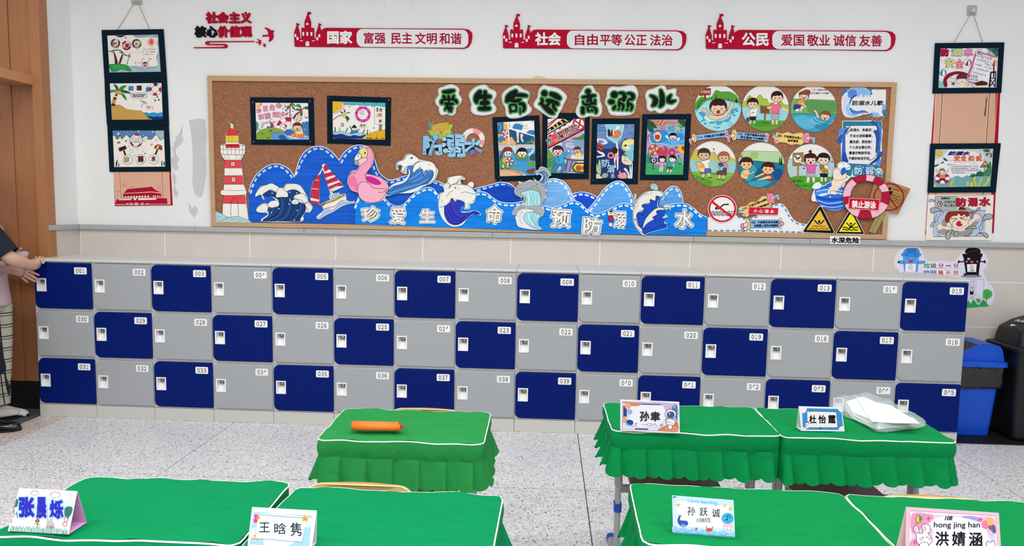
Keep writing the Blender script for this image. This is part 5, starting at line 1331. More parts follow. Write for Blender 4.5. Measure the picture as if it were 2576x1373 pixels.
# ---------------------------------------------------------------- framed drawings on the cork board
framed('drawing of a boy on an orange float by a green island, dark mount', (620, 235, 9.806), .013, '85,92 1655,102 1685,1280 120,1262', '222,228 1518,238 1545,1140 245,1135', '''S f0c890 215,230 350,225 330,300 290,330 215,330
P e08a4c 350,225 392,235 380,275 385,300 345,305 320,340 285,350 270,345 235,350 215,345 220,330 300,320 340,270
T 5c2438 310,425 120 珍 b=.08 w=130 r=-10
T f093a8 310,425 108 珍 b=.035 w=118 r=-10
T 5c2438 465,375 140 爱 b=.08 w=120 r=-6
T f093a8 465,375 126 爱 b=.035 w=108 r=-6
T 5c2438 635,345 140 生 b=.09 w=140
T f093a8 635,345 126 生 b=.045 w=126
T 5c2438 800,300 140 命 b=.08 w=160 r=8
T f093a8 800,300 126 命 b=.035 w=146 r=8
T 5c2438 360,580 125 预 b=.08 w=135 r=-6
T f093a8 360,580 112 预 b=.035 w=122 r=-6
T 5c2438 525,550 150 防 b=.08 w=155 r=-14
T f093a8 525,550 136 防 b=.035 w=142 r=-14
T 5c2438 725,520 135 溺 b=.07 w=180
T f093a8 725,520 122 溺 b=.03 w=168
T 5c2438 895,505 120 水 b=.1 w=130 r=-8
T f093a8 895,505 106 水 b=.055 w=116 r=-8
L 4a3038 40 948,240 1000,575
L ece6e4 30 948,240 1000,575
D 7a2440 30 38 60 955,300 1000,570
S e8dcc0 940,240 1050,245 1060,290 990,310 950,290
S 4a8a3c 1090,240 1160,245 1230,330 1150,300 1100,290
S 3f6a3c 1060,300 1000,320 1010,410 1050,360
S 3f6a3c 1100,290 1180,350 1200,410 1130,360
P 3a1c1e 1065,310 1085,310 1080,580 1060,580
O b03040 1085,285 28
S 4a8a3c 1230,270 1300,265 1350,320 1350,390 1290,340 1240,330
S 3f6a3c 1200,420 1240,370 1320,390 1320,430 1240,420
S 3f6a3c 1370,390 1440,330 1520,325 1520,400 1440,380
S e8e2cc 1380,420 1440,420 1475,480 1440,550 1420,480
S 3f6a3c 1340,430 1380,450 1380,540 1340,560 1320,500
P 5a2c2c 1300,440 1340,450 1220,540 1175,630 1135,610 1200,510
O b03040 1345,408 36
B e08a6c/ece6e4 1282,598 85,32 12 0 6
O ece6e4 1282,598 32 32 5
S 20262e 1420,560 1475,590 1520,560 1480,615
R ece6e4 100 1010,920 240 280 180 360
R 3a3036 6 1010,920 292 332 180 360
R 3a3036 6 1010,920 188 228 190 350
Q c02038 5 950,590 1112,590 1105,690 975,680
Q c02038 5 815,660 880,720 800,800 740,775
Q b8308c 4 575,700 650,710 685,835 600,830
L e0d8d8 22 280,750 770,690
D 8a3050 22 46 50 470,720 770,690
F 8aa03c 4 240,1000 330,920 440,870 600,845 760,860 880,900 980,960 940,1000 700,960 590,1010 620,1060 690,1140 240,1140
S 78a83c 240,1020 360,940 500,900 480,980 380,1060 240,1100
V 3c6a30 12 560,940 650,940 5 60
V 3c6a30 12 370,1000 420,1000 4 50
V 3c6a30 12 500,1115 570,1110 4 50
V 3c6a30 14 500,850 640,840 6 60
S 5f92d0 580,1000 680,965 850,970 950,1000 1000,1060 1100,1120 1200,1160 700,1150 640,1080
S 3a70b4 900,1040 970,900 1050,880 1120,900 1180,950 1120,1040 1000,1030
S 3f74b4 1370,720 1430,710 1530,710 1540,1030 1440,1010 1380,900
S 78a8dc 820,1030 960,1000 1080,1090 1300,1110 1540,1050 1550,1150 1020,1150
S 2c5c9c 790,1060 880,1010 960,1060 1010,1140 860,1140
C 2c3a4c 6 590,1000 700,965 880,965
F e07c44 5 1090,1010 1180,965 1300,1010 1400,970 1460,1020 1400,1070 1340,1090 1200,1070 1110,1060
F ead29c 5 1210,930 1320,930 1390,920 1390,1000 1340,1010 1220,1000
F ead29c 5 1170,880 1120,850 1085,860 1130,890 1200,950
H 6a2c28 ead29c 1255,830 95 co
O f0e0a0 1240,1045 18
O f0e0a0 1130,1040 14
B 9ab8a8/ece6e4/b03048 945,808 50,0 3 20 5
X 2c3a4c 5 1060,790 1130,770 3 30
L ece6e4 8 1415,880 1470,890
F 4a8a8c 4 240,700 280,740 285,820 240,930
F d0d4b0 4 380,720 420,700 430,740 380,770
C 4a5a48 5 280,930 360,830 440,750 560,680 650,610
S a8b890 290,870 340,880 350,905 300,900
S a8b890 350,810 400,790 410,830 360,835
S a8b890 530,690 580,680 570,700
S a8b890 570,620 600,590 590,630
O 8a9aa4 905,378 14 14 4
O 8a9aa4 1025,468 13 13 4
O 5a6a74 1140,438 14
O 8a9aa4 1112,540 13 13 4
O 8a9aa4 833,592 14 14 4''', 'e8e4e8', '157,220,pink 1570,190,pink 185,1190,pink 1582,1190,pink')
framed('drawing with a pink ring, orange sun and drowning figure, in dark mount beside the other', (810, 230, 9.806), .013, '122,100 1705,150 1690,1340 130,1280', '262,245 1562,282 1555,1190 270,1158', '''P 4fb4bc 530,240 1570,270 1560,385 1480,385 1380,360 1290,370 1240,370 1190,335 1110,355 1030,335 940,345 860,325 780,345 700,330 620,330 560,325 540,320
C 1c3a44 7 540,320 610,330 660,320 720,338 790,325 860,325 930,345 1010,335 1100,355 1180,338 1230,372 1300,358
L e89078 16 530,250 535,350 480,430 440,470 360,520 260,520
O e4b428 262,245 250 252
R c05c38 8 262,245 258 262 0 95
C c05c38 7 530,250 555,330 530,410 480,450 450,500 380,510 330,540 265,530
C 7a5a10 6 350,410 370,400 375,430 355,425
C 6a665c 22 280,700 350,640 420,600 490,580
S 2c5a3c 530,430 570,460 580,520 555,530
S 1c2c30 445,490 490,500 520,540 500,550
S 2c4a38 600,540 650,510 710,520 650,535
S 2c5a3c 570,610 630,610 675,660 670,715 640,690 640,730 625,765 600,700
O f0d88c 520,575 36 36 7
O f0d88c 573,545 36 36 7
O f0d88c 555,610 34 34 7
O d44ca4 1008,562 195 200
O ece8e0 1008,562 125 128
L 7a1c68 22 935,375 960,435
L 7a1c68 22 1085,380 1065,430
L 7a1c68 22 1190,505 1130,510
L 7a1c68 22 1170,640 1115,620
L 7a1c68 22 1050,755 1040,695
L 7a1c68 22 880,710 915,665
L 7a1c68 22 815,520 875,535
X 7a7a78 4 940,470 1050,468 8 24
X 7a7a78 4 920,500 1040,500 10 24
X 7a7a78 4 920,532 1040,530 10 24
X 7a7a78 4 930,565 1060,565 10 24
L a8a6a0 3 920,605 1110,600
L a8a6a0 3 930,645 1100,640
L 3a3a3c 6 1300,375 1300,805 1560,820
T 2c2c2e 1370,455 105 阝 b=.03 w=45
T 8a1c3c 1450,455 90 方 b=.04 w=90
X b0b0a8 5 1355,590 1375,600 2 90
T c08850 1430,580 90 弱 b=.03 w=100
T 20242c 1440,725 95 水 b=.03 w=90
Q 8a8458 6 1410,815 1475,818 1472,970 1405,965
S dfa62c 980,1160 1080,1090 1200,1030 1340,980 1480,960 1570,950 1570,1200 980,1190
C 5a4820 7 980,1160 1080,1090 1200,1030 1340,980 1480,960 1560,952
S 9cc8cc 262,990 340,1000 410,985 470,965 560,1000 660,1030 760,1040 880,1010 960,1020 1040,1040 1110,1080 980,1140 262,1100
C 2c4a54 6 262,990 340,1000 410,985 470,965 560,1000 660,1030 760,1040 880,1010 960,1020 1040,1040 1110,1060
S 1c3080 262,1060 350,1065 440,1045 520,1055 620,1090 700,1100 780,1075 860,1085 930,1100 1030,1070 1090,1085 1000,1140 960,1165 262,1150
F 2c84b4 5 740,965 850,955 880,1000 700,1035
L 2c6a90 26 740,965 690,860
L 2c6a90 24 860,970 920,935
O e8d8c8 680,838 16
O e8d8c8 928,915 16
O ece4d8 795,910 50 52
S 1a1a1c 740,910 745,870 800,820 845,870 860,915 840,900 830,910 800,895 780,910 760,900
X 3a3a3c 5 770,925 830,925 3 16
F ece8e0 5 920,830 960,795 1060,795 1095,840 1070,885 1005,885 985,900 970,880 930,870
T 2a2a2c 1005,838 60 救命 w=130 b=.03
O 5a1428 505,822 36 42
O ece8e0 505,822 20 25
S 2c3a2c 320,855 335,920 330,1000 310,990
S 4a5a34 435,865 440,920 420,975
S 5c6a3c 625,890 635,920 600,1000 575,1005 600,950
S 3a4a30 1050,920 1055,945 1020,1030 1000,1030
S 4a5a38 1120,935 1135,960 1130,1060 1105,1055
V 2a4a30 12 1090,1165 1240,1165 9 45
V 2a4a30 12 1300,1170 1390,1170 6 40
V 2a4a30 10 1450,1175 1545,1175 6 40
C 7a5a20 6 1355,1140 1350,1090 1335,1050
C 5a6a34 6 1170,1100 1190,1050 1188,980
O 3a3a3e 680,375 13
O 3a3a3e 1035,292 13
O 3a3a3e 1335,300 13
O 3a3a3e 1280,900 14''', 'e9e5dc', '180,162,teal 1648,212,pink')
framed('upright comic of a girl with ring and boy in water, leaning furthest left of four', (1235, 285, 7.627), .013, '25,75 928,38 975,1285 80,1312', '125,175 828,138 862,1185 172,1208', '''P 3a78a8 130,175 245,170 250,390 135,400
P e8ae5c 240,170 320,165 330,395 250,395
S 2f6a98 140,190 180,240 150,300 220,300 230,380 150,390
P f0dcc0 255,170 325,165 320,210 270,205
C e8ecec 5 150,200 190,260 170,330 230,370
P e8ae5c 135,400 335,395 345,595 150,605
S 3a84b8 140,480 190,430 250,460 290,520 230,530 190,570 150,530
B c8405c/efece4 270,370 48,0 6 0 5
B c8405c/efece4 290,420 50,0 6 40 5
P efeae4 330,165 830,140 835,420 640,370 345,285
P f4f2ee 322,160 345,160 362,595 338,598
S 2f84c0 430,230 470,200 560,210 610,230 590,320 520,310 420,290
S 2f84c0 700,345 780,320 835,340 835,415 700,390
C 3a3a40 5 600,240 650,220 700,230
C 3a3a40 5 590,260 660,250 700,265
C 3a3a40 5 600,290 660,285 720,300
C 3a3a40 6 470,180 520,205 570,190 620,160
X 23303a 7 345,190 360,270 2 50
C 23303a 9 770,170 800,150 825,160
P 24527c 345,295 830,445 838,590 360,592
P f4f2ee 345,282 840,428 840,448 345,300
S 3c6a4c 345,320 400,420 470,520 560,580 420,590 380,470
S 3a8a64 650,560 720,540 800,470 790,540 720,580
S e0a890 358,470 400,460 430,500 480,590 360,592
S d07860 780,560 830,530 838,590
P ecdcc8 480,340 540,360 530,500 540,550 490,565 500,510
P ecdcc8 565,390 620,405 600,480 635,545 600,550 570,490
C 3a5a54 6 480,340 505,500 480,560
L 9a9a9a 5 150,605 840,595
P c8c6c0 155,610 840,600 845,720 160,720
S 4a98cc 150,735 300,740 450,720 600,700 850,710 865,1190 700,1190 500,1090 165,1070
S 3c84b4 160,860 300,900 420,1000 320,1060 165,1040
S 2f5a50 740,850 790,790 850,780 860,900 760,900
S 6a9a48 690,1000 740,930 800,920 860,930 860,1010
S 4f9a60 160,920 260,940 460,1000 540,950 520,1000 440,1030 170,1040
S c89068 172,1070 300,1060 420,1075 530,1110 620,1180 400,1210 172,1215
S dcb48c 172,1110 330,1100 480,1140 560,1190 172,1215
C 8a5a3c 6 172,1070 300,1062 420,1075 540,1112 620,1175
S 3a8ac8 460,870 560,850 700,860 720,900 620,940 520,920
F 6a9a3c 5 455,770 500,760 560,830 620,840 700,790 720,820 640,880 600,880 560,880 520,890 470,820
P ecdcd0 440,690 470,690 480,755 455,765
O ecdcd0 450,662 26 22
P ecdcd0 790,720 815,745 730,820 705,800
O ecdcd0 810,712 24 20
H 1c1a1c eee2d8 598,765 84 o
S 7a3a38 230,690 280,645 370,650 410,690 400,740 250,750 220,830 180,880 165,840 200,760
O eee2d8 325,770 66 58
S 7a3a38 240,740 255,680 320,650 400,680 400,745 340,725
O 22262c 300,768 12 16
O 22262c 355,775 12 16
O 9a3040 322,808 16 12
F d8b03c 5 230,860 300,840 350,860 330,970 250,960 210,915
P ecdcd0 230,980 250,980 245,1050 220,1050
P ecdcd0 310,980 330,980 330,1050 310,1050
B c0344c/efece4 355,925 72,36 10 0 5
S 1c2024 205,1050 245,1050 240,1065 200,1062
S 1c2024 305,1045 345,1050 340,1062 305,1060
S 8a4430 680,1100 780,1060 830,1050 840,1110 760,1150 700,1140
P 8a4430 770,1130 800,1130 800,1170 775,1165''', 'e6e2dc', '142,1235,blue 95,1288,pink 188,1285,pink')
framed('upright drawing with a red deep-water warning banner and boy in blue top', (1355, 280, 7.843), .0135, '75,30 1010,30 990,1335 62,1342', '180,148 910,145 885,1218 165,1215', '''P d8a8c8 180,600 910,340 905,560 600,640
P c2c8dc 165,760 500,600 905,540 890,1220 165,1220
S 8a9ac4 470,600 650,580 900,560 900,900 700,930 500,900
S b8c4dc 560,620 700,640 680,720 540,700
P d84a58 175,500 910,145 910,330 175,740
P e87878 300,560 560,430 620,470 330,620
P 1a1a1c 180,420 380,300 680,145 480,145 180,350
P d84a58 180,330 380,148 320,148 180,290
P efe6dc 180,230 310,148 180,148
P 1a1a1c 180,260 350,148 330,148 180,240
P e8c060 190,420 230,380 250,350 215,340
P e8c060 330,232 350,220 400,290 370,300
P e8c060 390,190 420,165 490,230 465,245
P e8c060 270,290 290,275 345,320 320,340
P e8c060 480,160 510,148 580,190 550,200
L 1a1a1c 22 175,455 690,148
L 1a1a1c 22 175,735 910,350
D 1a1a1c 18 60 60 195,490 660,175
O efe8e6 800,245 110 110
R c02c44 36 800,245 112 120
L c02c44 32 700,170 900,320
L c02c44 32 830,140 780,350
T efe8e4 215,575 150 水 b=.08 w=150 r=-26
T 16161a 215,575 140 水 b=.02 w=140 r=-26
T efe8e4 430,480 160 深 b=.08 w=140 r=-26
T 16161a 430,480 150 深 b=.03 w=130 r=-26
T efe8e4 580,400 180 危 b=.08 w=140 r=-24
T 16161a 580,400 170 危 b=.02 w=130 r=-24
T efe8e4 715,320 160 险 b=.06 w=140 r=-24
T 16161a 715,320 150 险 b=.02 w=130 r=-24
S 3f8a50 640,550 720,515 800,500 870,450 905,440 900,555
S 6a9a4c 175,760 230,790 280,850 330,900 350,1000 330,1100 170,1150
S 4f8a50 170,950 260,930 340,1010 280,1080 170,1110
S 4fae84 165,1130 240,1110 340,1180 440,1150 500,1180 560,1215 165,1215
P 8a9ac0 540,960 880,1000 880,1200 480,1200
C 6a3c44 26 500,925 600,950 720,965 890,970
L 6a4850 22 575,960 530,1190
L 6a4850 22 660,980 600,1200
L 6a4850 22 740,990 690,1200
P efe8e8 750,985 880,990 880,1010 750,1000
Q 2a2a2c 5 655,1110 725,1015 890,1015 890,1210 735,1205
P e8cc3c 680,1110 735,1035 890,1035 890,1190 745,1185
O e07058 790,1120 46 46
R 8a2c24 16 790,1120 50 50
O 2a2a2c 790,1120 22 14
O c85040 885,1115 34 44
F 4a78b4 5 350,1030 520,1035 545,1080 480,1200 430,1195 450,1110 410,1080 330,1205 250,1165
F 30a8d8 6 345,885 460,850 580,790 600,820 500,905 500,1020 345,1025 340,920 260,1000 230,980
O eee4dc 590,785 18 22
L 3a2c34 14 380,880 400,990
H 3a2426 e8c4b8 382,790 92 o
F e8d85c 4 710,860 800,800 850,850 830,910 720,910
H 4a3a30 e8b8b0 765,775 60 o
S d8dce8 640,880 700,850 720,900 840,900 880,840 890,930 660,930
O e8c0b8 670,795 20
O e8c0b8 855,755 20
C 6a7490 5 590,680 630,655 720,655
C 6a7490 5 740,700 780,690 800,700''', 'e9e5e2', '920,1238,blue')
framed('upright dark-blue underwater drawing of a sinking girl, between two other mounts', (1480, 290, 7.629), .013, '72,62 990,55 950,1322 42,1322', '172,170 885,170 855,1212 150,1212', '''P 26346c 150,170 885,170 860,1215 150,1215
P 5f8abc 165,170 885,170 875,430 700,450 600,560 400,520 165,470
P 3a68a4 165,430 400,500 550,570 870,450 860,640 160,640
C 8aa8d0 7 180,230 280,215 340,230
C 2c4a80 7 190,200 260,240 330,230
C 2c4a80 7 180,300 260,290 340,310
C 8aa8d0 7 180,350 280,330 350,360
C 2c4a80 7 700,230 780,200 870,220
C 8aa8d0 7 680,290 770,300 870,280
C 2c4a80 7 700,350 780,340 870,360
O b87aa0 310,205 22 14
O b87aa0 200,410 26 16
O b87aa0 295,405 20 14
O b87aa0 800,205 26 14
O b87aa0 850,265 22 12
O b87aa0 720,350 26 16
O b87aa0 790,400 22 14
O 8a7ab0 240,265 24 14
S 8ccce0 345,170 340,240 365,330 355,400 400,450 470,490 520,530 560,490 610,440 640,380 670,280 660,170
C e8f2f4 9 335,175 360,300 355,400 400,450 470,490 520,530 600,470 640,380 675,250 665,175
C e8f2f4 7 600,250 595,340 575,430
F d8824c 5 450,400 500,300 560,285 610,310 620,360 580,420 510,435
P efe6e0 500,290 560,195 590,240 540,290
P efe6e0 465,290 490,285 490,380 470,385
S 4a1c28 370,270 410,280 430,340 430,405 380,390
S 4a1c28 440,290 465,285 465,390 440,390
O efe6e0 575,230 26
S d8dce8 165,450 290,450 350,490 375,530 300,560 200,550
S 6a8ac4 190,480 270,480 300,520 220,535
Q c04c40 5 172,540 210,520 295,590 300,630 255,685 180,620
T 2a1a1a 230,600 40 水深危险 w=115 b=.03 r=35
S ece8e4 165,670 240,700 290,720 320,770 300,790 220,800 165,810 165,790 270,765 240,740 200,720
L ece4dc 34 545,530 560,640
L ece4dc 24 555,620 575,760
S 3a1a22 455,700 460,640 510,600 555,640 560,700 500,755 460,745
F e8d49c 3 510,740 570,720 575,770 515,770
F e8a0c8 4 500,775 575,770 585,825 490,835
P ece4dc 490,830 530,830 515,920 530,1000 500,1015 505,960
P ece4dc 545,825 580,825 575,960 575,1030 555,1060 548,1000
B e07868/e8a49c 430,770 65,32 12 0 4
S e0cc94 660,520 700,480 790,450 870,460 870,560 760,600 690,650 640,640
S e8e48c 680,510 760,495 870,500 870,560 700,560
S 8cc4dc 740,600 870,560 870,690 700,690 660,660
S e4d070 670,620 720,610 790,630 780,660 700,665
O 2a1a20 715,580 24 20
P ece4dc 720,590 780,600 810,640 730,640
C 8a3050 8 640,640 700,690 790,700 865,690
S 7ac0cc 700,710 860,700 860,870 760,840 720,780
S e8d4c0 650,780 700,740 760,830 820,880 820,940 740,950 660,910 640,850
C a84060 8 640,780 640,880 690,940 770,955
C 3c7a5c 8 680,760 710,800 700,880
S 3f8a60 660,760 700,740 740,770 700,790
X b04a3c 5 680,870 750,870 4 40
T b0dcf0 335,915 150 防 w=150 b=.015 r=-8
T b0dcf0 430,1030 150 溺 w=140 b=.015
T b0dcf0 470,1160 100 水 w=90 b=.015
S 9ab48c 200,1130 180,1000 215,850 245,950 240,1120
S b8cc9c 155,1050 160,930 185,1000 190,1110
C e8ecd8 6 212,870 205,1120
C 3a5a40 5 175,1000 240,960
C 3a5a40 5 180,1060 240,1020
S 9ab48c 250,1180 300,1110 380,1130 350,1190 270,1200
C 3a5a40 5 260,1180 370,1140
S e0c8a8 150,1130 200,1130 250,1190 250,1215 150,1215
S e08c94 560,1150 590,1130 600,1060 640,1110 690,1090 740,1140 730,1210 600,1210
L f0b4b4 14 600,1080 650,1200
L f0b4b4 14 690,1100 680,1200
S d8e4e4 680,1030 720,1015 770,1090 800,1200 760,1210 750,1120
S d8e4e4 830,870 850,960 840,1210 800,1210 830,1080
S b8d0d4 790,960 820,1000 830,1120 800,1200''', 'd8dce0', '120,140,blue 930,130,blue 78,1245,blue 102,1252,blue 885,1240,blue')
framed('upright drawing with red NO letters and two children, rightmost of four mounts', (1600, 280, 7.627), .013, '122,55 1060,48 1000,1325 75,1318', '222,160 948,158 902,1215 182,1215', '''P b89ad0 180,160 950,158 905,1215 180,1215
P 7cb8dc 270,330 470,270 640,245 720,270 800,235 930,300 925,660 800,650 640,670 500,620 300,620 260,540
S c8865c 250,175 420,170 560,190 620,175 760,200 900,170 900,260 760,240 700,280 640,240 560,270 420,285 300,220
S 2f8cd8 280,400 420,370 580,370 640,520 560,590 400,620 300,600
S 2f8cd8 560,470 640,440 760,430 900,420 910,540 780,560 640,540
S 5fb0e4 540,620 600,560 760,570 920,560 920,660 680,670
C d8c0a8 18 215,390 270,440 260,560 330,620 460,620 580,650 680,675 800,655 915,660
C 4a3c50 5 330,632 460,632 580,662 680,687 800,667
S 2c5238 225,165 320,200 380,270 400,325 300,310 225,290
S 245a4c 222,240 300,290 340,350 330,400 260,390 222,330
S 2c5238 805,165 935,165 940,300 880,270 820,210
S 3f9a70 780,290 850,265 910,300 870,320
B c8402c/f0dcb4 488,210 66,20 8 0 5 .6
T b03c4c 515,320 80 防 b=.06 w=110
T e88c94 515,320 70 防 b=.02 w=100
T 3a4a5c 672,330 95 溺 b=.05 w=135
T 7cb8dc 672,330 86 溺 b=.015 w=126
T e0c040 805,325 85 水 b=.04 w=80
C 1c2430 10 850,345 880,360 860,390
C 1c2430 8 790,380 820,385 800,410
C 1c2430 8 760,400 770,420 740,430
C 1c2430 9 290,430 250,470 300,510
C 1c2430 8 240,460 220,520 260,540
C 1c2430 7 215,560 245,575
O efe6b0 412,480 78 98 5
F c43c34 4 370,460 455,460 445,540 430,545 375,540
H c43c4c eee0d0 415,410 44 s
P eee0d0 385,540 405,540 400,575 382,575
P eee0d0 420,540 440,540 438,575 420,575
O efe6d8 345,460 18 18 6
F eee0d8 4 640,500 700,545 620,480 605,450 615,440
F eee0d8 4 760,520 820,490 800,510 770,540
H 141416 eee4dc 708,488 62 o
S d8ecf8 560,480 600,460 640,540 600,520
S d8ecf8 800,520 840,500 830,550 780,560
C 1c5c98 6 560,600 610,590 660,610
C 1c5c98 6 820,600 870,615 910,600
B d03c54/ecc048 340,740 95,38 8 0 6 1.05
T 8a1c38 520,785 180 N b=.09 w=185 sk=.1
T d83c5c 520,785 165 N b=.05 w=170 sk=.1
T 8a1c38 690,790 165 O b=.09 w=145
T d83c5c 690,790 150 O b=.05 w=132
O 8a6ab8 550,690 26 26 4
O 8a6ab8 770,690 22 22 4
O 8a6ab8 805,775 16 14 4
O 8a6ab8 820,855 16 14 4
O 8a6ab8 600,860 12
S e8b83c 800,740 830,660 920,660 915,810 860,800
S c8382c 870,680 920,670 918,750 880,730
S 3f9a60 195,860 240,790 260,850 330,900 340,1000 195,1000
S 2f7a84 215,980 240,860 290,845 280,900 250,1010
S 3c9a8c 745,1040 760,960 800,930 820,990 790,1050
S 2c4a38 830,1030 840,930 860,900 885,960 870,1040
S 5cb070 580,900 600,880 640,960 600,990
S 5cb070 790,890 850,880 900,960 880,1010 800,960
S 3fa868 180,1010 290,1000 380,1030 520,1030 700,1040 910,1030 905,1220 180,1220
C 2c7a4c 6 195,1080 230,1060 260,1080 300,1060
C 2c7a4c 6 300,1120 340,1090 370,1110 400,1090
C 2c7a4c 6 520,1130 560,1115 600,1135
C 2c7a4c 6 710,1130 740,1100 770,1120 800,1100 830,1125
C 2c7a4c 6 370,1200 400,1175 440,1185
C 2c7a4c 6 780,1200 820,1170 860,1190 890,1175
C 2c7a4c 6 800,1080 850,1070
Q 4a2c38 5 270,895 400,895 395,985 280,990
O eee8e4 338,940 36 38
P 1c1c1e 320,920 350,915 362,955 330,965
L 5a4444 22 330,990 325,1115
F e894b8 4 455,990 520,985 530,1050 460,1060
P eee4dc 380,980 450,985 450,1005 400,1000
F e8a4c4 3 455,1060 520,1055 530,1100 450,1100
P eee4dc 450,1100 475,1100 465,1150 445,1150
P eee4dc 490,1100 515,1100 505,1155 485,1155
H 121214 eee4dc 502,920 58 l
F 2fa4a4 5 600,980 700,970 720,1020 690,1070 610,1070
F 6a4638 4 600,1065 690,1068 680,1115 600,1105
P eee4dc 605,1110 630,1110 615,1165 590,1165
P eee4dc 660,1115 682,1115 675,1170 655,1170
P eee4dc 705,1010 725,1010 735,1060 715,1060
H 141416 eee4dc 700,918 62 s 12''', 'dcdcdc', '178,128,blue 992,115,blue 130,1265,blue 948,1258,blue')
# ---------------------------------------------------------------- title characters with raised letters
def title(ch, frame, outline, box, ex):
    a = Art(frame, .0175); P = crom(pts(outline.split()), True, 6); c = sum((a.w(x, y, 0) for x, y in P), Vector()) / len(P)
    root = empty('title_character', c, 'white dashed cutout with raised black and green character ' + ch + ', ' + ex, 'letter', 'title character cutouts')
    a.solid(P, 'e4e2e4', .003, 'f4f4f4'); cx, cy = sum(p[0] for p in P) / len(P), sum(p[1] for p in P) / len(P); k = frame[2] / 9.541
    # dashes just inside the outline
    n = len(P); ins = []
    for i in range(n):
        p, q = P[i - 1], P[(i + 1) % n]; dx, dy = q[0] - p[0], q[1] - p[1]; l = math.hypot(dx, dy) or 1; nx, ny = -dy / l, dx / l
        if (P[i][0] + nx - cx) ** 2 + (P[i][1] + ny - cy) ** 2 > (P[i][0] - cx) ** 2 + (P[i][1] - cy) ** 2: nx, ny = -nx, -ny
        ins.append((P[i][0] + nx * 19 * k, P[i][1] + ny * 19 * k))
    a.draw('d 1a1a1c %.1f %.1f %.1f ' % (11 * k, 26 * k, 25 * k) + ' '.join('%.1f,%.1f' % p for p in ins)); a.build('paper_backing', None, root)
    for nm, c, g, t, o_ in (('green_letter', '46984e', 33 * k, .005, .0206), ('black_letter', '121214', 0, .003, .0262)):
        a = Art(frame, o_); a.step = 2e-5
        for st in box.split('/'): a.blob([tuple(float(v) for v in q.split(',')) for q in st.split()], c, g, t)
        a.build(nm, m_print, root)
F1, F2, F3 = (1085, 200, 9.541), (1330, 200, 12.48), (1510, 200, 12.267)
title('爱', F1, '420,118 520,118 620,165 675,240 665,350 720,420 735,490 700,580 600,680 590,790 520,865 440,860 370,835 290,855 220,840 185,760 175,670 110,590 92,500 130,430 175,370 162,270 190,205 300,165', '290,293,28 380,295,45 460,280,45 540,262,28/300,400,36 320,450,38/412,400,32 415,440,34/540,390,26 512,440,30/250,555,38 255,505,34 330,482,22 420,478,22 500,475,26 580,500,38 608,545,32/335,575,32 420,588,36 515,580,30/425,500,24 412,570,28/400,590,26 360,660,25 325,728,14/395,668,16 465,655,22 493,690,22 455,735,26 400,710,18/425,762,14 485,762,14', 'first in the title row')
title('生', F1, '1250,118 1330,140 1400,215 1500,255 1560,310 1560,400 1500,500 1485,560 1545,640 1560,720 1520,800 1400,840 1250,865 1080,850 970,790 945,700 960,600 930,500 900,400 920,310 1000,220 1120,150', '1165,300,52 1110,390,72 1080,480,62 1085,540,38/1290,300,42 1290,450,46 1285,600,30 1285,660,30/1150,410,55 1300,410,50 1400,408,44/1210,565,48 1290,560,58 1350,555,48/1160,695,42 1280,695,50 1390,690,42', 'second in the title row')
title('命', F1, '2050,138 2140,180 2220,235 2320,275 2365,340 2350,440 2310,540 2350,610 2410,690 2390,780 2280,860 2100,920 1900,930 1800,870 1780,760 1770,680 1710,560 1690,440 1710,330 1800,240 1930,165', '2020,290,50 1950,360,85 1860,450,85 1815,510,42/2050,370,40 2180,372,42 2285,388,30/1900,470,60 2000,510,42 2090,498,42 2140,472,24/1888,625,24 1905,775,22/1905,605,22 1990,598,24 2035,620,24 2040,750,20/1920,762,18 2040,752,18/2120,578,34 2205,595,44 2232,680,38 2215,740,32 2180,772,14/2130,670,10 2132,760,18 2133,820,8', 'third in the title row')
title('远', F2, '490,170 620,205 780,235 950,285 1100,390 1195,510 1190,610 1110,760 1040,930 960,1050 900,1180 810,1225 640,1180 480,1080 330,970 190,880 150,800 190,680 270,560 290,420 330,300 420,200', '495,432,95/710,450,65 850,512,85 965,580,62/590,660,58 720,680,65 860,730,65 915,765,50/415,605,42 435,680,46 400,740,40 350,760,26/400,760,34 520,870,66 650,975,78 740,1040,58 795,1078,18/780,780,48 790,880,52 840,950,42/640,740,46 555,850,42', 'fourth in the title row')
title('离', F2, '1900,178 2010,200 2065,290 2110,370 2200,440 2235,540 2240,650 2290,780 2310,920 2290,1060 2210,1150 2080,1165 1930,1150 1780,1190 1640,1205 1530,1140 1475,1020 1500,880 1560,740 1580,620 1565,540 1600,440 1680,320 1760,220', '1865,380,86 1880,470,40/1700,550,34 1850,530,44 1980,508,50 2080,502,34/1935,560,50 1940,640,52 1960,720,34/1860,615,38 1845,690,40/1705,680,20 1735,755,36 1830,790,38 1950,765,36 2060,725,44/2080,640,36 2075,760,42/1700,900,62 1700,1035,58/1800,872,12 1950,850,22 2060,875,36 2112,950,50 2110,1030,38/1855,880,26 1860,960,38 1910,995,26/1990,965,46', 'fifth in the title row')
title('溺', F3, '950,165 1080,210 1150,330 1180,450 1150,570 1110,700 1095,860 1040,1020 930,1090 750,1115 500,1115 330,1085 260,1000 215,860 150,740 150,640 195,500 210,360 280,250 400,210 550,225 750,195', '435,465,105/320,682,72 380,690,68/462,820,40 422,890,52/560,412,22 680,412,45 748,480,56 735,580,48 640,605,30 590,640,28 588,740,40 590,830,34/640,730,34 708,780,40 705,880,36 680,935,24/548,922,26 602,905,22/835,425,24 930,430,45 1008,490,58 1000,585,48 900,612,30 860,650,28 858,750,40 855,840,34/905,745,34 975,795,40 972,890,36 945,945,24/812,935,28 868,915,22', 'sixth in the title row')
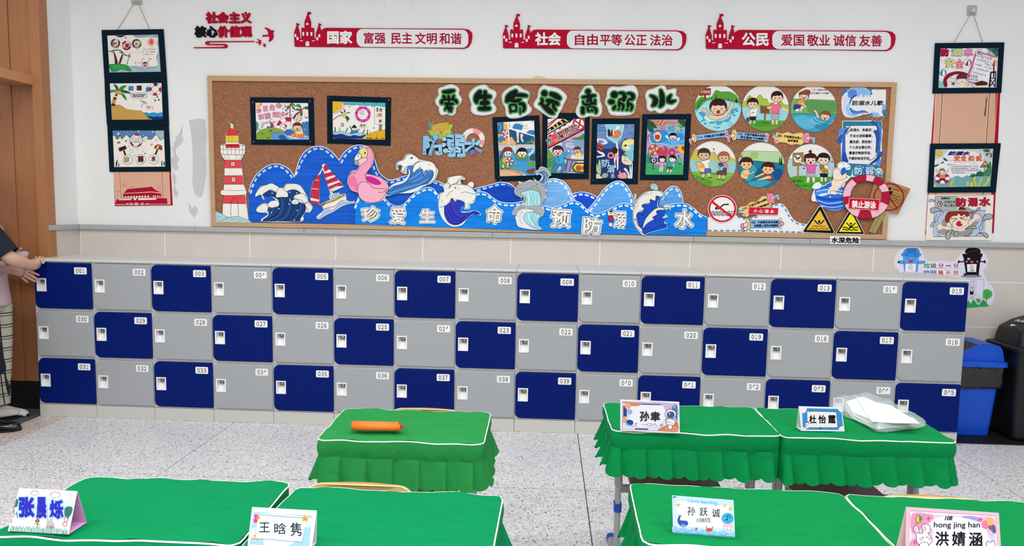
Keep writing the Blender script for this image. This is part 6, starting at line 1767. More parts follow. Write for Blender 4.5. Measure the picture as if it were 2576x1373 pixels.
title('水', F3, '1930,165 2010,210 2060,310 2160,300 2280,270 2355,320 2345,480 2420,550 2440,650 2390,790 2290,900 2170,940 2090,910 2000,980 1890,1040 1780,1030 1680,960 1570,985 1460,930 1425,820 1425,680 1385,520 1400,420 1480,320 1650,270 1780,210', '1562,495,28 1660,550,58 1715,650,76 1670,755,70 1620,800,36/1868,330,34 1900,450,66 1915,600,76 1905,740,76 1850,820,44/2185,475,26 2125,555,56 2100,645,62 2160,690,50 2235,680,50 2318,648,22', 'last in the title row')
# ---------------------------------------------------------------- painted sea sheets
def sheet(name, label, lvl, t, outline, col, dash, extra='', group='painted sea sheets', card=None, m=None):
    a = Art((0, 0, 1), lvl); P = pts(outline.split()); a.solid(P, card or col, t, 'e8eaf0')
    if dash: a.draw('C f0f2f6 1.6 ' + dash[0] + '\nD ' + dash[2] + ' 4.6 10 5.5 ' + dash[1])
    a.draw(extra); return tag(a.build(name, m or m_marker), label, 'sea backdrop', group)
def off(src, dx, dy): return ' '.join('%.1f,%.1f' % (x + dx, y + dy) for x, y in pts(src.split()))
def smooth(src): return ' '.join('%.1f,%.1f' % p for p in crom(pts(src.split()), False, 5))
T1 = '625.5,481 633,457 648,434 673,416 694,411 716,417 731,429 740,444'; T2 = '740,444 745,425 752,403 765,382 786,369 811,368 832,379 853,402'; T3 = '853,402 866,382 887,367 908,364 930,373 942,400 951,428 964,443 982,452 1010,444 1034,438 1060,440 1098,454 1116,461 1150,470 1186,474 1207,470 1240,462 1257,457 1281,461 1297,474 1312,500'
sheet('sea_sheet', 'large dark-blue painted sea sheet with three humps beside the lighthouse', .013, .004, smooth(T1) + ' ' + smooth(T2) + ' ' + smooth(T3) + ' 1318,520 1318,566 895,563 625.5,559', '1a5cc8', None, '\n'.join('C eef0f6 1.8 %s\nD b8d0f0 5 10 6 %s' % (off(q, .5, 1), o) for q, o in ((T1, '630,487 638,462 652,440 676,423 694,418 712,423 726,436 737,449'), (T2, '744,440 750,426 758,408 770,389 788,376 810,375 828,386 848,407'), (T3, '858,410 870,390 889,374 907,371 925,379 935,402 944,431 959,449 980,459 1010,451 1060,447 1098,461 1150,477 1186,481 1207,477 1240,469 1257,464 1278,468 1291,480 1304,502'))) + '\nS 1446b4 1120,470 1186,483 1250,468 1285,470 1308,510 1250,508 1190,490')
sheet('sea_sheet', 'small dark-blue sea hump between two light-blue hills', .0135, .003, smooth('1436,492 1446,484 1467,482 1485,486 1504,496') + ' 1500,520 1478,534 1440,520', '1a50cc', ('1438,491 1447,485 1467,483 1485,487 1503,496', '1442,496 1450,491 1467,489 1483,493 1499,501', 'd0e0f4'))
H1 = '1362,462 1373,452 1394,448 1416,454 1431,470 1440,490 1449,506'; H2 = '1478,527 1495,507 1517,477 1535,461 1553,454 1569,458 1584,477 1593,497 1597,522'; H3 = '1660,498 1673,480 1688,468 1703,469 1713,483 1717,497 1719,510'
sheet('sea_sheet', 'light-blue sea hill under the red-banner drawing', .0175, .003, smooth(H1) + ' 1450,530 1362,530', '78b0e8', (off(H1, 0, 1), '1366,468 1376,459 1394,455 1413,461 1425,474 1434,493 1442,507', 'e4eef8'))
sheet('sea_sheet', 'light-blue sea hill under the underwater-girl drawing', .0175, .003, smooth(H2) + ' 1597,540 1478,540', '5ca4e8', (off(H2, 0, 1), '1484,530 1501,511 1522,482 1538,468 1554,461 1566,465 1578,481 1587,500 1590,520', 'dceaf8'))
sheet('sea_sheet', 'light-blue sea hill behind the leaping wave, closest to the swimming ban', .0175, .003, smooth(H3) + ' 1719,530 1655,530', '58a2e4', (off(H3, 0, 1), '1665,503 1678,485 1690,475 1701,476 1708,487 1711,500 1713,511', 'dceaf8'))
TF = '893,517 905,492 930,480 950,482 965,494 978,508 990,515 1002,517 1015,513 1033,494 1051,479 1074,470 1090,474 1102,488 1120,505 1170,495 1194,484 1210,481 1226,485 1240,496 1257,506 1275,509 1296,509 1318,505 1345,509 1367,516 1391,521 1416,513 1440,504 1459,509 1477,526 1498,536 1520,531 1544,519 1566,510 1584,513 1600,524 1640,530 1670,520 1691,512 1709,510 1728,512 1746,523 1760,536 1779,546'
sheet('sea_sheet', 'long bright-blue sea strip carrying the white slogan letters along the board bottom', .0265, .004, smooth(TF) + ' 1777,592 1640,590 1440,585 1150,573 893,564', '1480e0', (off(TF, 0, 1), off(TF, 0, 7), 'dcecfa'), '')
sheet('sea_sheet', 'white sea sheet with blue dashes below the swimming ban sign', .013, .003, smooth('1780,548 1800,540 1840,538 1860,546 1877,549 1900,544 1930,524 1950,514 1965,512 1978,522 1988,540 2000,555 2018,562 2034,563') + ' 2034,588 1780,583', 'eceef0', None, 'D 5a9ac8 4 9 6 1783,545 1800,537 1845,540 1862,548 1878,551 1900,547 1930,527 1950,517 1963,515 1975,525 1984,542 1997,558 2016,565 2034,566\nD 5a9ac8 4 9 6 1781,580 1860,580 1920,581 2030,585', card='e9eaec', m=m_print)
# ---------------------------------------------------------------- lighthouse, sailing boat, ring, wave cutouts
cut('lighthouse_cutout', 'red and white striped lighthouse cutout at the corner of the cork board', 'cutout', (530, 300, 2.982), .0175, .003, '22,770 22,690 60,697 90,715 103,500 100,480 103,420 103,365 106,305 82,270 75,245 75,192 110,188 110,120 125,85 150,68 152,45 138,22 160,38 172,42 166,60 195,80 212,115 212,182 258,195 256,245 248,268 228,300 234,365 242,420 246,485 270,545 266,565 262,590 275,680 284,755 284,772', '''P ece8e2 78,192 257,196 255,245 246,268 230,290 110,290 84,268 76,245
P cc2e38 112,185 215,185 217,215 112,215
P e2c83c 112,125 210,125 210,172 112,172
Q d83a40 2 112,122 125,88 150,68 180,70 200,88 212,122
L 2a2a2c 2 112,122 112,185
L 2a2a2c 2 135,100 135,172
L 2a2a2c 2 160,125 160,172
L 2a2a2c 2 210,122 210,175
L 2a2a2c 2 112,172 212,172
L 2a2a2c 2.5 76,225 256,228
L 2a2a2c 3 78,194 257,198
L 2a2a2c 3 78,262 250,268
L 2a2a2c 2 95,192 95,262
L 2a2a2c 2 125,192 125,262
L 2a2a2c 2 155,194 155,264
L 2a2a2c 2 185,194 185,266
L 2a2a2c 2 215,196 215,266
L 2a2a2c 2 240,196 240,266
C 2a2a2c 2 100,266 120,300
C 2a2a2c 2 130,266 140,300
C 2a2a2c 2 200,268 190,300
C 2a2a2c 2 235,268 215,300
Q e0484c 2 106,305 228,305 232,366 104,366
Q ece8e0 2 104,366 232,366 238,420 103,420
Q e0484c 2 103,424 240,424 244,486 101,486
Q ece8e0 2 100,488 245,488 254,540 96,540
F ece8e0 2 75,545 90,530 170,535 255,532 270,548 255,565 170,570 85,568
Q e0484c 2 97,570 258,570 264,632 92,628
Q ece8e2 2 92,630 264,634 280,755 88,725
O ece8e2 166,336 16 17 3
L 2a2a2c 3 166,320 166,352
L 2a2a2c 3 150,336 182,336
O ece8e2 171,452 16 18 3
L 2a2a2c 3 171,434 171,470
L 2a2a2c 3 155,452 187,452
C 2a2a2c 3 150,725 152,640 168,595 190,592 205,640 208,735
S a8d0d4 22,692 60,698 100,718 130,740 190,726 240,738 284,757 284,775 22,775
C 4a6a74 2 22,692 60,698 100,718 130,740
C 2a3a40 2 60,768 120,745 170,728 230,735 282,757
C 5c9cac 3 40,720 70,735
C 5c9cac 3 40,745 60,755
C 5c9cac 3 150,750 190,745
C 5c9cac 3 210,755 240,760''', None, None, 'ece8e0', False)
WV = 'paper wave cutouts'
cut('wave_cutout', 'navy curling wave cutout with thick white foam on the dark-blue sea sheet', 'cutout', (620, 440, 5.4), .018, .004, '205,628 290,540 275,518 210,516 140,498 135,455 185,405 240,382 290,390 330,352 400,345 330,290 238,285 245,338 215,330 205,285 165,268 120,302 125,245 190,160 270,132 340,110 400,140 440,168 500,172 530,130 580,115 680,120 740,150 800,240 832,320 845,365 885,405 900,450 860,512 805,508 770,560 782,600 740,636 600,642', '''S 1c3f78 220,625 300,545 290,450 380,430 440,400 430,340 330,290 222,285 240,240 320,205 420,240 520,230 560,215 640,200 720,220 720,270 640,300 700,360 800,400 800,500 740,580 720,635 480,630
C 12244c 9 430,310 450,420 400,540 230,622
C 5c8ac0 4 470,300 490,420 430,560 300,615
C 12244c 8 540,310 540,440 470,570 330,625
C 5c8ac0 4 590,330 590,450 520,580 400,625
C 12244c 8 640,400 630,480 560,590 450,630
C 12244c 8 700,380 690,480 610,600 520,630
C 5c8ac0 4 740,380 730,470 660,590 580,630
C 12244c 8 790,410 770,500 690,600 620,632
C 5c8ac0 4 310,460 360,450 330,540 270,600
F e9e6dc 5 120,300 130,240 200,160 270,135 340,112 400,140 440,172 420,230 330,200 270,230 220,270 240,335 215,325 190,270
F e9e6dc 5 400,300 430,190 480,175 540,215 565,260 555,300 480,300
F e9e6dc 5 505,190 540,135 590,118 680,122 740,155 800,245 800,290 720,230 660,200 590,205 545,222
F e9e6dc 5 645,290 700,260 770,255 810,300 840,350 790,380 740,340 690,330
F e9e6dc 5 610,370 640,335 690,340 710,380 680,400 630,395
F e9e6dc 4 585,300 600,340 615,350 590,355
F e9e6dc 5 290,400 330,358 400,345 445,380 430,425 360,445 300,430
F e9e6dc 5 140,500 140,455 190,410 240,390 290,420 280,490 220,515
F e9e6dc 5 800,380 870,400 895,445 870,500 820,510 845,470 810,440
F e9e6dc 4 740,580 775,570 778,605 735,632
C 2a2a2c 4 650,370 660,385 680,375
C 2a2a2c 4 400,410 395,430 365,440
O e8ecf0 350,248 8
O e8ecf0 585,235 8
O e8ecf0 685,245 8
O e8ecf0 578,395 8
O e8ecf0 440,458 8
O e8ecf0 340,510 8
O e8ecf0 693,482 8
O e8ecf0 650,618 8''', WV, None, 'e4e8ee')
cut('sailing_boat_cutout', 'sailing boat cutout with red and white striped sails on the dark-blue sheet', 'cutout', (620, 440, 5.4), .018, .004, '950,565 955,590 1000,600 1075,550 1190,495 1290,430 1360,400 1470,380 1468,350 1420,365 1360,345 1355,300 1340,250 1270,270 1260,235 1175,255 1165,228 1330,155 1180,-20 1070,-155 1025,-140 1030,-100 985,-20 900,90 870,240 870,380 990,412 1000,0 1025,-70 1040,-60 1140,262 1120,290 1138,338 1060,368 1003,402 1050,470 1040,490', '''S b4c4dc 955,565 1000,555 1080,450 1180,470 1280,350 1360,360 1465,355 1465,385 1370,395 1290,425 1190,492 1080,545 1000,600 955,590
C 6a7a9c 4 1000,580 1080,500 1190,470 1290,390 1460,370
Q ece6d8 4 1005,405 1060,372 1180,340 1335,255 1355,340 1280,350 1200,430 1120,450 1060,465
P b48c48 1005,405 1060,372 1180,340 1330,258 1338,285 1190,362 1070,395 1030,440
L 8a6a34 5 1060,462 1110,440 1200,425 1280,350
Q a8c0c8 4 1130,290 1255,240 1275,285 1150,335
Q e0e8ea 3 1145,300 1165,295 1170,318 1150,323
Q e0e8ea 3 1175,287 1195,282 1200,305 1180,310
Q e0e8ea 3 1205,275 1225,270 1230,292 1210,297
Q e0e8ea 3 1235,262 1252,257 1257,280 1240,284
L 6a665e 16 1028,-130 1155,265
L ece6d8 10 1028,-130 1155,265
Q c03048 4 1000,-10 985,410 870,380 875,240 905,90 950,20
P e8c8cc 930,60 985,75 985,82 928,68
P e8c8cc 885,178 980,190 980,200 883,188
P ece0de 870,308 985,335 985,362 870,345
P ece2e0 1070,-150 1330,155 1150,225
P b82c50 1068,-150 1130,-75 1060,-45 1045,-100
P b82c50 1155,-45 1195,0 1060,40 1040,-10
P b82c50 1215,20 1250,75 1095,125 1080,75
P b82c50 1265,95 1320,145 1220,150 1125,200 1110,160
C 2a2a2c 4 1320,150 1230,155 1150,220 1230,215 1325,155
L 2a2a2c 4 1070,-150 1325,150
O 1c1c1e 1036,405 7
O 1c1c1e 1054,397 7
O 1c1c1e 1074,390 7
O 1c1c1e 1325,272 7''', None, None, 'e8e4dc', False)
cut('flamingo_cutout', 'pink flamingo swim ring cutout with a yellow face on the sea sheet', 'cutout', (860, 355, 4.886), .031, .003, '245,75 285,65 345,85 385,140 395,210 370,300 305,400 370,410 470,440 540,490 578,560 570,620 540,680 480,735 380,760 290,750 225,700 195,640 120,610 75,540 70,470 95,400 130,360 180,355 210,310 205,300 160,285 150,240 165,190 200,140', '''F f0a0bc 5 95,420 130,370 175,375 240,290 300,250 312,205 260,205 240,200 265,90 330,90 378,150 385,230 345,330 295,400 290,430 300,450 400,560 540,580 560,620 400,640 250,640 180,630 110,600 78,530
S e87ca8 90,470 140,420 190,500 200,600 130,590 90,540
F f0a8c0 5 298,402 400,422 500,460 560,520 574,580 540,640 480,600 400,580 330,520 300,460
F d81c98 4 298,440 360,438 440,475 480,520 430,535 350,510 310,475
F f2b0c4 5 195,620 200,550 230,510 280,500 330,520 390,575 470,585 540,580 545,610 520,680 460,735 380,755 280,740 225,700
C 2a1a20 5 445,630 500,628 545,600
F e8d888 5 205,130 235,90 280,80 315,110 312,170 290,205 250,200 235,165
F e4e2dc 5 155,235 165,185 200,150 235,165 240,195 200,235
F 9aaaa8 5 152,245 195,238 210,300 180,290 158,270
O 1a1a1c 284,145 9 13
O 2a2a2c 200,182 6 8
C f8dce6 5 120,560 150,590
C 2a1a20 4 95,415 130,395 175,395''', None, None, 'f0c4d0')
cut('wave_cutout', 'sky-blue double wave cutout trailing beside the flamingo ring', 'cutout', (960, 380, 3.839), .031, .003, '50,430 75,350 140,305 210,285 250,240 262,205 250,165 225,180 245,215 225,220 185,195 195,145 165,140 158,180 145,175 140,120 165,95 205,80 230,40 270,25 320,40 370,80 440,92 500,115 530,160 545,190 525,260 480,310 400,345 300,400 160,410', '''S 3c78c0 55,425 90,350 200,310 250,270 275,200 245,150 300,130 320,200 340,180 400,170 440,190 490,190 500,250 450,310 330,350 200,400
C 24508c 5 80,390 200,330 330,300 420,240
C a8c8ec 4 80,405 220,360 360,320 450,270
C 24508c 5 150,400 280,370 400,320 480,260
C a8c8ec 4 260,280 330,240 380,200
C 24508c 5 110,350 230,310 290,230
C a8c8ec 4 300,300 400,250 430,200
C 24508c 4 380,330 460,290 490,220
S a8d0dc 142,175 140,120 165,95 210,80 230,45 275,27 320,42 365,85 330,110 300,140 250,150 245,210 215,215 185,185 200,150 165,140 158,180
F ecebe4 4 150,160 155,115 180,95 220,80 235,50 275,30 325,45 365,88 330,115 300,135 255,145 225,165 215,200 190,175 205,150 170,130
F ecebe4 4 300,180 330,120 400,95 470,100 510,130 530,190 510,270 430,325 490,260 500,200 460,180 420,190 405,245 400,190 370,165 330,190 310,210
O 3a4a50 292,66 9 11
O d890a0 278,70 6
C 3a4a50 4 345,185 370,155 380,160
C 3a4a50 3 440,140 460,125 470,135
C 3a4a50 3 215,75 235,65''', WV, None, 'e4e8ec')
cut('wave_cutout', 'tall foamy wave cutout with a violet-blue belly, between slogan letters 生 and 命', 'cutout', (960, 380, 3.839), .031, .004, '545,500 560,410 600,390 590,330 630,300 640,260 690,240 760,232 800,255 800,280 770,270 765,310 820,330 850,300 885,305 885,345 860,370 915,405 905,470 880,505 855,510 850,555 800,560 800,520 770,530 765,580 830,585 900,572 945,590 955,620 890,610 830,650 780,710 700,730 630,700 570,620', '''S 3238b4 605,540 620,515 660,500 680,460 710,490 740,470 790,480 800,515 765,540 770,590 840,590 900,575 945,595 945,612 880,605 820,650 760,700 690,712 640,680 610,620
C 1c1c70 4 640,560 680,640 740,680 820,620 900,585
C 1c1c70 4 660,520 690,600 760,650 840,600
C 5a60d0 3 680,480 710,580 780,630 860,595
C 1c1c70 4 620,600 660,670 720,700 800,660
C 2a2a3c 5 605,540 610,620 645,685 700,712 760,700 830,645 880,608 948,614
C 2a2a3c 5 605,540 625,512 660,500 680,458 710,492 740,468 790,478
F ece8e0 4 640,300 650,260 700,240 760,235 798,258 760,260 740,300 710,310 660,330
F d8e4e4 4 600,390 595,340 625,305 660,325 650,360 680,325 760,320 850,340 910,405 900,470 850,500 840,550 805,550 800,500 770,480 730,470 700,480 680,450 650,500 610,530 560,540 550,500 565,415
S ece8e0 600,400 640,370 700,340 800,340 890,410 880,480 830,500 800,470 740,460 690,450 640,480 590,500 570,480
C 3a4a50 4 625,440 660,400 690,380
C 3a4a50 4 760,410 800,395 840,400 900,420
C 3a4a50 4 725,320 730,290 750,280
C 3a4a50 4 580,490 590,470
O 2c5a74 712,355 8
C 8aa0a4 4 735,360 760,358
C e8ecec 7 550,520 570,600 630,690 700,722 770,705''', WV, None, 'e6eaec')
cut('wave_cutout', 'grey-crested wave cutout with turquoise falling water, upper of the stacked pair', 'cutout', (1280, 420, 4.48), .031, .003, '210,440 165,425 185,385 160,340 120,335 75,310 62,270 85,225 115,190 110,160 165,175 230,145 290,150 275,120 320,155 355,160 390,185 400,235 435,268 410,280 420,340 380,380 360,430', '''S a4a8ac 70,300 70,260 95,215 125,185 180,175 250,150 330,160 390,190 408,240 410,330 370,420 330,425 200,425 170,380 155,330 110,330
C 3a3e44 3 80,290 90,270 100,280
C 3a3e44 3 105,240 130,250 160,235
C 3a3e44 3 195,248 240,240 290,215 330,240 355,280 355,400
F a8e0e8 4 130,300 180,270 260,258 330,280 355,330 350,425 200,430 170,425 195,370 175,330
C 2a6a80 3 185,300 210,350 205,425
C 2a6a80 3 230,285 245,350 240,425
C 2a6a80 3 270,280 290,350 275,425
C 2a6a80 3 300,285 320,350 310,425
C e4f4f4 8 215,310 225,420
C 6cc4d8 8 260,300 265,420
O 3a4044 315,196 6
O 5a8a5c 384,208 5''', WV, None, 'd8dadc')
cut('wave_cutout', 'grey-crested wave cutout with turquoise water, lower of the stacked pair', 'cutout', (1280, 420, 4.48), .0345, .003, '385,700 300,708 170,690 100,665 80,600 70,560 90,545 40,535 50,490 90,440 150,415 210,430 330,420 360,440 400,490 385,545 360,560 335,600 340,660', '''S a6aaae 42,530 55,490 95,445 150,420 210,435 330,425 360,445 395,492 380,545 340,540 300,520 200,500 110,520 80,545
S e6e4e6 90,560 110,500 180,475 280,490 200,520 165,560 180,620 260,690 340,702 180,690 110,660 85,600
C 3a3e44 3 100,490 130,460 170,450
C 3a3e44 3 220,470 260,470 295,495
C 8a8e94 4 130,500 125,580 150,650
F a8e0e8 4 165,560 190,520 260,508 335,530 350,560 325,600 335,650 380,700 300,690 220,650 175,600
C 2a6a80 3 200,530 210,600 290,680
C 2a6a80 3 240,520 245,590 320,680
C 2a6a80 3 280,520 275,580 340,680
C 2a6a80 3 315,530 300,580 330,640
C e6f6f6 9 225,535 235,600 290,665
C 6cc4d8 8 260,530 265,590 310,660
O 3a4044 153,513 6''', WV, None, 'd8dadc')
cut('wave_cutout', 'small grey and blue curl wave cutout at the corner of the girl-and-ring comic', 'cutout', (1280, 420, 4.48), .031, .003, '345,165 370,110 345,85 310,90 302,45 335,25 360,-5 420,10 455,50 478,90 450,110 430,170 400,190', '''S a6a8a8 305,80 308,45 340,25 365,0 420,15 450,50 470,90 440,105 420,60 370,50 335,70
S 4c78b4 335,75 370,50 410,60 435,100 420,160 390,185 350,170 375,130 370,90
C e8f0f4 4 350,75 385,95 370,150
C 1c2c4c 3 370,65 400,100 385,165
C e8f0f4 4 390,65 420,110 400,170
C 1c2c4c 4 335,75 370,50 410,58 436,98 422,160 392,187''', WV, None, 'd8dadc')
cut('wave_cutout', 'leaping wave cutout with blue belly and curled crests beside letter 水', 'cutout', (1580, 450, 5.371), .031, .004, '170,735 100,650 65,550 65,430 85,340 90,290 78,215 100,195 120,225 110,280 180,215 260,165 340,150 305,130 295,90 325,60 370,62 405,100 408,150 460,170 482,210 470,240 430,250 410,300 405,370 450,385 500,345 560,350 582,390 565,430 545,390 510,400 500,470 535,500 530,520 490,530 500,590 540,600 530,660 400,695 280,730 220,760', '''S 1c4cc0 120,470 200,430 190,350 290,330 300,280 360,290 360,240 430,235 405,300 400,380 500,400 490,590 540,600 530,655 400,690 280,725 220,752 180,700 130,600
C 12309c 6 150,460 150,560 180,660
C 12309c 6 250,420 255,600
C 12309c 6 310,330 330,420 310,600
C 12309c 6 430,430 440,580
C 12309c 6 370,470 375,600
F e6e4dc 6 175,720 105,640 72,540 72,430 95,340 160,250 260,175 350,155 430,165 475,205 465,235 430,240 380,230 365,295 300,275 295,325 240,330 185,360 215,410 140,450 112,500 125,610 190,680
F e6e4dc 6 195,660 230,550 300,460 370,400 440,385 505,405 480,420 420,420 380,440 390,480 330,520 350,545 260,600 210,660
F e6e4dc 5 460,380 510,350 560,358 578,395 560,425 550,385 510,385
F a8ccd8 5 350,150 330,130 355,100 345,80 320,95 310,125 298,100 320,65 370,65 402,105 405,150
F c0d4d8 4 95,310 105,250 82,225 95,200 118,230
F e6e4dc 4 462,525 490,500 530,510 500,530
O 1c3c9c 195,482 12 18 3
C 2a2a3c 4 220,220 260,200 280,205
C 2a2a3c 4 295,205 310,190 330,185
C 2a2a3c 4 90,410 110,370 140,360
C 2a2a3c 4 95,340 120,320 145,325
C 12309c 6 200,690 280,660 340,670 420,630 500,620 538,605
C 12309c 6 240,720 330,690 420,670 530,630
O 1a1a1c 95,550 9
C e8eef4 4 520,605 530,655''', WV, None, 'dce4ec')
# ---------------------------------------------------------------- white slogan letters on the sea strip
def slogan(ch, frame, box, ex, r=0, extra=''):
    x0, y0, x1, y1 = box; k = (y1 - y0); a = Art(frame, .031); cx, cy = (x0 + x1) / 2, (y0 + y1) / 2
    a.text('e8e8ea', cx, cy, ch, h=k * 1.16, w=(x1 - x0) * 1.16, b=.095, r=r, thick=.003); a.lift(.0031)
    a.text('242428', cx, cy, ch, h=k * 1.05, w=(x1 - x0) * 1.05, b=.055, r=r); a.text('eceae4', cx, cy, ch, h=k, w=x1 - x0, b=.027, r=r); a.draw(extra)
    tag(a.build('slogan_letter', m_art), 'white cut-out character ' + ch + ' on the bright-blue sea strip, ' + ex, 'letter', 'slogan letters on the sea strip')
S1, S2, S3, S4 = (520, 180, 3.2685), (1220, 180, 3.2685), (1440, 450, 5.375), (1580, 450, 5.371)
slogan('珍', S1, (1280, 1112, 1422, 1232), 'below the flamingo ring', -8, 'L e0c040 7 1372,1178 1345,1200'); slogan('爱', S1, (1510, 1118, 1632, 1250), 'below the sky-blue wave', 4, 'O c02030 1565,1152 6')
slogan('生', (960, 380, 3.839), (372, 562, 510, 690), 'beside the violet-bellied wave'); slogan('命', S2, (12, 1098, 140, 1248), 'with one yellow stroke', 4, 'L d8b468 8 112,1165 112,1205\nL d8b468 8 72,1170 68,1245')
slogan('预', S2, (545, 1138, 700, 1280), 'beside the stacked grey waves', 4); slogan('防', S3, (145, 520, 392, 745), 'hanging lowest over the frame', 4, 'O e0c040 368,668 8\nO 1c1c1e 182,532 7')
slogan('溺', S3, (560, 440, 718, 660), 'with red and white round dots', 3)
a = Art(S3, .0345); a.draw('F e4e0dc 3 475,460 490,425 520,435 545,420 565,450 570,480 540,495 520,490 490,495\nO d8b4a0 522,455 22\nS 1c1c1e 500,450 510,428 540,430 545,452 525,445\nO c02030 518,535 36 36 4\nO ecebe6 516,618 26 27 4'); put(a.build('letter_dots', m_art), COL.objects['slogan_letter.006'])
slogan('水', S4, (640, 415, 880, 668), 'at the end nearest the swimming ban', 3)
# ---------------------------------------------------------------- six circle pictures
def circle(label, frame, cx, cy, rx, ry, src, lvl=.013):
    a = Art(frame, lvl); P = [(cx + rx * math.cos(k * PI / 24), cy + ry * math.sin(k * PI / 24)) for k in range(48)]
    a.solid(P, 'e6e5df', .0015, 'd8d8d0'); a.clip = P; a.draw(src); a.clip = None; a.stroke(P, '6a6a60', 2.5, True)
    return tag(a.build('circle_picture', m_art), label, 'drawing', 'circle pictures on the cork board')
SK = 'e8c8a4'
circle('circle picture of a boy crying for help in turquoise water, first of the upper row', (1730, 205, 5.971), 453, 397, 350, 348, '''S 5c9c3c 100,420 110,330 200,230 340,240 420,130 500,150 620,150 720,200 800,330 800,400 640,300 440,280 260,300 150,420
V 4a8c30 16 130,420 260,290 8 110
V 5ca03c 16 330,280 520,270 9 120
V 5ca03c 18 520,280 780,330 10 130
V 3f7c2c 10 340,280 780,320 14 80
S a4d8e0 100,480 180,390 280,290 440,265 620,290 720,310 810,400 810,760 100,760
C 2f8ca8 8 110,470 180,390 280,300 440,268 600,288 720,315 810,400
Q 8a3c30 5 268,105 345,100 345,198 172,215 185,160
P 7a3428 248,210 275,207 272,280 252,285
T e8c8b8 265,155 44 水深危险 w=140 b=.02
S 40a8c8 165,470 210,460 270,500 240,520 300,560 260,590 170,610 230,560
S 40a8c8 640,520 660,430 740,390 750,405 700,450 710,470 650,500
S 40a8c8 320,625 380,590 500,600 600,560 640,520 650,540 610,610 540,600 500,640 430,655 440,620 370,635
C 1c6a84 5 165,470 215,462 268,495 245,520 300,560
C 1c6a84 5 320,625 380,592 480,600 600,565 645,520
C 1c6a84 5 640,510 665,430 745,392
S c8ecf0 240,530 330,545 430,590 350,600 280,580
F e8c8a4 5 330,560 300,490 250,460 215,440 230,400 260,410 280,400 290,440 350,490 400,510 520,500 600,430 640,350 650,300 680,320 700,310 690,360 600,510 570,540 440,580
H 3a1c1c e8c8a4 460,400 112 ox
C 1c6a84 6 380,680 430,690 480,680
C 1c6a84 6 430,705 490,690
C 1c6a84 6 600,655 640,660 680,630
C 1c6a84 6 620,630 650,610
O 40a8c8 740,440 18 12 4
O 40a8c8 698,508 16 10 4
O 40a8c8 263,632 16 11 4''')
circle('circle picture of two boys by a wooden sign, middle of the upper row', (1860, 205, 6.2), 408, 412, 368, 362, '''S a8c048 40,400 50,330 100,300 150,220 200,240 260,250 320,205 370,260 430,270 450,320 520,330 600,330 660,310 700,360 780,370 780,450 40,420
C 4a6a24 5 60,320 105,290 150,218 190,235
C 4a6a24 5 280,240 325,203 370,265 430,275 445,325
C 4a6a24 5 610,330 655,312 690,355 770,375
P 98d0dc 40,395 800,430 800,640 40,600
P 5ca038 40,595 800,610 800,800 40,800
S 4a9030 200,640 360,620 500,660 400,700 250,690
Q 9a6838 5 325,375 478,385 475,505 322,492
P 8a5a30 388,500 415,502 408,605 382,602
T 3a2414 400,438 92 禁止游泳 w=110 b=.01
Q ece8e0 5 160,440 290,390 265,550 165,545
P e8c8a4 130,470 155,460 145,560 110,560
P e8c8a4 260,400 290,350 305,380 280,430
Q 1c2440 5 155,548 262,545 255,605 165,605
P e8c8a4 165,605 190,605 180,660 150,660
P e8c8a4 222,605 245,605 245,660 222,660
S 2c4a9c 108,570 150,560 150,610 115,620
H 3c181c e8c8a4 208,350 76 s
C 3a3a30 8 190,490 215,480 230,495
Q e87088 5 505,340 600,330 665,395 640,425 620,420 622,500 500,500 495,400 470,380
P f0f0ee 535,330 600,328 570,358
P e8c8a4 425,395 500,385 500,420 440,430
P e8c8a4 645,425 665,390 770,450 745,480
Q a4b0b4 5 495,500 622,505 610,600 500,595
P e8c8a4 505,598 545,600 530,680 505,680
P e8c8a4 565,600 605,600 590,685 565,685
S 8a6a40 490,675 525,670 525,690 490,690
S 8a6a40 555,680 595,672 595,690 555,690
H 3c181c e8c8a4 590,250 80 s -4
C 2c3a20 5 340,620 400,640 480,640''')
circle('circle picture of a boy jumping in after a swimmer, last of the upper row', (1980, 205, 6.2), 418, 425, 365, 362, '''P 74ac68 40,265 800,292 800,520 40,510
S 5c9850 300,300 500,300 760,330 740,480 420,500 320,460
C 2c4a2c 5 60,265 400,280 780,295
P 3aa0c0 40,505 240,495 500,515 800,510 800,800 40,800
S 5cb4d0 120,560 300,540 460,680 300,740 160,660
S 2c8cb0 420,700 600,640 740,620 600,760
C 1c3a4c 6 40,512 240,497 440,512 800,510
T c83870 415,132 30 不准 w=58 b=.02
T 2a2a2c 545,132 30 不熟悉水性的 w=165 b=.02
T 2a2a2c 518,182 32 学生擅自下水施救 w=275 b=.02
F e89838 5 140,360 190,280 260,290 275,340 210,390
F 24408c 5 120,360 230,375 210,430 110,445
P ece4d8 120,440 190,420 180,465 140,465
P e8d4bc 225,375 265,400 215,465 195,440
P e8d4bc 215,335 240,330 305,395 295,410
S c8a870 190,440 235,470 215,485 195,470
H 8a4a30 e8d0bc 265,230 66 o 8
S 8a4a30 180,180 230,150 300,125 360,140 360,200 280,200 200,210
F e8d0bc 5 520,560 470,560 440,490 410,455 425,440 460,460 500,540
H 8a5430 e8d0bc 595,545 70 xo 10
C d8ecf4 6 370,600 400,570 470,560
C d8ecf4 6 370,605 430,640 520,670
C d8ecf4 6 430,585 500,620 590,645
C d8ecf4 6 640,655 690,650 710,600''')
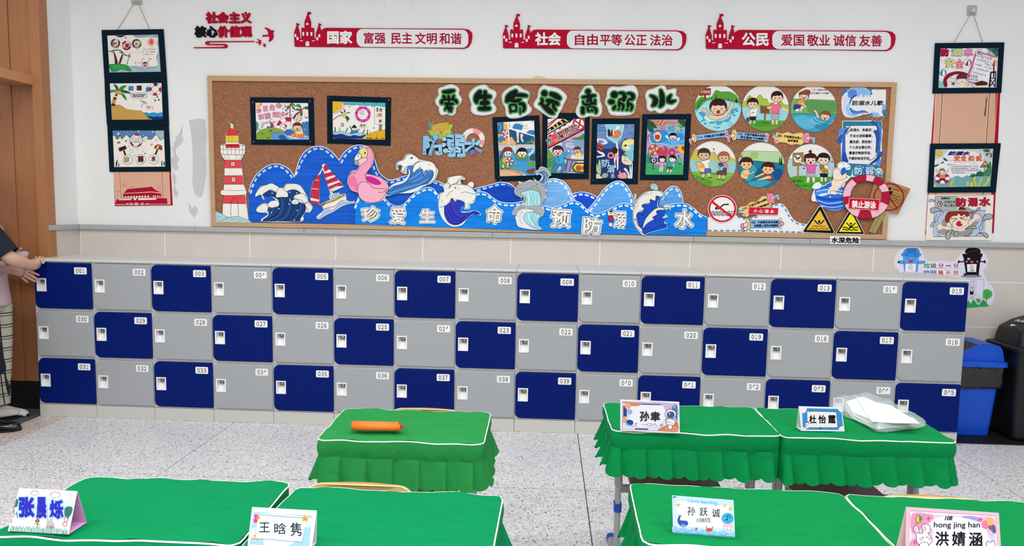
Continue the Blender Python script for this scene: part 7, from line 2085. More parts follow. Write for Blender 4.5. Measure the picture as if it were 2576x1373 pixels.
circle('circle picture of two boys with swim ring and ball, first of the lower row', (1725, 345, 6.2), 425, 415, 362, 355, '''S c4bc50 60,360 80,300 150,200 210,190 250,220 350,180 400,240 450,230 500,290 560,300 700,310 790,360 790,400 60,380
C 6a6a24 5 70,330 110,270 160,200 200,200
C 6a6a24 5 340,185 390,240 440,232 465,280 520,290
P 94c8d0 50,355 800,385 800,560 50,545
P 7cb040 50,535 400,545 800,555 800,800 50,800
S 5c9830 150,600 300,640 420,700 350,760 200,700
V 5c9430 6 100,600 380,720 20 60
V 94c458 6 420,640 740,600 20 60
Q ece6da 5 235,380 370,340 395,380 360,400 370,490 250,510
P d0b098 370,320 410,240 440,240 440,270 390,370
F 4a68ac 5 245,505 375,488 385,550 250,575
P d8bca4 255,575 300,570 280,640 255,640
P d8bca4 330,560 375,560 390,620 350,620
F e0b878 5 160,400 210,380 270,420 298,490 290,545 240,545 190,490
P e89868 215,440 270,425 285,470 230,485
P f0d880 190,490 290,490 280,540 220,525
S 4a4a40 250,640 285,635 280,660 250,655
S 4a4a40 350,620 400,620 395,638 352,635
H 4a3028 d8b89c 285,275 84 s
P c8a890 485,380 515,385 510,470 485,470
F e88c60 5 580,400 640,410 650,470 600,490
F 34508c 5 510,410 560,400 590,440 540,460
F 7cc0c4 5 520,480 580,450 600,510 550,525
F 34508c 5 590,490 630,480 630,545 560,540
F 6a4834 5 500,525 625,545 620,595 495,585
P d8bca4 505,588 545,590 540,650 505,650
P d8bca4 565,592 610,595 595,655 570,655
S 4a4a40 490,650 545,650 545,662 490,660
S 4a4a40 565,655 595,655 595,675 565,670
P c8a890 640,470 670,470 665,550 640,540
H b06034 d8b89c 595,320 78 s
C 2c3a20 5 380,550 420,570 500,575
O 1c2030 437,187 13 10''')
circle('circle picture of two boys swimming in deep teal water, middle of the lower row', (1850, 350, 6.2), 402, 405, 366, 356, '''P b4d09c 30,185 800,195 800,420 30,400
S 98c474 250,200 360,210 330,300 220,320
C 4a5a3c 5 90,190 270,182 450,190 720,195
P 1c7898 30,345 300,335 500,360 620,365 800,390 800,800 30,800
S 3c9cb4 100,380 280,400 330,500 260,620 160,640
S 145a80 300,560 420,520 500,420 380,440
S 3c9cb4 200,680 400,640 560,660 420,740 280,740
S 1c4c8c 580,500 700,460 740,560 640,640
C 143c54 6 40,350 300,337 480,358 620,365 780,395
V 4a7c3c 12 670,400 730,400 7 150
V 5c7c4c 8 75,290 120,290 3 60
F e8c48c 5 80,590 90,520 130,480 210,475 230,530 280,490 300,500 260,540 200,570 200,615 150,622
C 6a4a30 5 120,510 145,560 210,545
H 4a1820 e8c48c 172,390 88 s
F c83040 5 450,540 540,560 600,630 500,640
F e8c48c 5 300,575 330,570 440,520 450,550 320,600
F e8c48c 5 340,630 370,620 500,570 550,580 555,610 370,645
H 4a1820 e8c48c 510,465 88 s 6
C 2c6aa0 5 600,640 660,630 720,640''')
circle('circle picture of a girl and boy beside a swimming-ban sign, last of the lower row', (1975, 355, 6.2), 402, 402, 368, 360, '''P b0ccd0 30,275 200,285 500,240 800,235 800,620 30,600
L 5a6a6c 5 40,278 180,285
L 5a6a6c 5 490,248 780,238
S 4ca030 40,600 160,545 300,540 500,560 720,555 800,580 800,800 40,800
V 3c8c28 14 60,700 700,720 30 60
P k 118,184 289,174 289,382 118,386
P a87838 123,190 284,180 284,376 123,380
O ece8e2 195,275 64 64 6
S 141416 160,270 200,255 240,240 235,260 200,280
O 141416 168,245 14
C 141416 7 155,295 180,285 205,298 235,290
P a87838 188,382 215,380 212,605 190,608
V 2c5a24 10 120,640 270,640 8 70
Q e060a8 5 310,345 370,360 430,370 500,370 505,400 475,420 470,495 335,490 340,405 295,380
P e8d0bc 225,300 300,345 290,370 220,320
P e8d0bc 480,420 505,385 550,425 540,440
Q a8a8ac 5 335,490 470,492 485,560 320,560
P ecdcc8 340,562 385,562 370,640 340,640
P ecdcc8 420,562 465,562 460,640 435,640
S d8b888 320,635 375,632 370,648 325,648
S d8b888 435,635 462,632 462,648 435,645
H 3a1c20 e8d0bc 400,295 86 o
S 3a1c20 365,160 400,135 415,150 410,190 395,190
S 3a1c20 300,220 360,195 440,190 490,230 495,310 470,310 470,260 400,245 330,260 325,320 300,310
F e0ddd4 5 530,380 650,365 690,420 650,440 660,500 545,500 545,430
F 6a9038 5 548,370 605,370 600,420 555,440
F e07828 5 555,440 610,415 640,450 595,495
F 8aa838 5 600,490 660,455 665,510
Q 10183c 5 545,498 668,512 662,565 550,555
P ecdcc8 555,560 590,562 585,620 555,620
P ecdcc8 615,565 650,565 640,630 620,630
S c8a878 545,618 590,618 590,632 545,632
P e8d0bc 520,480 540,480 535,515 515,510
P e8d0bc 670,430 700,430 700,515 680,515
H 2c1818 e8d0bc 600,290 86 s 4
O 1c2030 293,424 14 9
O 1c2030 735,322 14 9''')
# ---------------------------------------------------------------- megaphone caption cutouts
MG = 'megaphone caption cutouts'; FM = (1725, 320, 4.447); FN = (1770, 470, 5.214)
def blue_cap(label, frame, lvl, x0, y0, x1, y1, h, texts, sc=1.):
    """blue ribbon with a cream horn and pink handle at its left end, from (x0,y0) to (x1,y1)"""
    dx, dy = x1 - x0, y1 - y0; L = math.hypot(dx, dy); ux, uy = dx / L, dy / L; vx, vy = -uy, ux; q = h
    T = lambda u, v: (x0 + ux * u + vx * v, y0 + uy * u + vy * v); S_ = lambda L_: ' '.join('%.1f,%.1f' % T(u, v) for u, v in L_)
    r = math.degrees(math.atan2(dy, dx))
    ol = [(-.9 * q, 1.15 * q), (-1.2 * q, .5 * q), (-1.15 * q, .0), (-.7 * q, -.1 * q), (-.55 * q, -.55 * q), (-.2 * q, -.78 * q), (.05 * q, -.5 * q), (L - .35 * q, -.55 * q), (L - .1 * q, -.72 * q), (L + .15 * q, -.5 * q), (L + .3 * q, 0), (L + .15 * q, .45 * q), (L - .1 * q, .7 * q), (L - .35 * q, .52 * q), (.05 * q, .52 * q), (-.2 * q, .78 * q), (-.5 * q, .6 * q), (-.7 * q, .3 * q)]
    src = 'P 141c3c %s\nP 86b8ec %s\n' % (S_([(0, -.5 * q), (L, -.5 * q), (L, .5 * q), (0, .5 * q)]), S_([(0, -.44 * q), (L - .04 * q, -.44 * q), (L - .04 * q, .44 * q), (0, .44 * q)]))
    src += 'D c8e0f8 %.1f %.1f %.1f %s\nD c8e0f8 %.1f %.1f %.1f %s\n' % (.06 * q, .1 * q, .1 * q, S_([(.1 * q, -.38 * q), (L * .5, -.38 * q), (L - .2 * q, -.38 * q)]), .06 * q, .1 * q, .1 * q, S_([(.1 * q, .38 * q), (L * .5, .38 * q), (L - .2 * q, .38 * q)]))
    src += 'F f0cc84 %.1f %s\nF e890b4 %.1f %s\nF e890b4 %.1f %s\nF f0d8b0 %.1f %s\n' % (.06 * q, S_([(-.2 * q, -.75 * q), (.05 * q, -.3 * q), (.05 * q, .4 * q), (-.15 * q, .76 * q), (-.42 * q, .4 * q), (-.45 * q, -.3 * q)]), .06 * q, S_([(-1.0 * q, .5 * q), (-.8 * q, .5 * q), (-.75 * q, 1.1 * q), (-.92 * q, 1.1 * q)]), .06 * q, S_([(-1.1 * q, .05 * q), (-.75 * q, -.05 * q), (-.65 * q, .45 * q), (-1.05 * q, .5 * q)]), .06 * q, S_([(-.75 * q, -.05 * q), (-.25 * q, -.2 * q), (-.25 * q, .2 * q), (-.65 * q, .42 * q)]))
    for (u, v), c, rr in (((L - .12 * q, -.52 * q), 'f4e8d0', .17), ((L + .06 * q, 0), 'e890b4', .26), ((L - .12 * q, .5 * q), 'f4f0e8', .15)): src += 'O %s %.1f,%.1f %.1f %.1f %.1f\n' % (c, *T(u, v), rr * q, rr * q, .05 * q)
    n = len(texts)
    for i, t in enumerate(texts):
        v = (i - (n - 1) / 2) * .42 * q; th = (.5 if n == 1 else .34) * q; x, y = T(L * .5 - .02 * q + (.1 * q * i), v); src += 'T 10142c %.1f,%.1f %.1f %s w=%.1f b=.05 r=%.1f\n' % (x, y, th, t, L * (.88 if i == 0 else .78), r)
    return cut('megaphone_caption', label, 'caption', frame, lvl, .0015, S_(ol), src, MG, m_print, 'f0eee8', True)
def gold_cap(label, frame, lvl, ribbon, horn, texts, tails, hv):
    src = 'Q f0cc78 3 %s\n' % ribbon
    for c, p in tails: src += 'Q %s 3 %s\n' % (c, p)
    for c, x, y, h, w, r, t in texts: src += 'T %s %.1f,%.1f %.1f %s w=%.1f b=.05 r=%.1f\n' % (c, x, y, h, t, w, r)
    src += horn; return cut('megaphone_caption', label, 'caption', frame, lvl, .0015, hv, src, MG, m_print, 'f4e0a8', False)
blue_cap('blue megaphone caption numbered 一 between the first circle pictures', FM, .0175, 115, 118, 460, 75, 66, ['（一）不准私自下水游泳'])
blue_cap('blue megaphone caption numbered 三 under the two-boys circle picture', FM, .0178, 568, 88, 908, 118, 82, ['（三）不准不熟悉水性的', '学生擅自下水施救'])
gold_cap('yellow megaphone caption numbered 四 with a pink horn', FM, .0175, '1010,60 1075,75 1140,55 1200,80 1285,62 1330,85 1330,170 1290,195 1240,185 1170,195 1120,170 1040,165 1000,130 1020,105 1005,90', 'O e880ac 1352,118 40 62 4\nR f0a0c4 3 1352,118 30 52\nF f0d090 3 1350,110 1390,105 1395,130 1355,138\nF e890b4 3 1390,105 1412,108 1412,140 1392,132\nF 90c0e8 3 1412,110 1445,115 1448,140 1415,142\nF 90c0e8 3 1420,142 1442,142 1438,182 1424,182\n', [('141414', 1165, 108, 32, 280, 6, '（四）不准擅自与他人'), ('141414', 1200, 152, 32, 120, 4, '结伴游泳')], [('70b0e0', '990,68 1030,115 970,105'), ('e880ac', '985,148 1045,135 1005,182')], '965,108 988,65 1005,85 1010,55 1075,70 1140,50 1200,75 1285,57 1325,75 1345,55 1375,58 1398,105 1450,112 1450,145 1440,185 1420,185 1415,145 1392,140 1375,178 1345,182 1325,168 1290,200 1240,190 1170,200 1120,175 1050,168 1005,186 982,148 998,132')
gold_cap('yellow megaphone caption numbered 六 partly behind the red caution plate', FN, .0175, '490,265 560,255 620,205 700,200 770,130 840,125 890,215 870,260 760,280 600,360 545,350 520,310', 'O e880ac 880,145 50 66 5\nR f0a0c4 3 880,145 38 54\nF f0d090 4 880,140 925,120 932,150 885,160\nF e890b4 4 920,115 950,108 955,145 930,152\nF 90c0e8 4 950,105 985,98 990,135 955,140\nF 90c0e8 4 965,140 985,132 998,168 980,172\n', [('141414', 540, 285, 34, 68, -18, '（六）'), ('141414', 710, 210, 34, 250, -22, '不准在无家长或教'), ('141414', 780, 250, 34, 170, -20, '师带领的')], [('70b0e0', '465,290 530,315 465,338'), ('e880ac', '555,345 510,380 552,392')], '460,285 490,260 560,248 618,198 698,193 765,123 830,118 835,90 870,78 915,100 940,105 985,92 995,130 1002,172 980,178 955,150 935,160 925,205 895,215 870,266 760,286 600,366 560,395 505,382 530,340 462,342')
blue_cap('blue megaphone caption numbered 五 pinned on the white sea sheet', FN, .0165, 605, 488, 1020, 482, 106, ['（五）不准到无安全设施、', '无救援人员的水域游泳'])
# ---------------------------------------------------------------- bans, plates, warning triangles
cut('swimming_ban_sign', 'round red and white no-swimming sign on the white sea sheet', 'sign', (1770, 470, 5.214), .0185, .003, ' '.join('%.1f,%.1f' % (245 + 190 * math.cos(k * PI / 20), 288 + 182 * math.sin(k * PI / 20)) for k in range(40)), '''O d01c34 245,288 184 176
O ecebea 245,288 158 152
O 141416 168,280 18
C 141416 18 190,295 240,250 270,232 332,230
C 141416 9 95,335 120,318 145,335 170,318 195,335 220,318 250,335 280,318 305,335 330,318 355,335 385,318 400,330
C 141416 9 100,355 120,340 145,357 170,340 195,357 220,340 250,357 280,340 305,357 330,340 355,357 385,345
C 141416 9 110,372 130,360 150,376 175,362 200,378 225,362 250,378 280,364 310,378 340,364 370,374
L d01c34 30 112,195 368,395''', None, m_print, 'f0f0f0', False)
cut('red_plate', 'small red caution plate reading 小心溺水 over the yellow caption', 'plate', (1770, 470, 5.214), .0215, .003, '592,262 985,275 975,370 582,360', 'P cc1c38 596,266 980,279 971,366 587,356\nT f0eeee 790,318 48 小_心_溺_水 w=275 b=.02 r=2', None, m_print, 'e8c8cc', False)
TRI = '''Q 141414 4 345,135 370,135 385,150 590,555 585,575 570,582 85,560 75,548 80,535
P e8b844 355,190 535,535 125,525
L 141414 20 258,358 318,425
L 141414 20 425,358 365,425
O 141414 342,385 22
P 141414 310,415 372,415 352,432 330,432
C 141414 9 225,450 245,470 270,452 295,472 325,452 350,472 380,452 410,472 445,452
C 141414 10 168,490 195,512 225,490 260,514 300,492 340,514 380,492 415,516 455,494 480,514 498,492'''
cut('warning_triangle', 'amber deep-water warning triangle left of the yellow one', 'sign', (2010, 500, 6.718), .0275, .002, '340,122 375,122 392,142 600,555 600,575 580,588 70,572 58,555 62,538', TRI, 'warning triangles', m_print, 'ece6da', False)
cut('warning_triangle', 'bright yellow warning triangle tucked under the lifebuoy', 'sign', (2010, 500, 6.718), .0275, .002, '875,150 890,150 1105,580 1095,600 640,592 622,575 630,560', '''P 141414 880,160 1098,582 1090,594 645,585 632,572
P f0e030 885,225 1055,562 675,555
L 141414 18 800,402 850,455
L 141414 18 955,405 905,455
O 141414 877,420 19
P 141414 845,450 910,450 900,490 855,490
C 141414 17 738,490 770,478 810,492 850,500 890,480 930,492 965,478 1000,488
C 141414 17 735,525 770,514 810,530 850,518 890,530 930,516 965,530 1000,520''', 'warning triangles', m_print, 'ece8e0', False)
cut('deep_water_label', 'white strip lettered 水深危险 hanging over the frame onto the stone ledge', 'label', (2010, 500, 6.718), .0275, .003, '525,630 1035,635 1032,766 525,758', 'T 141414 782,700 104 水深危险 w=478 b=.045 r=1', None, m_print, 'eeeeee', False)
# ---------------------------------------------------------------- verse card and its title
cut('verse_title_card', 'blue wave-bordered title card lettered 防溺水儿歌 in the upper corner', 'card', (2105, 205, 8.057), .013, .003, '185,720 130,660 100,560 95,420 105,330 103,225 140,175 200,150 220,185 290,120 380,98 480,98 560,125 610,140 690,140 715,165 1000,165 992,480 990,580 985,680 955,715 920,700 850,722 760,715 690,690 665,650 600,665 540,670 450,690 360,725 290,735', '''P e6e4e4 300,150 995,170 985,665 300,640
S 2f7cc0 103,225 140,178 195,155 215,210 160,240 115,310
S d4d4e4 120,400 150,300 200,250 235,290 260,360 200,460 200,580 230,660 300,700 420,690 540,650 570,660 400,715 290,725 190,690 130,580
S 9cc4ec 190,500 250,410 275,460 245,560 300,640 420,680 330,710 240,680 195,600
S 88b8e4 215,220 290,130 380,105 480,105 570,140 640,190 690,270 680,330 650,260 620,320 590,260 540,325 490,255 450,320 390,260 330,300
S 5c84d0 225,230 280,165 360,165 400,210 390,270 300,330 240,320
S 2c5cb4 260,450 265,380 310,310 390,265 410,290 340,330 290,400 275,460
S 3f78cc 255,560 280,520 320,570 420,600 530,580 620,610 640,640 520,630 400,650 310,640
S 7ca4e0 270,590 330,640 430,640 540,620 600,635 450,660 340,680
S 2f78bc 600,140 690,142 715,165 700,200 725,240 715,265 680,262 680,210 640,170
S 88b8e4 690,660 720,600 740,640 770,600 790,640 830,620 870,680 920,690 840,715 760,705
S 2f78bc 665,655 700,640 740,690 700,685
S 7cb4e4 915,540 960,440 990,500 985,600 930,620
S 2f78c4 920,600 985,570 985,680 950,705 930,660
T 141418 625,435 100 防溺水儿歌 w=640 b=.03 sk=.15''', None, m_print, 'eceaec', False)
FP = (2095, 295, 5.2)
cut('verse_card', 'tall teal verse card with six lines of black lettering and navy waves', 'card', FP, .013, .003, '128,45 480,42 500,38 550,45 560,55 648,48 640,140 655,180 640,300 640,430 655,480 630,540 620,600 610,700 610,780 105,780 110,600 105,340 75,340 62,280 85,230 72,190 100,150 125,140', '''P 2a7c98 135,52 642,54 605,775 112,775
P e0dedf 175,115 580,115 580,250 570,620 390,610 160,600 160,350 160,240
P e6e4e6 240,112 570,112 582,240 575,480 480,620 420,610 290,600 200,580 160,420 165,250 200,160
S 5c8cd4 72,190 100,150 160,140 200,130 175,170 150,220 90,230
S 2c58b8 62,290 90,235 150,220 190,190 130,260 118,330 75,338
S 34509c 150,180 240,108 210,150 180,200 150,230
P 3468b8 128,250 165,230 165,440 200,570 150,590 110,580
S 244c9c 150,440 170,500 205,575 160,600 120,590 135,480
C 244a90 10 175,230 200,195 245,150
S 34509c 490,60 530,42 560,70 610,130 620,230 610,330 600,400 560,470 565,300 550,220 530,190 545,165 570,170 575,130 530,90
S 4c80cc 575,70 625,110 640,180 630,330 600,400 615,250 600,150
S 3c60b0 585,400 600,350 615,380 600,430
S 2c58b8 600,470 640,445 655,490 620,530 560,560 590,500
S 5c8cd4 560,600 600,555 640,560 620,610 560,620
S 244488 470,620 560,540 600,500 590,560 520,610
C 1c2c4c 6 475,570 530,540 570,490
T 141418 372,165 42 防溺水、有高招！ w=285 b=.035 sk=.1
T 141418 370,243 42 不去水深很重要， w=300 b=.035 sk=.1
T 141418 365,320 42 擅自游、很危险！ w=295 b=.035 sk=.1
T 141418 362,393 42 个人安全要记牢， w=295 b=.035 sk=.1
T 141418 355,466 42 看道衣物游浮选， w=290 b=.035 sk=.1
T 141418 348,538 42 不要拼命用手拉， w=290 b=.035 sk=.1
S 5c94d8 600,610 620,620 600,660 560,640
S 2a7c98 380,640 430,615 500,620 610,640 610,700 420,700''', None, m_print, 'e8eef0', False)
cut('letter_cutout', 'small teal cutout lettered 防溺水 just above the lifebuoy', 'letter', FP, .0175, .002, '255,690 300,645 350,632 400,650 460,632 520,640 560,680 600,660 650,695 645,765 600,780 260,785 250,740', '''S 2f8cb0 258,690 300,648 350,636 398,665 400,740 340,770 270,760
S 2468b0 400,660 460,636 520,646 545,700 520,760 420,765
P 3c80b8 545,690 640,700 640,775 260,785 400,745
T 1c5c80 335,702 110 防 w=108 b=.07
T e8eef0 335,702 100 防 w=98 b=.015
T 1c4c90 478,702 108 弱 w=112 b=.06
T e8eef0 478,702 98 弱 w=102 b=.015
T 1c5c80 600,722 90 水 w=112 b=.08
T e8eef0 600,722 80 水 w=100 b=.015''', None, m_print, 'd8e4ec')
FH = (2030, 400, 4.03)
cut('hand_cutout', 'cutout of a hand reaching up out of a blue whirlpool', 'cutout', FH, .0205, .002, '45,395 60,340 75,300 50,290 80,245 125,235 150,265 200,240 240,210 265,215 270,110 310,75 300,60 340,25 385,30 410,45 440,70 440,105 400,95 395,130 370,180 410,190 400,160 440,175 470,165 400,220 385,260 375,300 380,480 330,515 270,522 210,510 170,490 140,470 90,430 60,430', '''S 2c70d8 80,310 160,280 240,300 380,290 385,480 330,512 270,518 200,505 150,470 100,430
S e8ecf2 70,300 60,280 90,245 125,240 150,270 120,300
S 4c94e8 90,340 200,300 300,310 378,330 300,345 180,350 110,370
S e4eef8 120,360 250,340 378,350 378,360 250,355 150,375
S 1c4cb4 100,380 240,400 380,390 380,405 240,425 120,405
C e8f0fa 6 110,420 220,450 378,430
C e8f0fa 5 150,470 260,490 370,470
C 1450c0 8 120,440 240,470 378,450
C e8f0fa 6 90,330 180,310 300,315 370,325
C 1c4cb4 6 200,355 260,365 330,350
S e8ecf0 45,395 65,345 85,370 80,425 55,420
S 2c68c8 150,280 240,215 265,260 200,300
C e8ecf0 7 160,280 220,240 260,230
S f0dcc8 225,350 215,320 250,290 250,240 265,200 272,110 320,85 340,110 380,140 400,150 395,200 380,245 330,300 295,320 295,358
S e8eaec 310,70 320,35 350,28 385,32 400,60 370,80 400,95 440,75 435,105 400,110 380,90 350,100 325,100
S 2460c4 350,100 385,85 395,130 360,165 345,150
C 2c3a50 4 300,95 320,40 350,30 375,50
C 2c3a50 4 270,110 300,90 330,105 350,160
C 2c3a50 4 400,100 430,80 440,100
C 8a6a58 4 265,200 300,215 350,210 395,195
C 8a6a58 4 320,300 370,250 390,210
C 8a6a58 4 230,350 250,320 300,330
S e8ecf0 380,220 420,190 450,175 400,225
O e8f0fa 236,383 8''', None, m_art, 'e8e8e8')
# ---------------------------------------------------------------- wooden sign, lifebuoy, red no-swimming plate
rw = empty('wooden_sign', at(2240, 490, 1, D), 'brown painted wooden no-swimming signboard behind the lifebuoy, overhanging the board frame', 'sign')
a = Art(FH, .0265); a.solid(pts('690,220 830,225 1050,300 925,560 800,520 640,400'.split()), 'a87848', .004, 'e0d4c0'); a.draw('''C c49458 8 700,240 860,260 1030,310
C 7a5030 5 660,380 760,440 920,520
C c49458 6 720,300 820,300 980,360
C 7a5030 5 880,240 960,300 1000,330
R 8c2028 14 830,385 150 135
L 8c2028 14 740,270 920,505
O 1a1a1c 842,300 14 14
S 1a1a1c 830,320 870,335 845,362 865,360 845,340
C 2a1a14 5 850,340 890,310 940,325
C 2a1a14 5 850,375 880,365 910,385 960,385
C 2a1a14 5 850,400 890,395 920,415 965,415
C 2a1a14 5 860,425 890,420 920,445 960,440''')
a.build('sign_board', m_art, rw)
a = Art(FH, .0265); a.solid(pts('720,560 790,520 810,540 745,660 690,755 630,735 690,600'.split()), '9a8c58', .0035, 'd8d0b8'); a.draw('C 7a6c3c 4 740,570 700,650 660,735\nC b4a468 5 770,560 720,660 680,740'); a.build('sign_post', m_art, rw)
a = Art(FH, .0312); C_ = (603, 382); RO, RI = 238, 158; N_ = 48
ring_o = [(C_[0] + RO * math.cos(k * 2 * PI / N_), C_[1] + 225 * math.sin(k * 2 * PI / N_)) for k in range(N_)]; ring_i = [(C_[0] - 2 + RI * math.cos(k * 2 * PI / N_), C_[1] - 8 + 152 * math.sin(k * 2 * PI / N_)) for k in range(N_)]
def seg_col(k):
    d = (k + .5) * 360 / N_ % 360
    for lo, hi in ((75, 112), (155, 182), (230, 272), (295, 325), (346, 380), (0, 20)):
        if lo <= d < hi: return 'b0183a'
    return 'eeb8c8'
for k in range(N_):
    j = (k + 1) % N_; c = colour(seg_col(k)); t = .006; cw = colour('e8e0e0')
    q = [ring_o[k], ring_o[j], ring_i[j], ring_i[k]]; a.face(q, c, t)
    for p, r_ in ((ring_o[k], ring_o[j]), (ring_i[j], ring_i[k])):
        A_ = [a.bm.verts.new(a.w(*p, t)), a.bm.verts.new(a.w(*r_, t)), a.bm.verts.new(a.w(*r_, t) + Vector((0, t, 0))), a.bm.verts.new(a.w(*p, t) + Vector((0, t, 0)))]
        fc = a.bm.faces.new(A_)
        for l in fc.loops: l[a.col] = (*cw, 1)
    a.face([*(q[::-1])], cw, 0)
a.lift(.006); a.stroke(ring_o, '3a2024', 4, True); a.stroke(ring_i, '3a2024', 4, True)
lb = tag(a.build('lifebuoy_cutout', m_art), 'large pink and dark-red lifebuoy ring cutout at the lower corner of the board', 'cutout')
cut('no_swimming_plate', 'red plate reading 禁止游泳 across the pink lifebuoy', 'plate', FH, .0378, .004, '428,392 742,408 728,525 418,505', 'P c8142c 432,397 737,412 724,519 423,500\nT f4eeee 578,462 76 禁止游泳 w=248 b=.035 r=3', None, m_print, 'e8b8c0', False)
# ---------------------------------------------------------------- word cutout with sign, ring and leaves
FW = (1050, 300, 12.483)
cut('sign_leaf_cutout', 'yellow wooden signboard and green leaves cutout above the blue word cutout', 'cutout', FW, .013, .0015, '350,90 420,95 520,165 720,115 975,85 990,180 1095,145 1085,260 1020,340 1060,350 1055,440 860,560 770,610 700,620 600,560 480,540 400,480 315,355 440,345 380,220', '''S 4a9a90 355,95 430,110 510,160 470,200 440,340 400,250
S 8cc050 320,358 430,355 520,440 620,450 700,420 770,560 740,605 640,560 500,540 420,480
S a0cc3c 1000,190 1092,150 1085,250 1010,330 990,290
S a0cc3c 860,430 950,350 1055,355 1050,430 900,520 850,540
Q c8a840 5 465,215 520,175 720,120 970,88 985,180 985,300 860,360 500,410 470,330
C 8a7020 5 490,200 600,230 800,180 960,160
C 8a7020 5 500,330 650,290 800,300 980,240
C 8a7020 5 520,400 640,330 760,330
Q c8a840 4 750,390 800,370 830,560 790,560
P 3a2418 690,410 750,400 750,450''', None, m_art, 'c8b860', False)
a = Art(FW, .0148)
for k in range(30):
    f0, f1 = math.radians(-208 + 250 * k / 30), math.radians(-208 + 250 * (k + 1) / 30); deg = -208 + 250 * (k + .5) / 30
    c = 'e89898' if (-190 < deg < -163) or (-93 < deg < -45) or (0 < deg < 30) else 'e6e2da'
    P_ = lambda f, r: (1750 + r * math.cos(f) * 1.02, 640 + r * math.sin(f)); q = [P_(f0, 360), P_(f1, 360), P_(f1, 205), P_(f0, 205)]; a.face(q, colour(c), .0015); a.face(q, colour('d8d0c8'), 0)
    for u, v in ((q[0], q[1]), (q[3], q[2])):
        fc = a.bm.faces.new([a.bm.verts.new(a.w(*u, .0015)), a.bm.verts.new(a.w(*v, .0015)), a.bm.verts.new(a.w(*v, 0)), a.bm.verts.new(a.w(*u, 0))])
        for l in fc.loops: l[a.col] = (*colour('d8d0c8'), 1)
tag(a.build('ring_cutout', m_art), 'pale pink and white lifebuoy cutout behind the blue word cutout', 'cutout')
cut('word_cutout', 'blue block-letter cutout reading 防溺水 under the small wooden signboard', 'cutout', FW, .0168, .002, '160,500 320,490 400,580 470,590 480,500 560,455 660,480 680,560 620,660 570,750 780,760 780,600 840,550 900,570 900,440 1160,465 1180,440 1500,485 1490,690 1690,690 1690,590 1820,600 1820,700 1920,630 2010,710 1900,840 2075,950 2000,1075 1850,990 1840,1080 1720,1125 1620,1090 1640,1000 1530,1060 1530,1170 1400,1215 1240,1200 1100,1215 940,1180 940,1060 870,1060 800,1060 790,1110 660,1150 540,1100 560,950 520,900 450,1155 320,1120 290,1110 160,1120', '''P 141820 160,505 320,495 400,585 470,595 480,510 560,460 655,485 675,560 615,660 565,755 785,765 785,605 840,555 905,575 905,445 1160,470 1180,445 1495,490 1485,695 1690,695 1690,595 1815,605 1815,705 1920,635 2005,710 1895,840 2070,950 2000,1070 1850,985 1835,1080 1720,1120 1625,1085 1640,1000 1525,1055 1525,1165 1400,1210 1240,1195 1100,1210 945,1175 945,1055 870,1055 800,1055 785,1105 660,1145 545,1095 565,955 520,890 450,1150 325,1115 285,1105 165,1115
P 8cbcdc 175,520 320,512 375,570 385,660 350,700 395,800 380,880 300,925 270,920 280,1105 175,1110
C 4a80ac 8 235,640 240,920
C 4a80ac 6 260,620 300,660 280,800
P 7cb0d4 380,600 470,605 475,690 375,710
O 7cb4dc 570,560 92 95 6
P 7ab0d8 480,650 590,660 520,780 500,930 440,1140 335,1100
P 9cc4e0 510,800 750,780 770,870 785,1090 660,1135 560,1085 565,1000 670,1000 660,880 515,905
O a4cce4 845,625 70 68 6
S a4cce4 765,800 800,740 915,770 850,860 790,870
O a0c8e0 885,985 85 80 6
P 90c0dc 920,460 1150,480 1150,850 1100,860 930,850 930,600 1110,620 1110,580 920,560
P 98c4e0 1175,460 1490,495 1490,690 1480,820 1500,1060 1420,1060 1400,850 1180,840 1180,580
P 90c0dc 955,1080 1200,1060 1210,1170 1100,1195 960,1170
P 90c0dc 1240,1080 1510,1060 1510,1160 1390,1195 1240,1180
P 80b4d8 1110,870 1210,850 1215,1070 1110,1060
Q a4cce4 4 985,840 1130,905 1090,1005 950,920
Q a4cce4 4 985,960 1110,1020 1040,1070 930,1030
Q a4cce4 4 1225,840 1400,915 1350,1000 1195,920
Q a4cce4 4 1240,965 1385,1000 1340,1070 1190,1030
L 141820 22 920,595 1110,612
L 141820 22 1225,598 1360,602
L 141820 18 1040,740 1170,742
L 141820 18 1300,732 1470,730
P 98c4e0 1490,710 1690,705 1710,780 1660,800 1490,805
P 8cc0dc 1695,605 1805,612 1800,800 1740,900 1720,800
P 90c4e0 1465,965 1690,800 1730,860 1530,1045
P a4d0e4 1790,760 1925,645 1995,715 1870,835
P 8a94bc 1800,850 2060,960 2000,1060 1790,940
P 6a74b0 1635,1000 1730,940 1830,980 1825,1070 1720,1110 1640,1080
O 20306c 215,1025 20
O 20306c 705,1030 22
O 20306c 1448,552 18
O c03850 1060,805 20
O c03850 465,745 16
O c03850 1740,1022 18''', None, m_art, 'c4dcec', False)
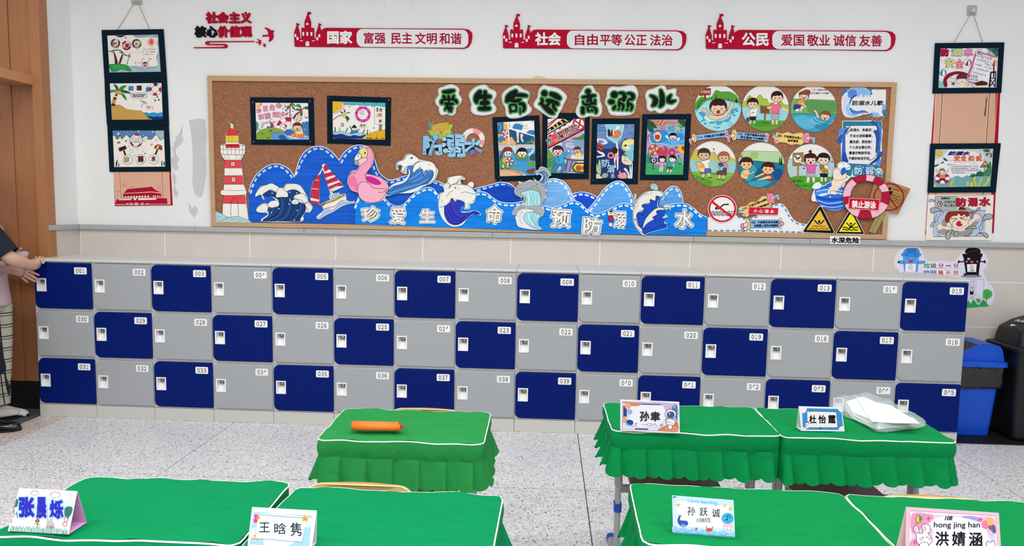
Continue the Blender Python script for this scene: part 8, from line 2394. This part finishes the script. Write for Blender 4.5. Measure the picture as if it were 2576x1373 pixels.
# ---------------------------------------------------------------- waste-sorting sticker on the tiles
FB = (2240, 610, 4.741); a = Art(FB, .0042)
ol = crom(pts('105,345 60,300 45,230 70,140 130,70 220,42 310,40 360,65 390,140 420,210 520,222 620,218 720,232 780,210 830,150 880,90 960,55 1050,60 1110,110 1160,200 1150,290 1105,335 1130,400 1160,470 1210,520 1240,620 1220,710 1170,755 1050,770 920,768 700,765 400,765 200,760 105,500'.split()), True, 5)
a.solid(ol, 'dcdaea', .0012, 'e8e8f0'); a.draw('''Q 4aa0f0 4 165,345 158,250 150,160 340,165 330,245 322,345
P ecebf0 180,255 305,252 300,345 175,345
F 3c94ec 4 165,130 190,75 315,72 335,130
Q 3c94ec 4 130,130 368,130 362,162 132,160
Q 2c74c8 3 192,82 312,80 300,118 208,118
F 4aa0f0 4 160,225 110,215 85,230 100,245 160,252
F 4aa0f0 4 332,225 390,220 415,225 400,245 330,250
O 1a1a1c 98,236 12 10
C 1c2c5c 6 178,150 197,142 215,152
C 1c2c5c 6 280,152 298,142 315,150
C 1c2c5c 4 190,190 203,182 216,192
C 1c2c5c 4 280,192 293,182 306,192
S c03c3c 215,210 272,210 262,235 240,245 222,235
S d880b0 172,220 190,212 196,225 178,228
S d880b0 300,218 318,212 322,225 306,228
L 3a6aa0 4 238,258 215,300
L 3a6aa0 4 242,258 264,300
L 3a6aa0 4 215,302 262,302
X 4a6a90 3 215,320 262,320 6 8
Q 14101a 4 885,255 870,165 1085,165 1065,255 1050,390 905,390
P ecebee 912,258 1028,255 1022,350 918,350
F 1c1018 4 900,125 925,70 1050,72 1062,130
Q 1c1018 3 860,135 1100,130 1095,168 862,165
C 6a5a64 3 915,120 1040,85
F 1c1018 4 885,230 830,235 805,245 815,210 830,225 885,220
F 1c1018 4 1065,225 1110,235 1135,245 1125,210 1105,225 1065,215
O ecebee 934,195 17 12
O 14101a 934,195 7
S d05c90 895,228 912,215 925,230 908,240
S d05c90 1022,225 1040,215 1050,228 1035,238
S d8486c 950,222 992,220 985,240 965,245
L 14101a 4 968,268 945,305
L 14101a 4 970,268 992,305
L 14101a 4 945,307 992,307
X 14101a 4 940,328 995,326 7 10
X 14101a 3 938,340 998,338 9 6
O 8a8ca0 965,402 128 16
O 3a3238 890,382 16 18
O 3a3238 1042,380 16 18
T f4f4f8 610,275 66 垃圾分一分 w=425 b=.09
T 2a7058 475,275 58 垃圾 w=155 b=.03
T a83078 605,275 58 分 w=66 b=.03
T a83078 690,275 12 一 w=66 b=.03
T a83078 780,275 58 分 w=66 b=.03
T f4f4f8 610,358 66 校园美十分 w=425 b=.09
T 2c70b8 470,358 58 校园 w=155 b=.03
T d04038 600,358 58 美 w=66 b=.03
T d04038 690,358 58 十 w=62 b=.03
T d04038 780,358 58 分 w=66 b=.03
L 6a6a7c 3 900,435 1118,438 1105,668 900,668
L 8a8a98 3 940,455 1025,455 1022,525 935,522 940,455
L 8a8a98 3 940,558 1020,560 1015,630 935,628 940,558
F e8e6f0 3 960,475 990,462 1000,475 995,500 960,510
C 3a3a44 3 960,478 980,490 998,478
X 2a2a34 4 945,540 1008,540 9 8
X 2a2a34 4 945,648 992,648 7 8
P 14101a 950,572 960,572 962,585 980,585 982,570 992,570 990,620 948,618
S 2fa050 905,768 930,690 960,730 990,680 1030,730 1060,740 1110,680 1150,730 1170,755 1050,766
S 4cb04c 1020,680 1050,670 1078,685 1070,710 1040,712
S 4cb04c 1105,640 1110,575 1150,555 1200,575 1215,625 1180,665 1130,670
L 2a7c3c 6 1150,580 1145,740
L 2a7c3c 4 1045,685 1048,735
L 2a7c3c 4 1148,640 1180,605''')
tag(a.build('sorting_sticker', m_print), 'white cutout sticker with a blue and a black cartoon bin on the wall tiles', 'sticker')
# ---------------------------------------------------------------- folded name cards on the desks
def card(label, frame, BL, BR, TL, TR, src, col, back, lean=.3, tz=None, inner=None, depth=1.):
    """tent card: front panel through the two foot corners leaning back, a rear panel and a floor panel"""
    z = TOPZ + .0045; ox, oy, s = frame; q = lambda p, z_: at(ox + p[0] / s, oy + p[1] / s, 2, z_)
    bl, br = q(BL, z), q(BR, z); u = (br - bl).normalized(); b_ = Vector((-u.y, u.x, 0)).normalized()
    if b_.y < 0: b_ = -b_
    n = u.cross(Vector((b_.x * math.sin(lean), b_.y * math.sin(lean), math.cos(lean))))
    if n.y > 0: n = -n
    n.normalize(); tp = lambda p: at_pl(ox + p[0] / s, oy + p[1] / s, bl, n); tl, tr = tp(TL), tp(TR)
    root = empty('name_card', (bl + br) / 2, label, 'name card', 'folded name cards')
    a = Art(frame, plane=(bl, n)); a.cs = .82; a.solid([BL, BR, TR, TL], col, .0008); a.clip = [BL, BR, TR, TL]; a.draw(src); a.build('front_panel', m_print, root)
    ofs = lambda p, o: p + b_ * (2 * depth * (o - p).dot(b_))
    bl2, br2 = ofs(bl, tl), ofs(br, tr); bl2.z = br2.z = z; n2 = (tr - tl).cross(bl2 - tl).normalized() * .0008
    bm = B()
    for A_ in ((tl, tr, br2, bl2),):
        f = [bm.verts.new(p - n * .0004) for p in A_]; k = [bm.verts.new(p - n * .0004 + n2) for p in A_]; bm.faces.new(f); bm.faces.new(k[::-1])
        for i in range(4): bm.faces.new((f[i], k[i], k[(i + 1) % 4], f[(i + 1) % 4]))
    put(obj('rear_panel', bm, mat('card_back', back, .7)), root)
    bm = B(); box(bm, 0, 1, 0, 1, 0, 1); 
    for v in bm.verts:
        x, y, zz = v.co; p = bl.lerp(br, x).lerp(bl2.lerp(br2, x), y); v.co = Vector((p.x, p.y, z + .0008 * zz - .001))
    put(obj('floor_panel', bm, mat('card_floor', inner or back, .7)), root)
    return root
FA = (0, 1150, 3.067)
card('hand-drawn name card with blue brushed letters, grass and rabbit', FA, (60, 568), (530, 593), (148, 238), (596, 262), '''P f0eef0 60,568 530,593 596,262 148,238
P cfe0f2 130,310 580,330 545,470 100,450
X e8e4e8 3 150,260 580,280 6 20
R b89aa8 4 268,275 30 18
R b89aa8 4 425,290 42 22
C b89aa8 3 240,285 255,262 280,262 300,285
C b89aa8 3 385,300 410,268 445,272 465,300
R dcd0a0 5 575,275 45 48 80 190
R dcd0a0 4 575,275 26 28 80 190
C dcd0a0 4 530,290 520,295
C dcd0a0 4 545,320 535,335
S 2c7a70 105,335 135,322 140,350 128,382 103,375
L 2c7a70 6 112,375 100,420
S 2c7a70 500,395 530,378 558,390 552,430 530,460 500,450
L 2c7a70 6 530,455 520,490
L 3a8a80 6 128,420 135,470
L 3a8a80 5 115,430 135,440
R c86a7c 5 100,410 8 14
R c86a7c 5 95,445 14 16
R c86a7c 5 80,490 10 12
R c86a7c 5 508,480 14 18
R c86a7c 5 500,515 16 16
T 9cc4ec 205,385 175 张 w=135 b=.1
T 9cc4ec 320,390 185 晨 w=95 b=.1
T 9cc4ec 435,400 165 烁 w=120 b=.1
T 2c2cac 205,385 160 张 w=122 b=.06
T 2c2cac 320,390 168 晨 w=80 b=.05
T 2c2cac 435,402 145 烁 w=108 b=.05
V 8ac4b8 5 80,566 520,592 60 50
V 4a9a90 4 80,568 520,594 60 40
V b4d8c8 5 80,566 520,592 40 60
L 3a8a70 4 290,505 285,545
O a02c40 288,490 16 13
O d8b040 288,490 6
L 3a8a70 5 265,510 305,518
S b8b4b8 360,505 400,495 415,530 390,550 360,545
S c8c4c8 355,465 365,460 372,495 362,500
S c8c4c8 385,465 400,460 400,492 385,495
O c8c4c8 380,500 22 18
O 6a6468 373,500 3
O 6a6468 388,498 3
X 8a8488 3 350,540 420,540 8 20''', 'f0eef0', (214, 160, 206), .45, inner=(222, 166, 212), depth=.75)
card('sky-blue name card with balloons, pencil and smiling star', FA, (1910, 680), (2405, 705), (1945, 385), (2445, 412), '''P f2f2f4 1910,680 2405,705 2445,412 1945,385
P a4d4f6 1925,672 2385,696 2408,450 1955,418
S d8ecfa 1980,450 2100,430 2300,450 2400,470 2380,540 2100,520
S e4f2fc 2050,600 2200,590 2300,620 2200,690 2050,680
S d4eafa 1930,560 2010,540 2050,600 1960,640
Q dff0fc 3 1985,442 2370,470 2330,655 1968,625
S f4b8c8 1975,440 1990,438 1995,460 1980,470
O e84c84 1975,455 14 16
O f08c4c 1992,465 13 14
O e83c78 1972,488 15 17
P f4a83c 2352,442 2362,462 2385,462 2370,478 2374,498 2352,488 2332,498 2338,476 2324,460 2344,460
C 8a5a20 3 2343,475 2352,482 2362,475
L e8a050 12 1945,625 1995,635
P f0d8b0 1995,628 2008,638 1993,642
O e87c80 1967,608 9
O f0d0b8 1966,616 7
T 26282c 2040,540 75 王 w=82 b=.005
T 26282c 2162,550 85 晗 w=92 b=.005
T 26282c 2283,555 105 隽 w=88 b=.005''', 'f2f2f4', (226, 226, 230), .32, depth=.6)
FC = (1480, 960, 3.325)
card('astronaut name card with planet and balloons', FC, (270, 408), (765, 430), (268, 148), (760, 168), '''P f2f0f4 270,408 765,430 760,168 268,148
P b8b4cc 280,402 752,422 748,180 282,160
P dcdcec 288,396 744,416 740,188 290,168
S c4b8d4 290,240 400,180 600,170 740,200 740,300 600,240 400,250
S ecebf4 330,220 480,190 620,200 640,300 560,370 380,370 330,300
S d88464 290,170 400,175 450,185 400,205 330,190
P 3c4c94 440,182 620,188 600,196 450,192
P 34448c 292,200 325,200 322,290 292,300
S e8a46c 292,300 310,290 320,330 292,345
O e8a894 330,205 26 27
O 8ab4e4 348,252 21 22
C b0a8c0 3 332,230 330,290 310,330
C b0a8c0 3 348,275 330,310
O 24489c 345,342 32 25
C 8ab4e4 7 308,325 330,355 370,370 390,368
S d87c58 580,400 640,370 700,350 745,340 744,414 600,408
S e49470 640,385 700,370 744,380 744,412 660,410
P 34448c 390,388 500,392 500,402 390,398
S 4a78c8 700,215 742,200 740,330 725,290
O f0eff4 688,270 46 40 4
S 44548c 655,270 670,252 705,250 722,275 705,302 668,300
S 8a9acc 668,262 690,256 680,280
F ecebf2 4 655,312 720,318 718,362 662,362
C 8a86a0 4 640,315 655,330 680,338
F ecebf2 3 668,362 700,365 695,395 670,392
L e8a87c 4 670,342 710,345
L 5a5a70 4 708,242 710,228
P e8c060 718,200 724,206 732,205 727,212 730,220 720,216 712,219 714,210 709,204 716,205
T 2c2c34 470,288 84 孙 w=80 b=.035
T 2c2c34 560,290 84 聿 w=80 b=.035
T 2c2c30 510,358 24 一〇八 w=130
T 6a6a74 612,362 22 班 w=26
C 4a3a30 4 395,352 410,340
C 4a3a30 4 390,348 402,368''', 'f2f0f4', (226, 226, 228), .3, depth=.5)
FD = (1976, 960, 3.325)
card('bright blue framed name card with small stars on the corner desk', FD, (132, 410), (495, 415), (110, 205), (470, 215), '''P f0f0f2 132,410 495,415 470,215 110,205
P 3494dc 145,400 484,404 466,228 138,220
S f0f0f2 138,220 175,222 170,250 145,262
S f0f0f2 440,226 468,228 470,255 450,245
S f0f0f2 145,378 175,395 150,402
S f0f0f2 445,402 484,404 482,372 455,380
Q f2f1f4 4 180,245 425,252 436,384 184,384
T 18181a 228,314 70 杜 w=62 b=.035
T 18181a 307,314 70 怡 w=64 b=.035
T 18181a 388,314 70 霆 w=64 b=.035
P 3c8a8c 205,228 210,238 220,240 212,246 214,256 205,251 196,255 199,245 191,239 201,238
P e06c8c 447,325 451,333 461,335 453,341 455,350 447,345 439,349 441,340 434,334 443,333
P 24407c 292,377 297,384 306,385 299,390 301,398 292,394 284,398 286,390 279,385 288,384
O 7a4a54 180,345 17 14
O f0d4c4 180,352 14 12
P ecebf0 168,365 194,366 192,390 168,388''', 'f0f0f2', (224, 232, 228), .28, depth=.9)
card('sea-themed name card with whale, crab and round blue sticker', FC, (708, 1262), (1228, 1302), (700, 950), (1215, 990), '''P cfe6f4 708,1262 1228,1302 1215,990 700,950
S c4e0f2 720,960 900,975 1210,1000 1210,1080 720,1040
P f0f2f6 742,995 1180,1040 1195,1230 740,1205
P cfe6f4 702,952 1214,992 1213,1000 702,960
T 6cb4e4 958,1008 40 I_love_learning. w=255 b=.04 r=5
P f0b83c 752,1010 760,1022 774,1024 764,1034 767,1046 753,1040 740,1044 744,1031 735,1022 748,1022
P f0b83c 1140,1022 1146,1032 1156,1033 1148,1040 1150,1050 1140,1045 1131,1048 1134,1039 1127,1032 1137,1032
P f0b83c 1185,1044 1193,1056 1206,1058 1196,1067 1199,1080 1186,1073 1172,1077 1176,1064 1167,1055 1181,1055
T 26282c 862,1082 72 孙 w=66 b=.008
T 26282c 965,1088 72 跃 w=66 b=.008
T 26282c 1068,1098 72 诚 w=68 b=.008
T 2a2c30 965,1156 42 108班 w=115
S 2c60b8 745,1150 760,1115 742,1110 770,1118 788,1118 772,1128 768,1155 790,1160 825,1165 835,1190 805,1212 770,1205 750,1180
S 8ab4e4 775,1195 810,1195 805,1210 780,1206
S 9cd4f0 706,1245 720,1205 760,1225 800,1215 840,1235 880,1222 920,1245 960,1230 1000,1252 1040,1240 1080,1258 1130,1245 1170,1265 1226,1255 1228,1300 708,1262
C 6cbce8 8 715,1230 745,1250 780,1235
C 6cbce8 8 790,1235 830,1258 865,1240
C 6cbce8 8 890,1245 930,1268 965,1250
C 6cbce8 8 990,1255 1030,1278 1070,1258
C 6cbce8 8 1090,1262 1130,1284 1170,1265
P 3c9cdc 708,1255 1228,1295 1228,1303 708,1263
P d84c4c 905,1215 908,1225 920,1226 910,1232 914,1243 904,1236 894,1241 897,1230 888,1224 900,1224
O d8583c 1012,1238 26 16
C d8583c 5 990,1230 985,1212 995,1208
C d8583c 5 1035,1235 1042,1218 1032,1212
S f4c4d0 1135,1190 1165,1180 1200,1195 1205,1210 1130,1205
C f0a4b8 4 1140,1205 1130,1230 1145,1245
C f0a4b8 4 1165,1205 1160,1235 1170,1250
C f0a4b8 4 1190,1210 1195,1235 1180,1250
O 3cb0e0 1165,1142 50 46
C 16202c 5 1148,1128 1165,1120 1165,1140 1150,1158 1170,1152
C 16202c 5 1175,1108 1190,1138
P 4a4440 708,958 745,962 710,970''', 'cfe6f4', (64, 128, 150), .3, inner=(236, 240, 240), depth=.6)
card('pink name card with white rabbits and balloons on the desk at the frame edge', FD, (1000, 1560), (1815, 1590), (1010, 1048), (1785, 1098), '''P f2bccc 1000,1560 1815,1590 1785,1098 1010,1048
Q f8ecf2 3 1045,1080 1755,1122 1785,1560 1025,1530
P dcc8ec 1060,1100 1742,1135 1770,1550 1045,1520
S e894bc 1060,1105 1200,1105 1240,1130 1200,1180 1160,1190 1120,1240 1055,1260
S e8b4d0 1600,1135 1740,1140 1750,1260 1700,1240 1660,1190
S a898d0 1480,1125 1600,1130 1620,1180 1540,1170
S 6a5a8c 1690,1210 1750,1200 1755,1270
S ecebf8 1200,1190 1300,1130 1500,1140 1640,1190 1700,1300 1720,1500 1300,1540 1180,1400 1240,1260
S e894bc 1045,1330 1100,1320 1120,1400 1045,1420
F d8cc4c 4 1090,1150 1110,1115 1140,1140 1130,1170 1105,1178
P 4a8a40 1118,1120 1142,1145 1118,1172
L d85c74 8 1082,1185 1105,1185
P 8aacdc 1158,1105 1164,1114 1174,1116 1166,1123 1168,1133 1158,1128 1148,1132 1150,1122 1143,1115 1153,1114
P d85c94 1195,1120 1205,1135 1218,1140 1205,1150 1200,1165 1190,1152 1175,1148 1188,1136
P d85c94 1625,1130 1640,1145 1655,1150 1640,1160 1632,1172 1622,1160 1608,1152 1620,1144
P d85c94 1080,1320 1092,1335 1105,1340 1092,1350 1086,1365 1076,1350 1062,1345 1075,1335
O e87c9c 1672,1195 32 36
O e8b46c 1715,1168 30 34
C c8a0b0 3 1680,1232 1710,1270 1735,1290
C c8a0b0 3 1718,1202 1725,1240 1740,1280
F f6f3f8 4 1070,1230 1085,1205 1110,1215 1120,1265 1150,1260 1140,1210 1165,1190 1205,1205 1210,1260 1190,1265 1225,1310 1215,1350 1160,1370 1105,1350 1095,1300 1090,1270
S f0b4c8 1150,1215 1165,1200 1180,1230 1165,1255
S f0b4c8 1083,1225 1095,1225 1105,1265 1095,1270
O 1a1a1c 1150,1303 5
O 1a1a1c 1182,1300 5
S f0b4c8 1120,1305 1145,1305 1145,1330 1122,1328
S f0b4c8 1195,1300 1220,1302 1215,1325 1196,1322
L d85c84 6 1098,1262 1120,1265
F f6f3f8 4 1130,1350 1190,1350 1200,1420 1120,1420
F f6f3f8 4 1680,1370 1690,1330 1710,1345 1740,1330 1755,1370 1740,1420 1690,1420
T 141414 1365,1140 36 108 w=65 b=.025 sk=.25
T 1a1a1e 1435,1202 60 hong_jing_han w=385 b=.008
T 141416 1310,1312 120 洪 w=112 b=.02
T 141416 1450,1312 120 婧 w=112 b=.02
T 141416 1590,1318 120 涵 w=112 b=.02''', 'f2bccc', (242, 214, 206), .3, inner=(140, 80, 90), depth=.65)
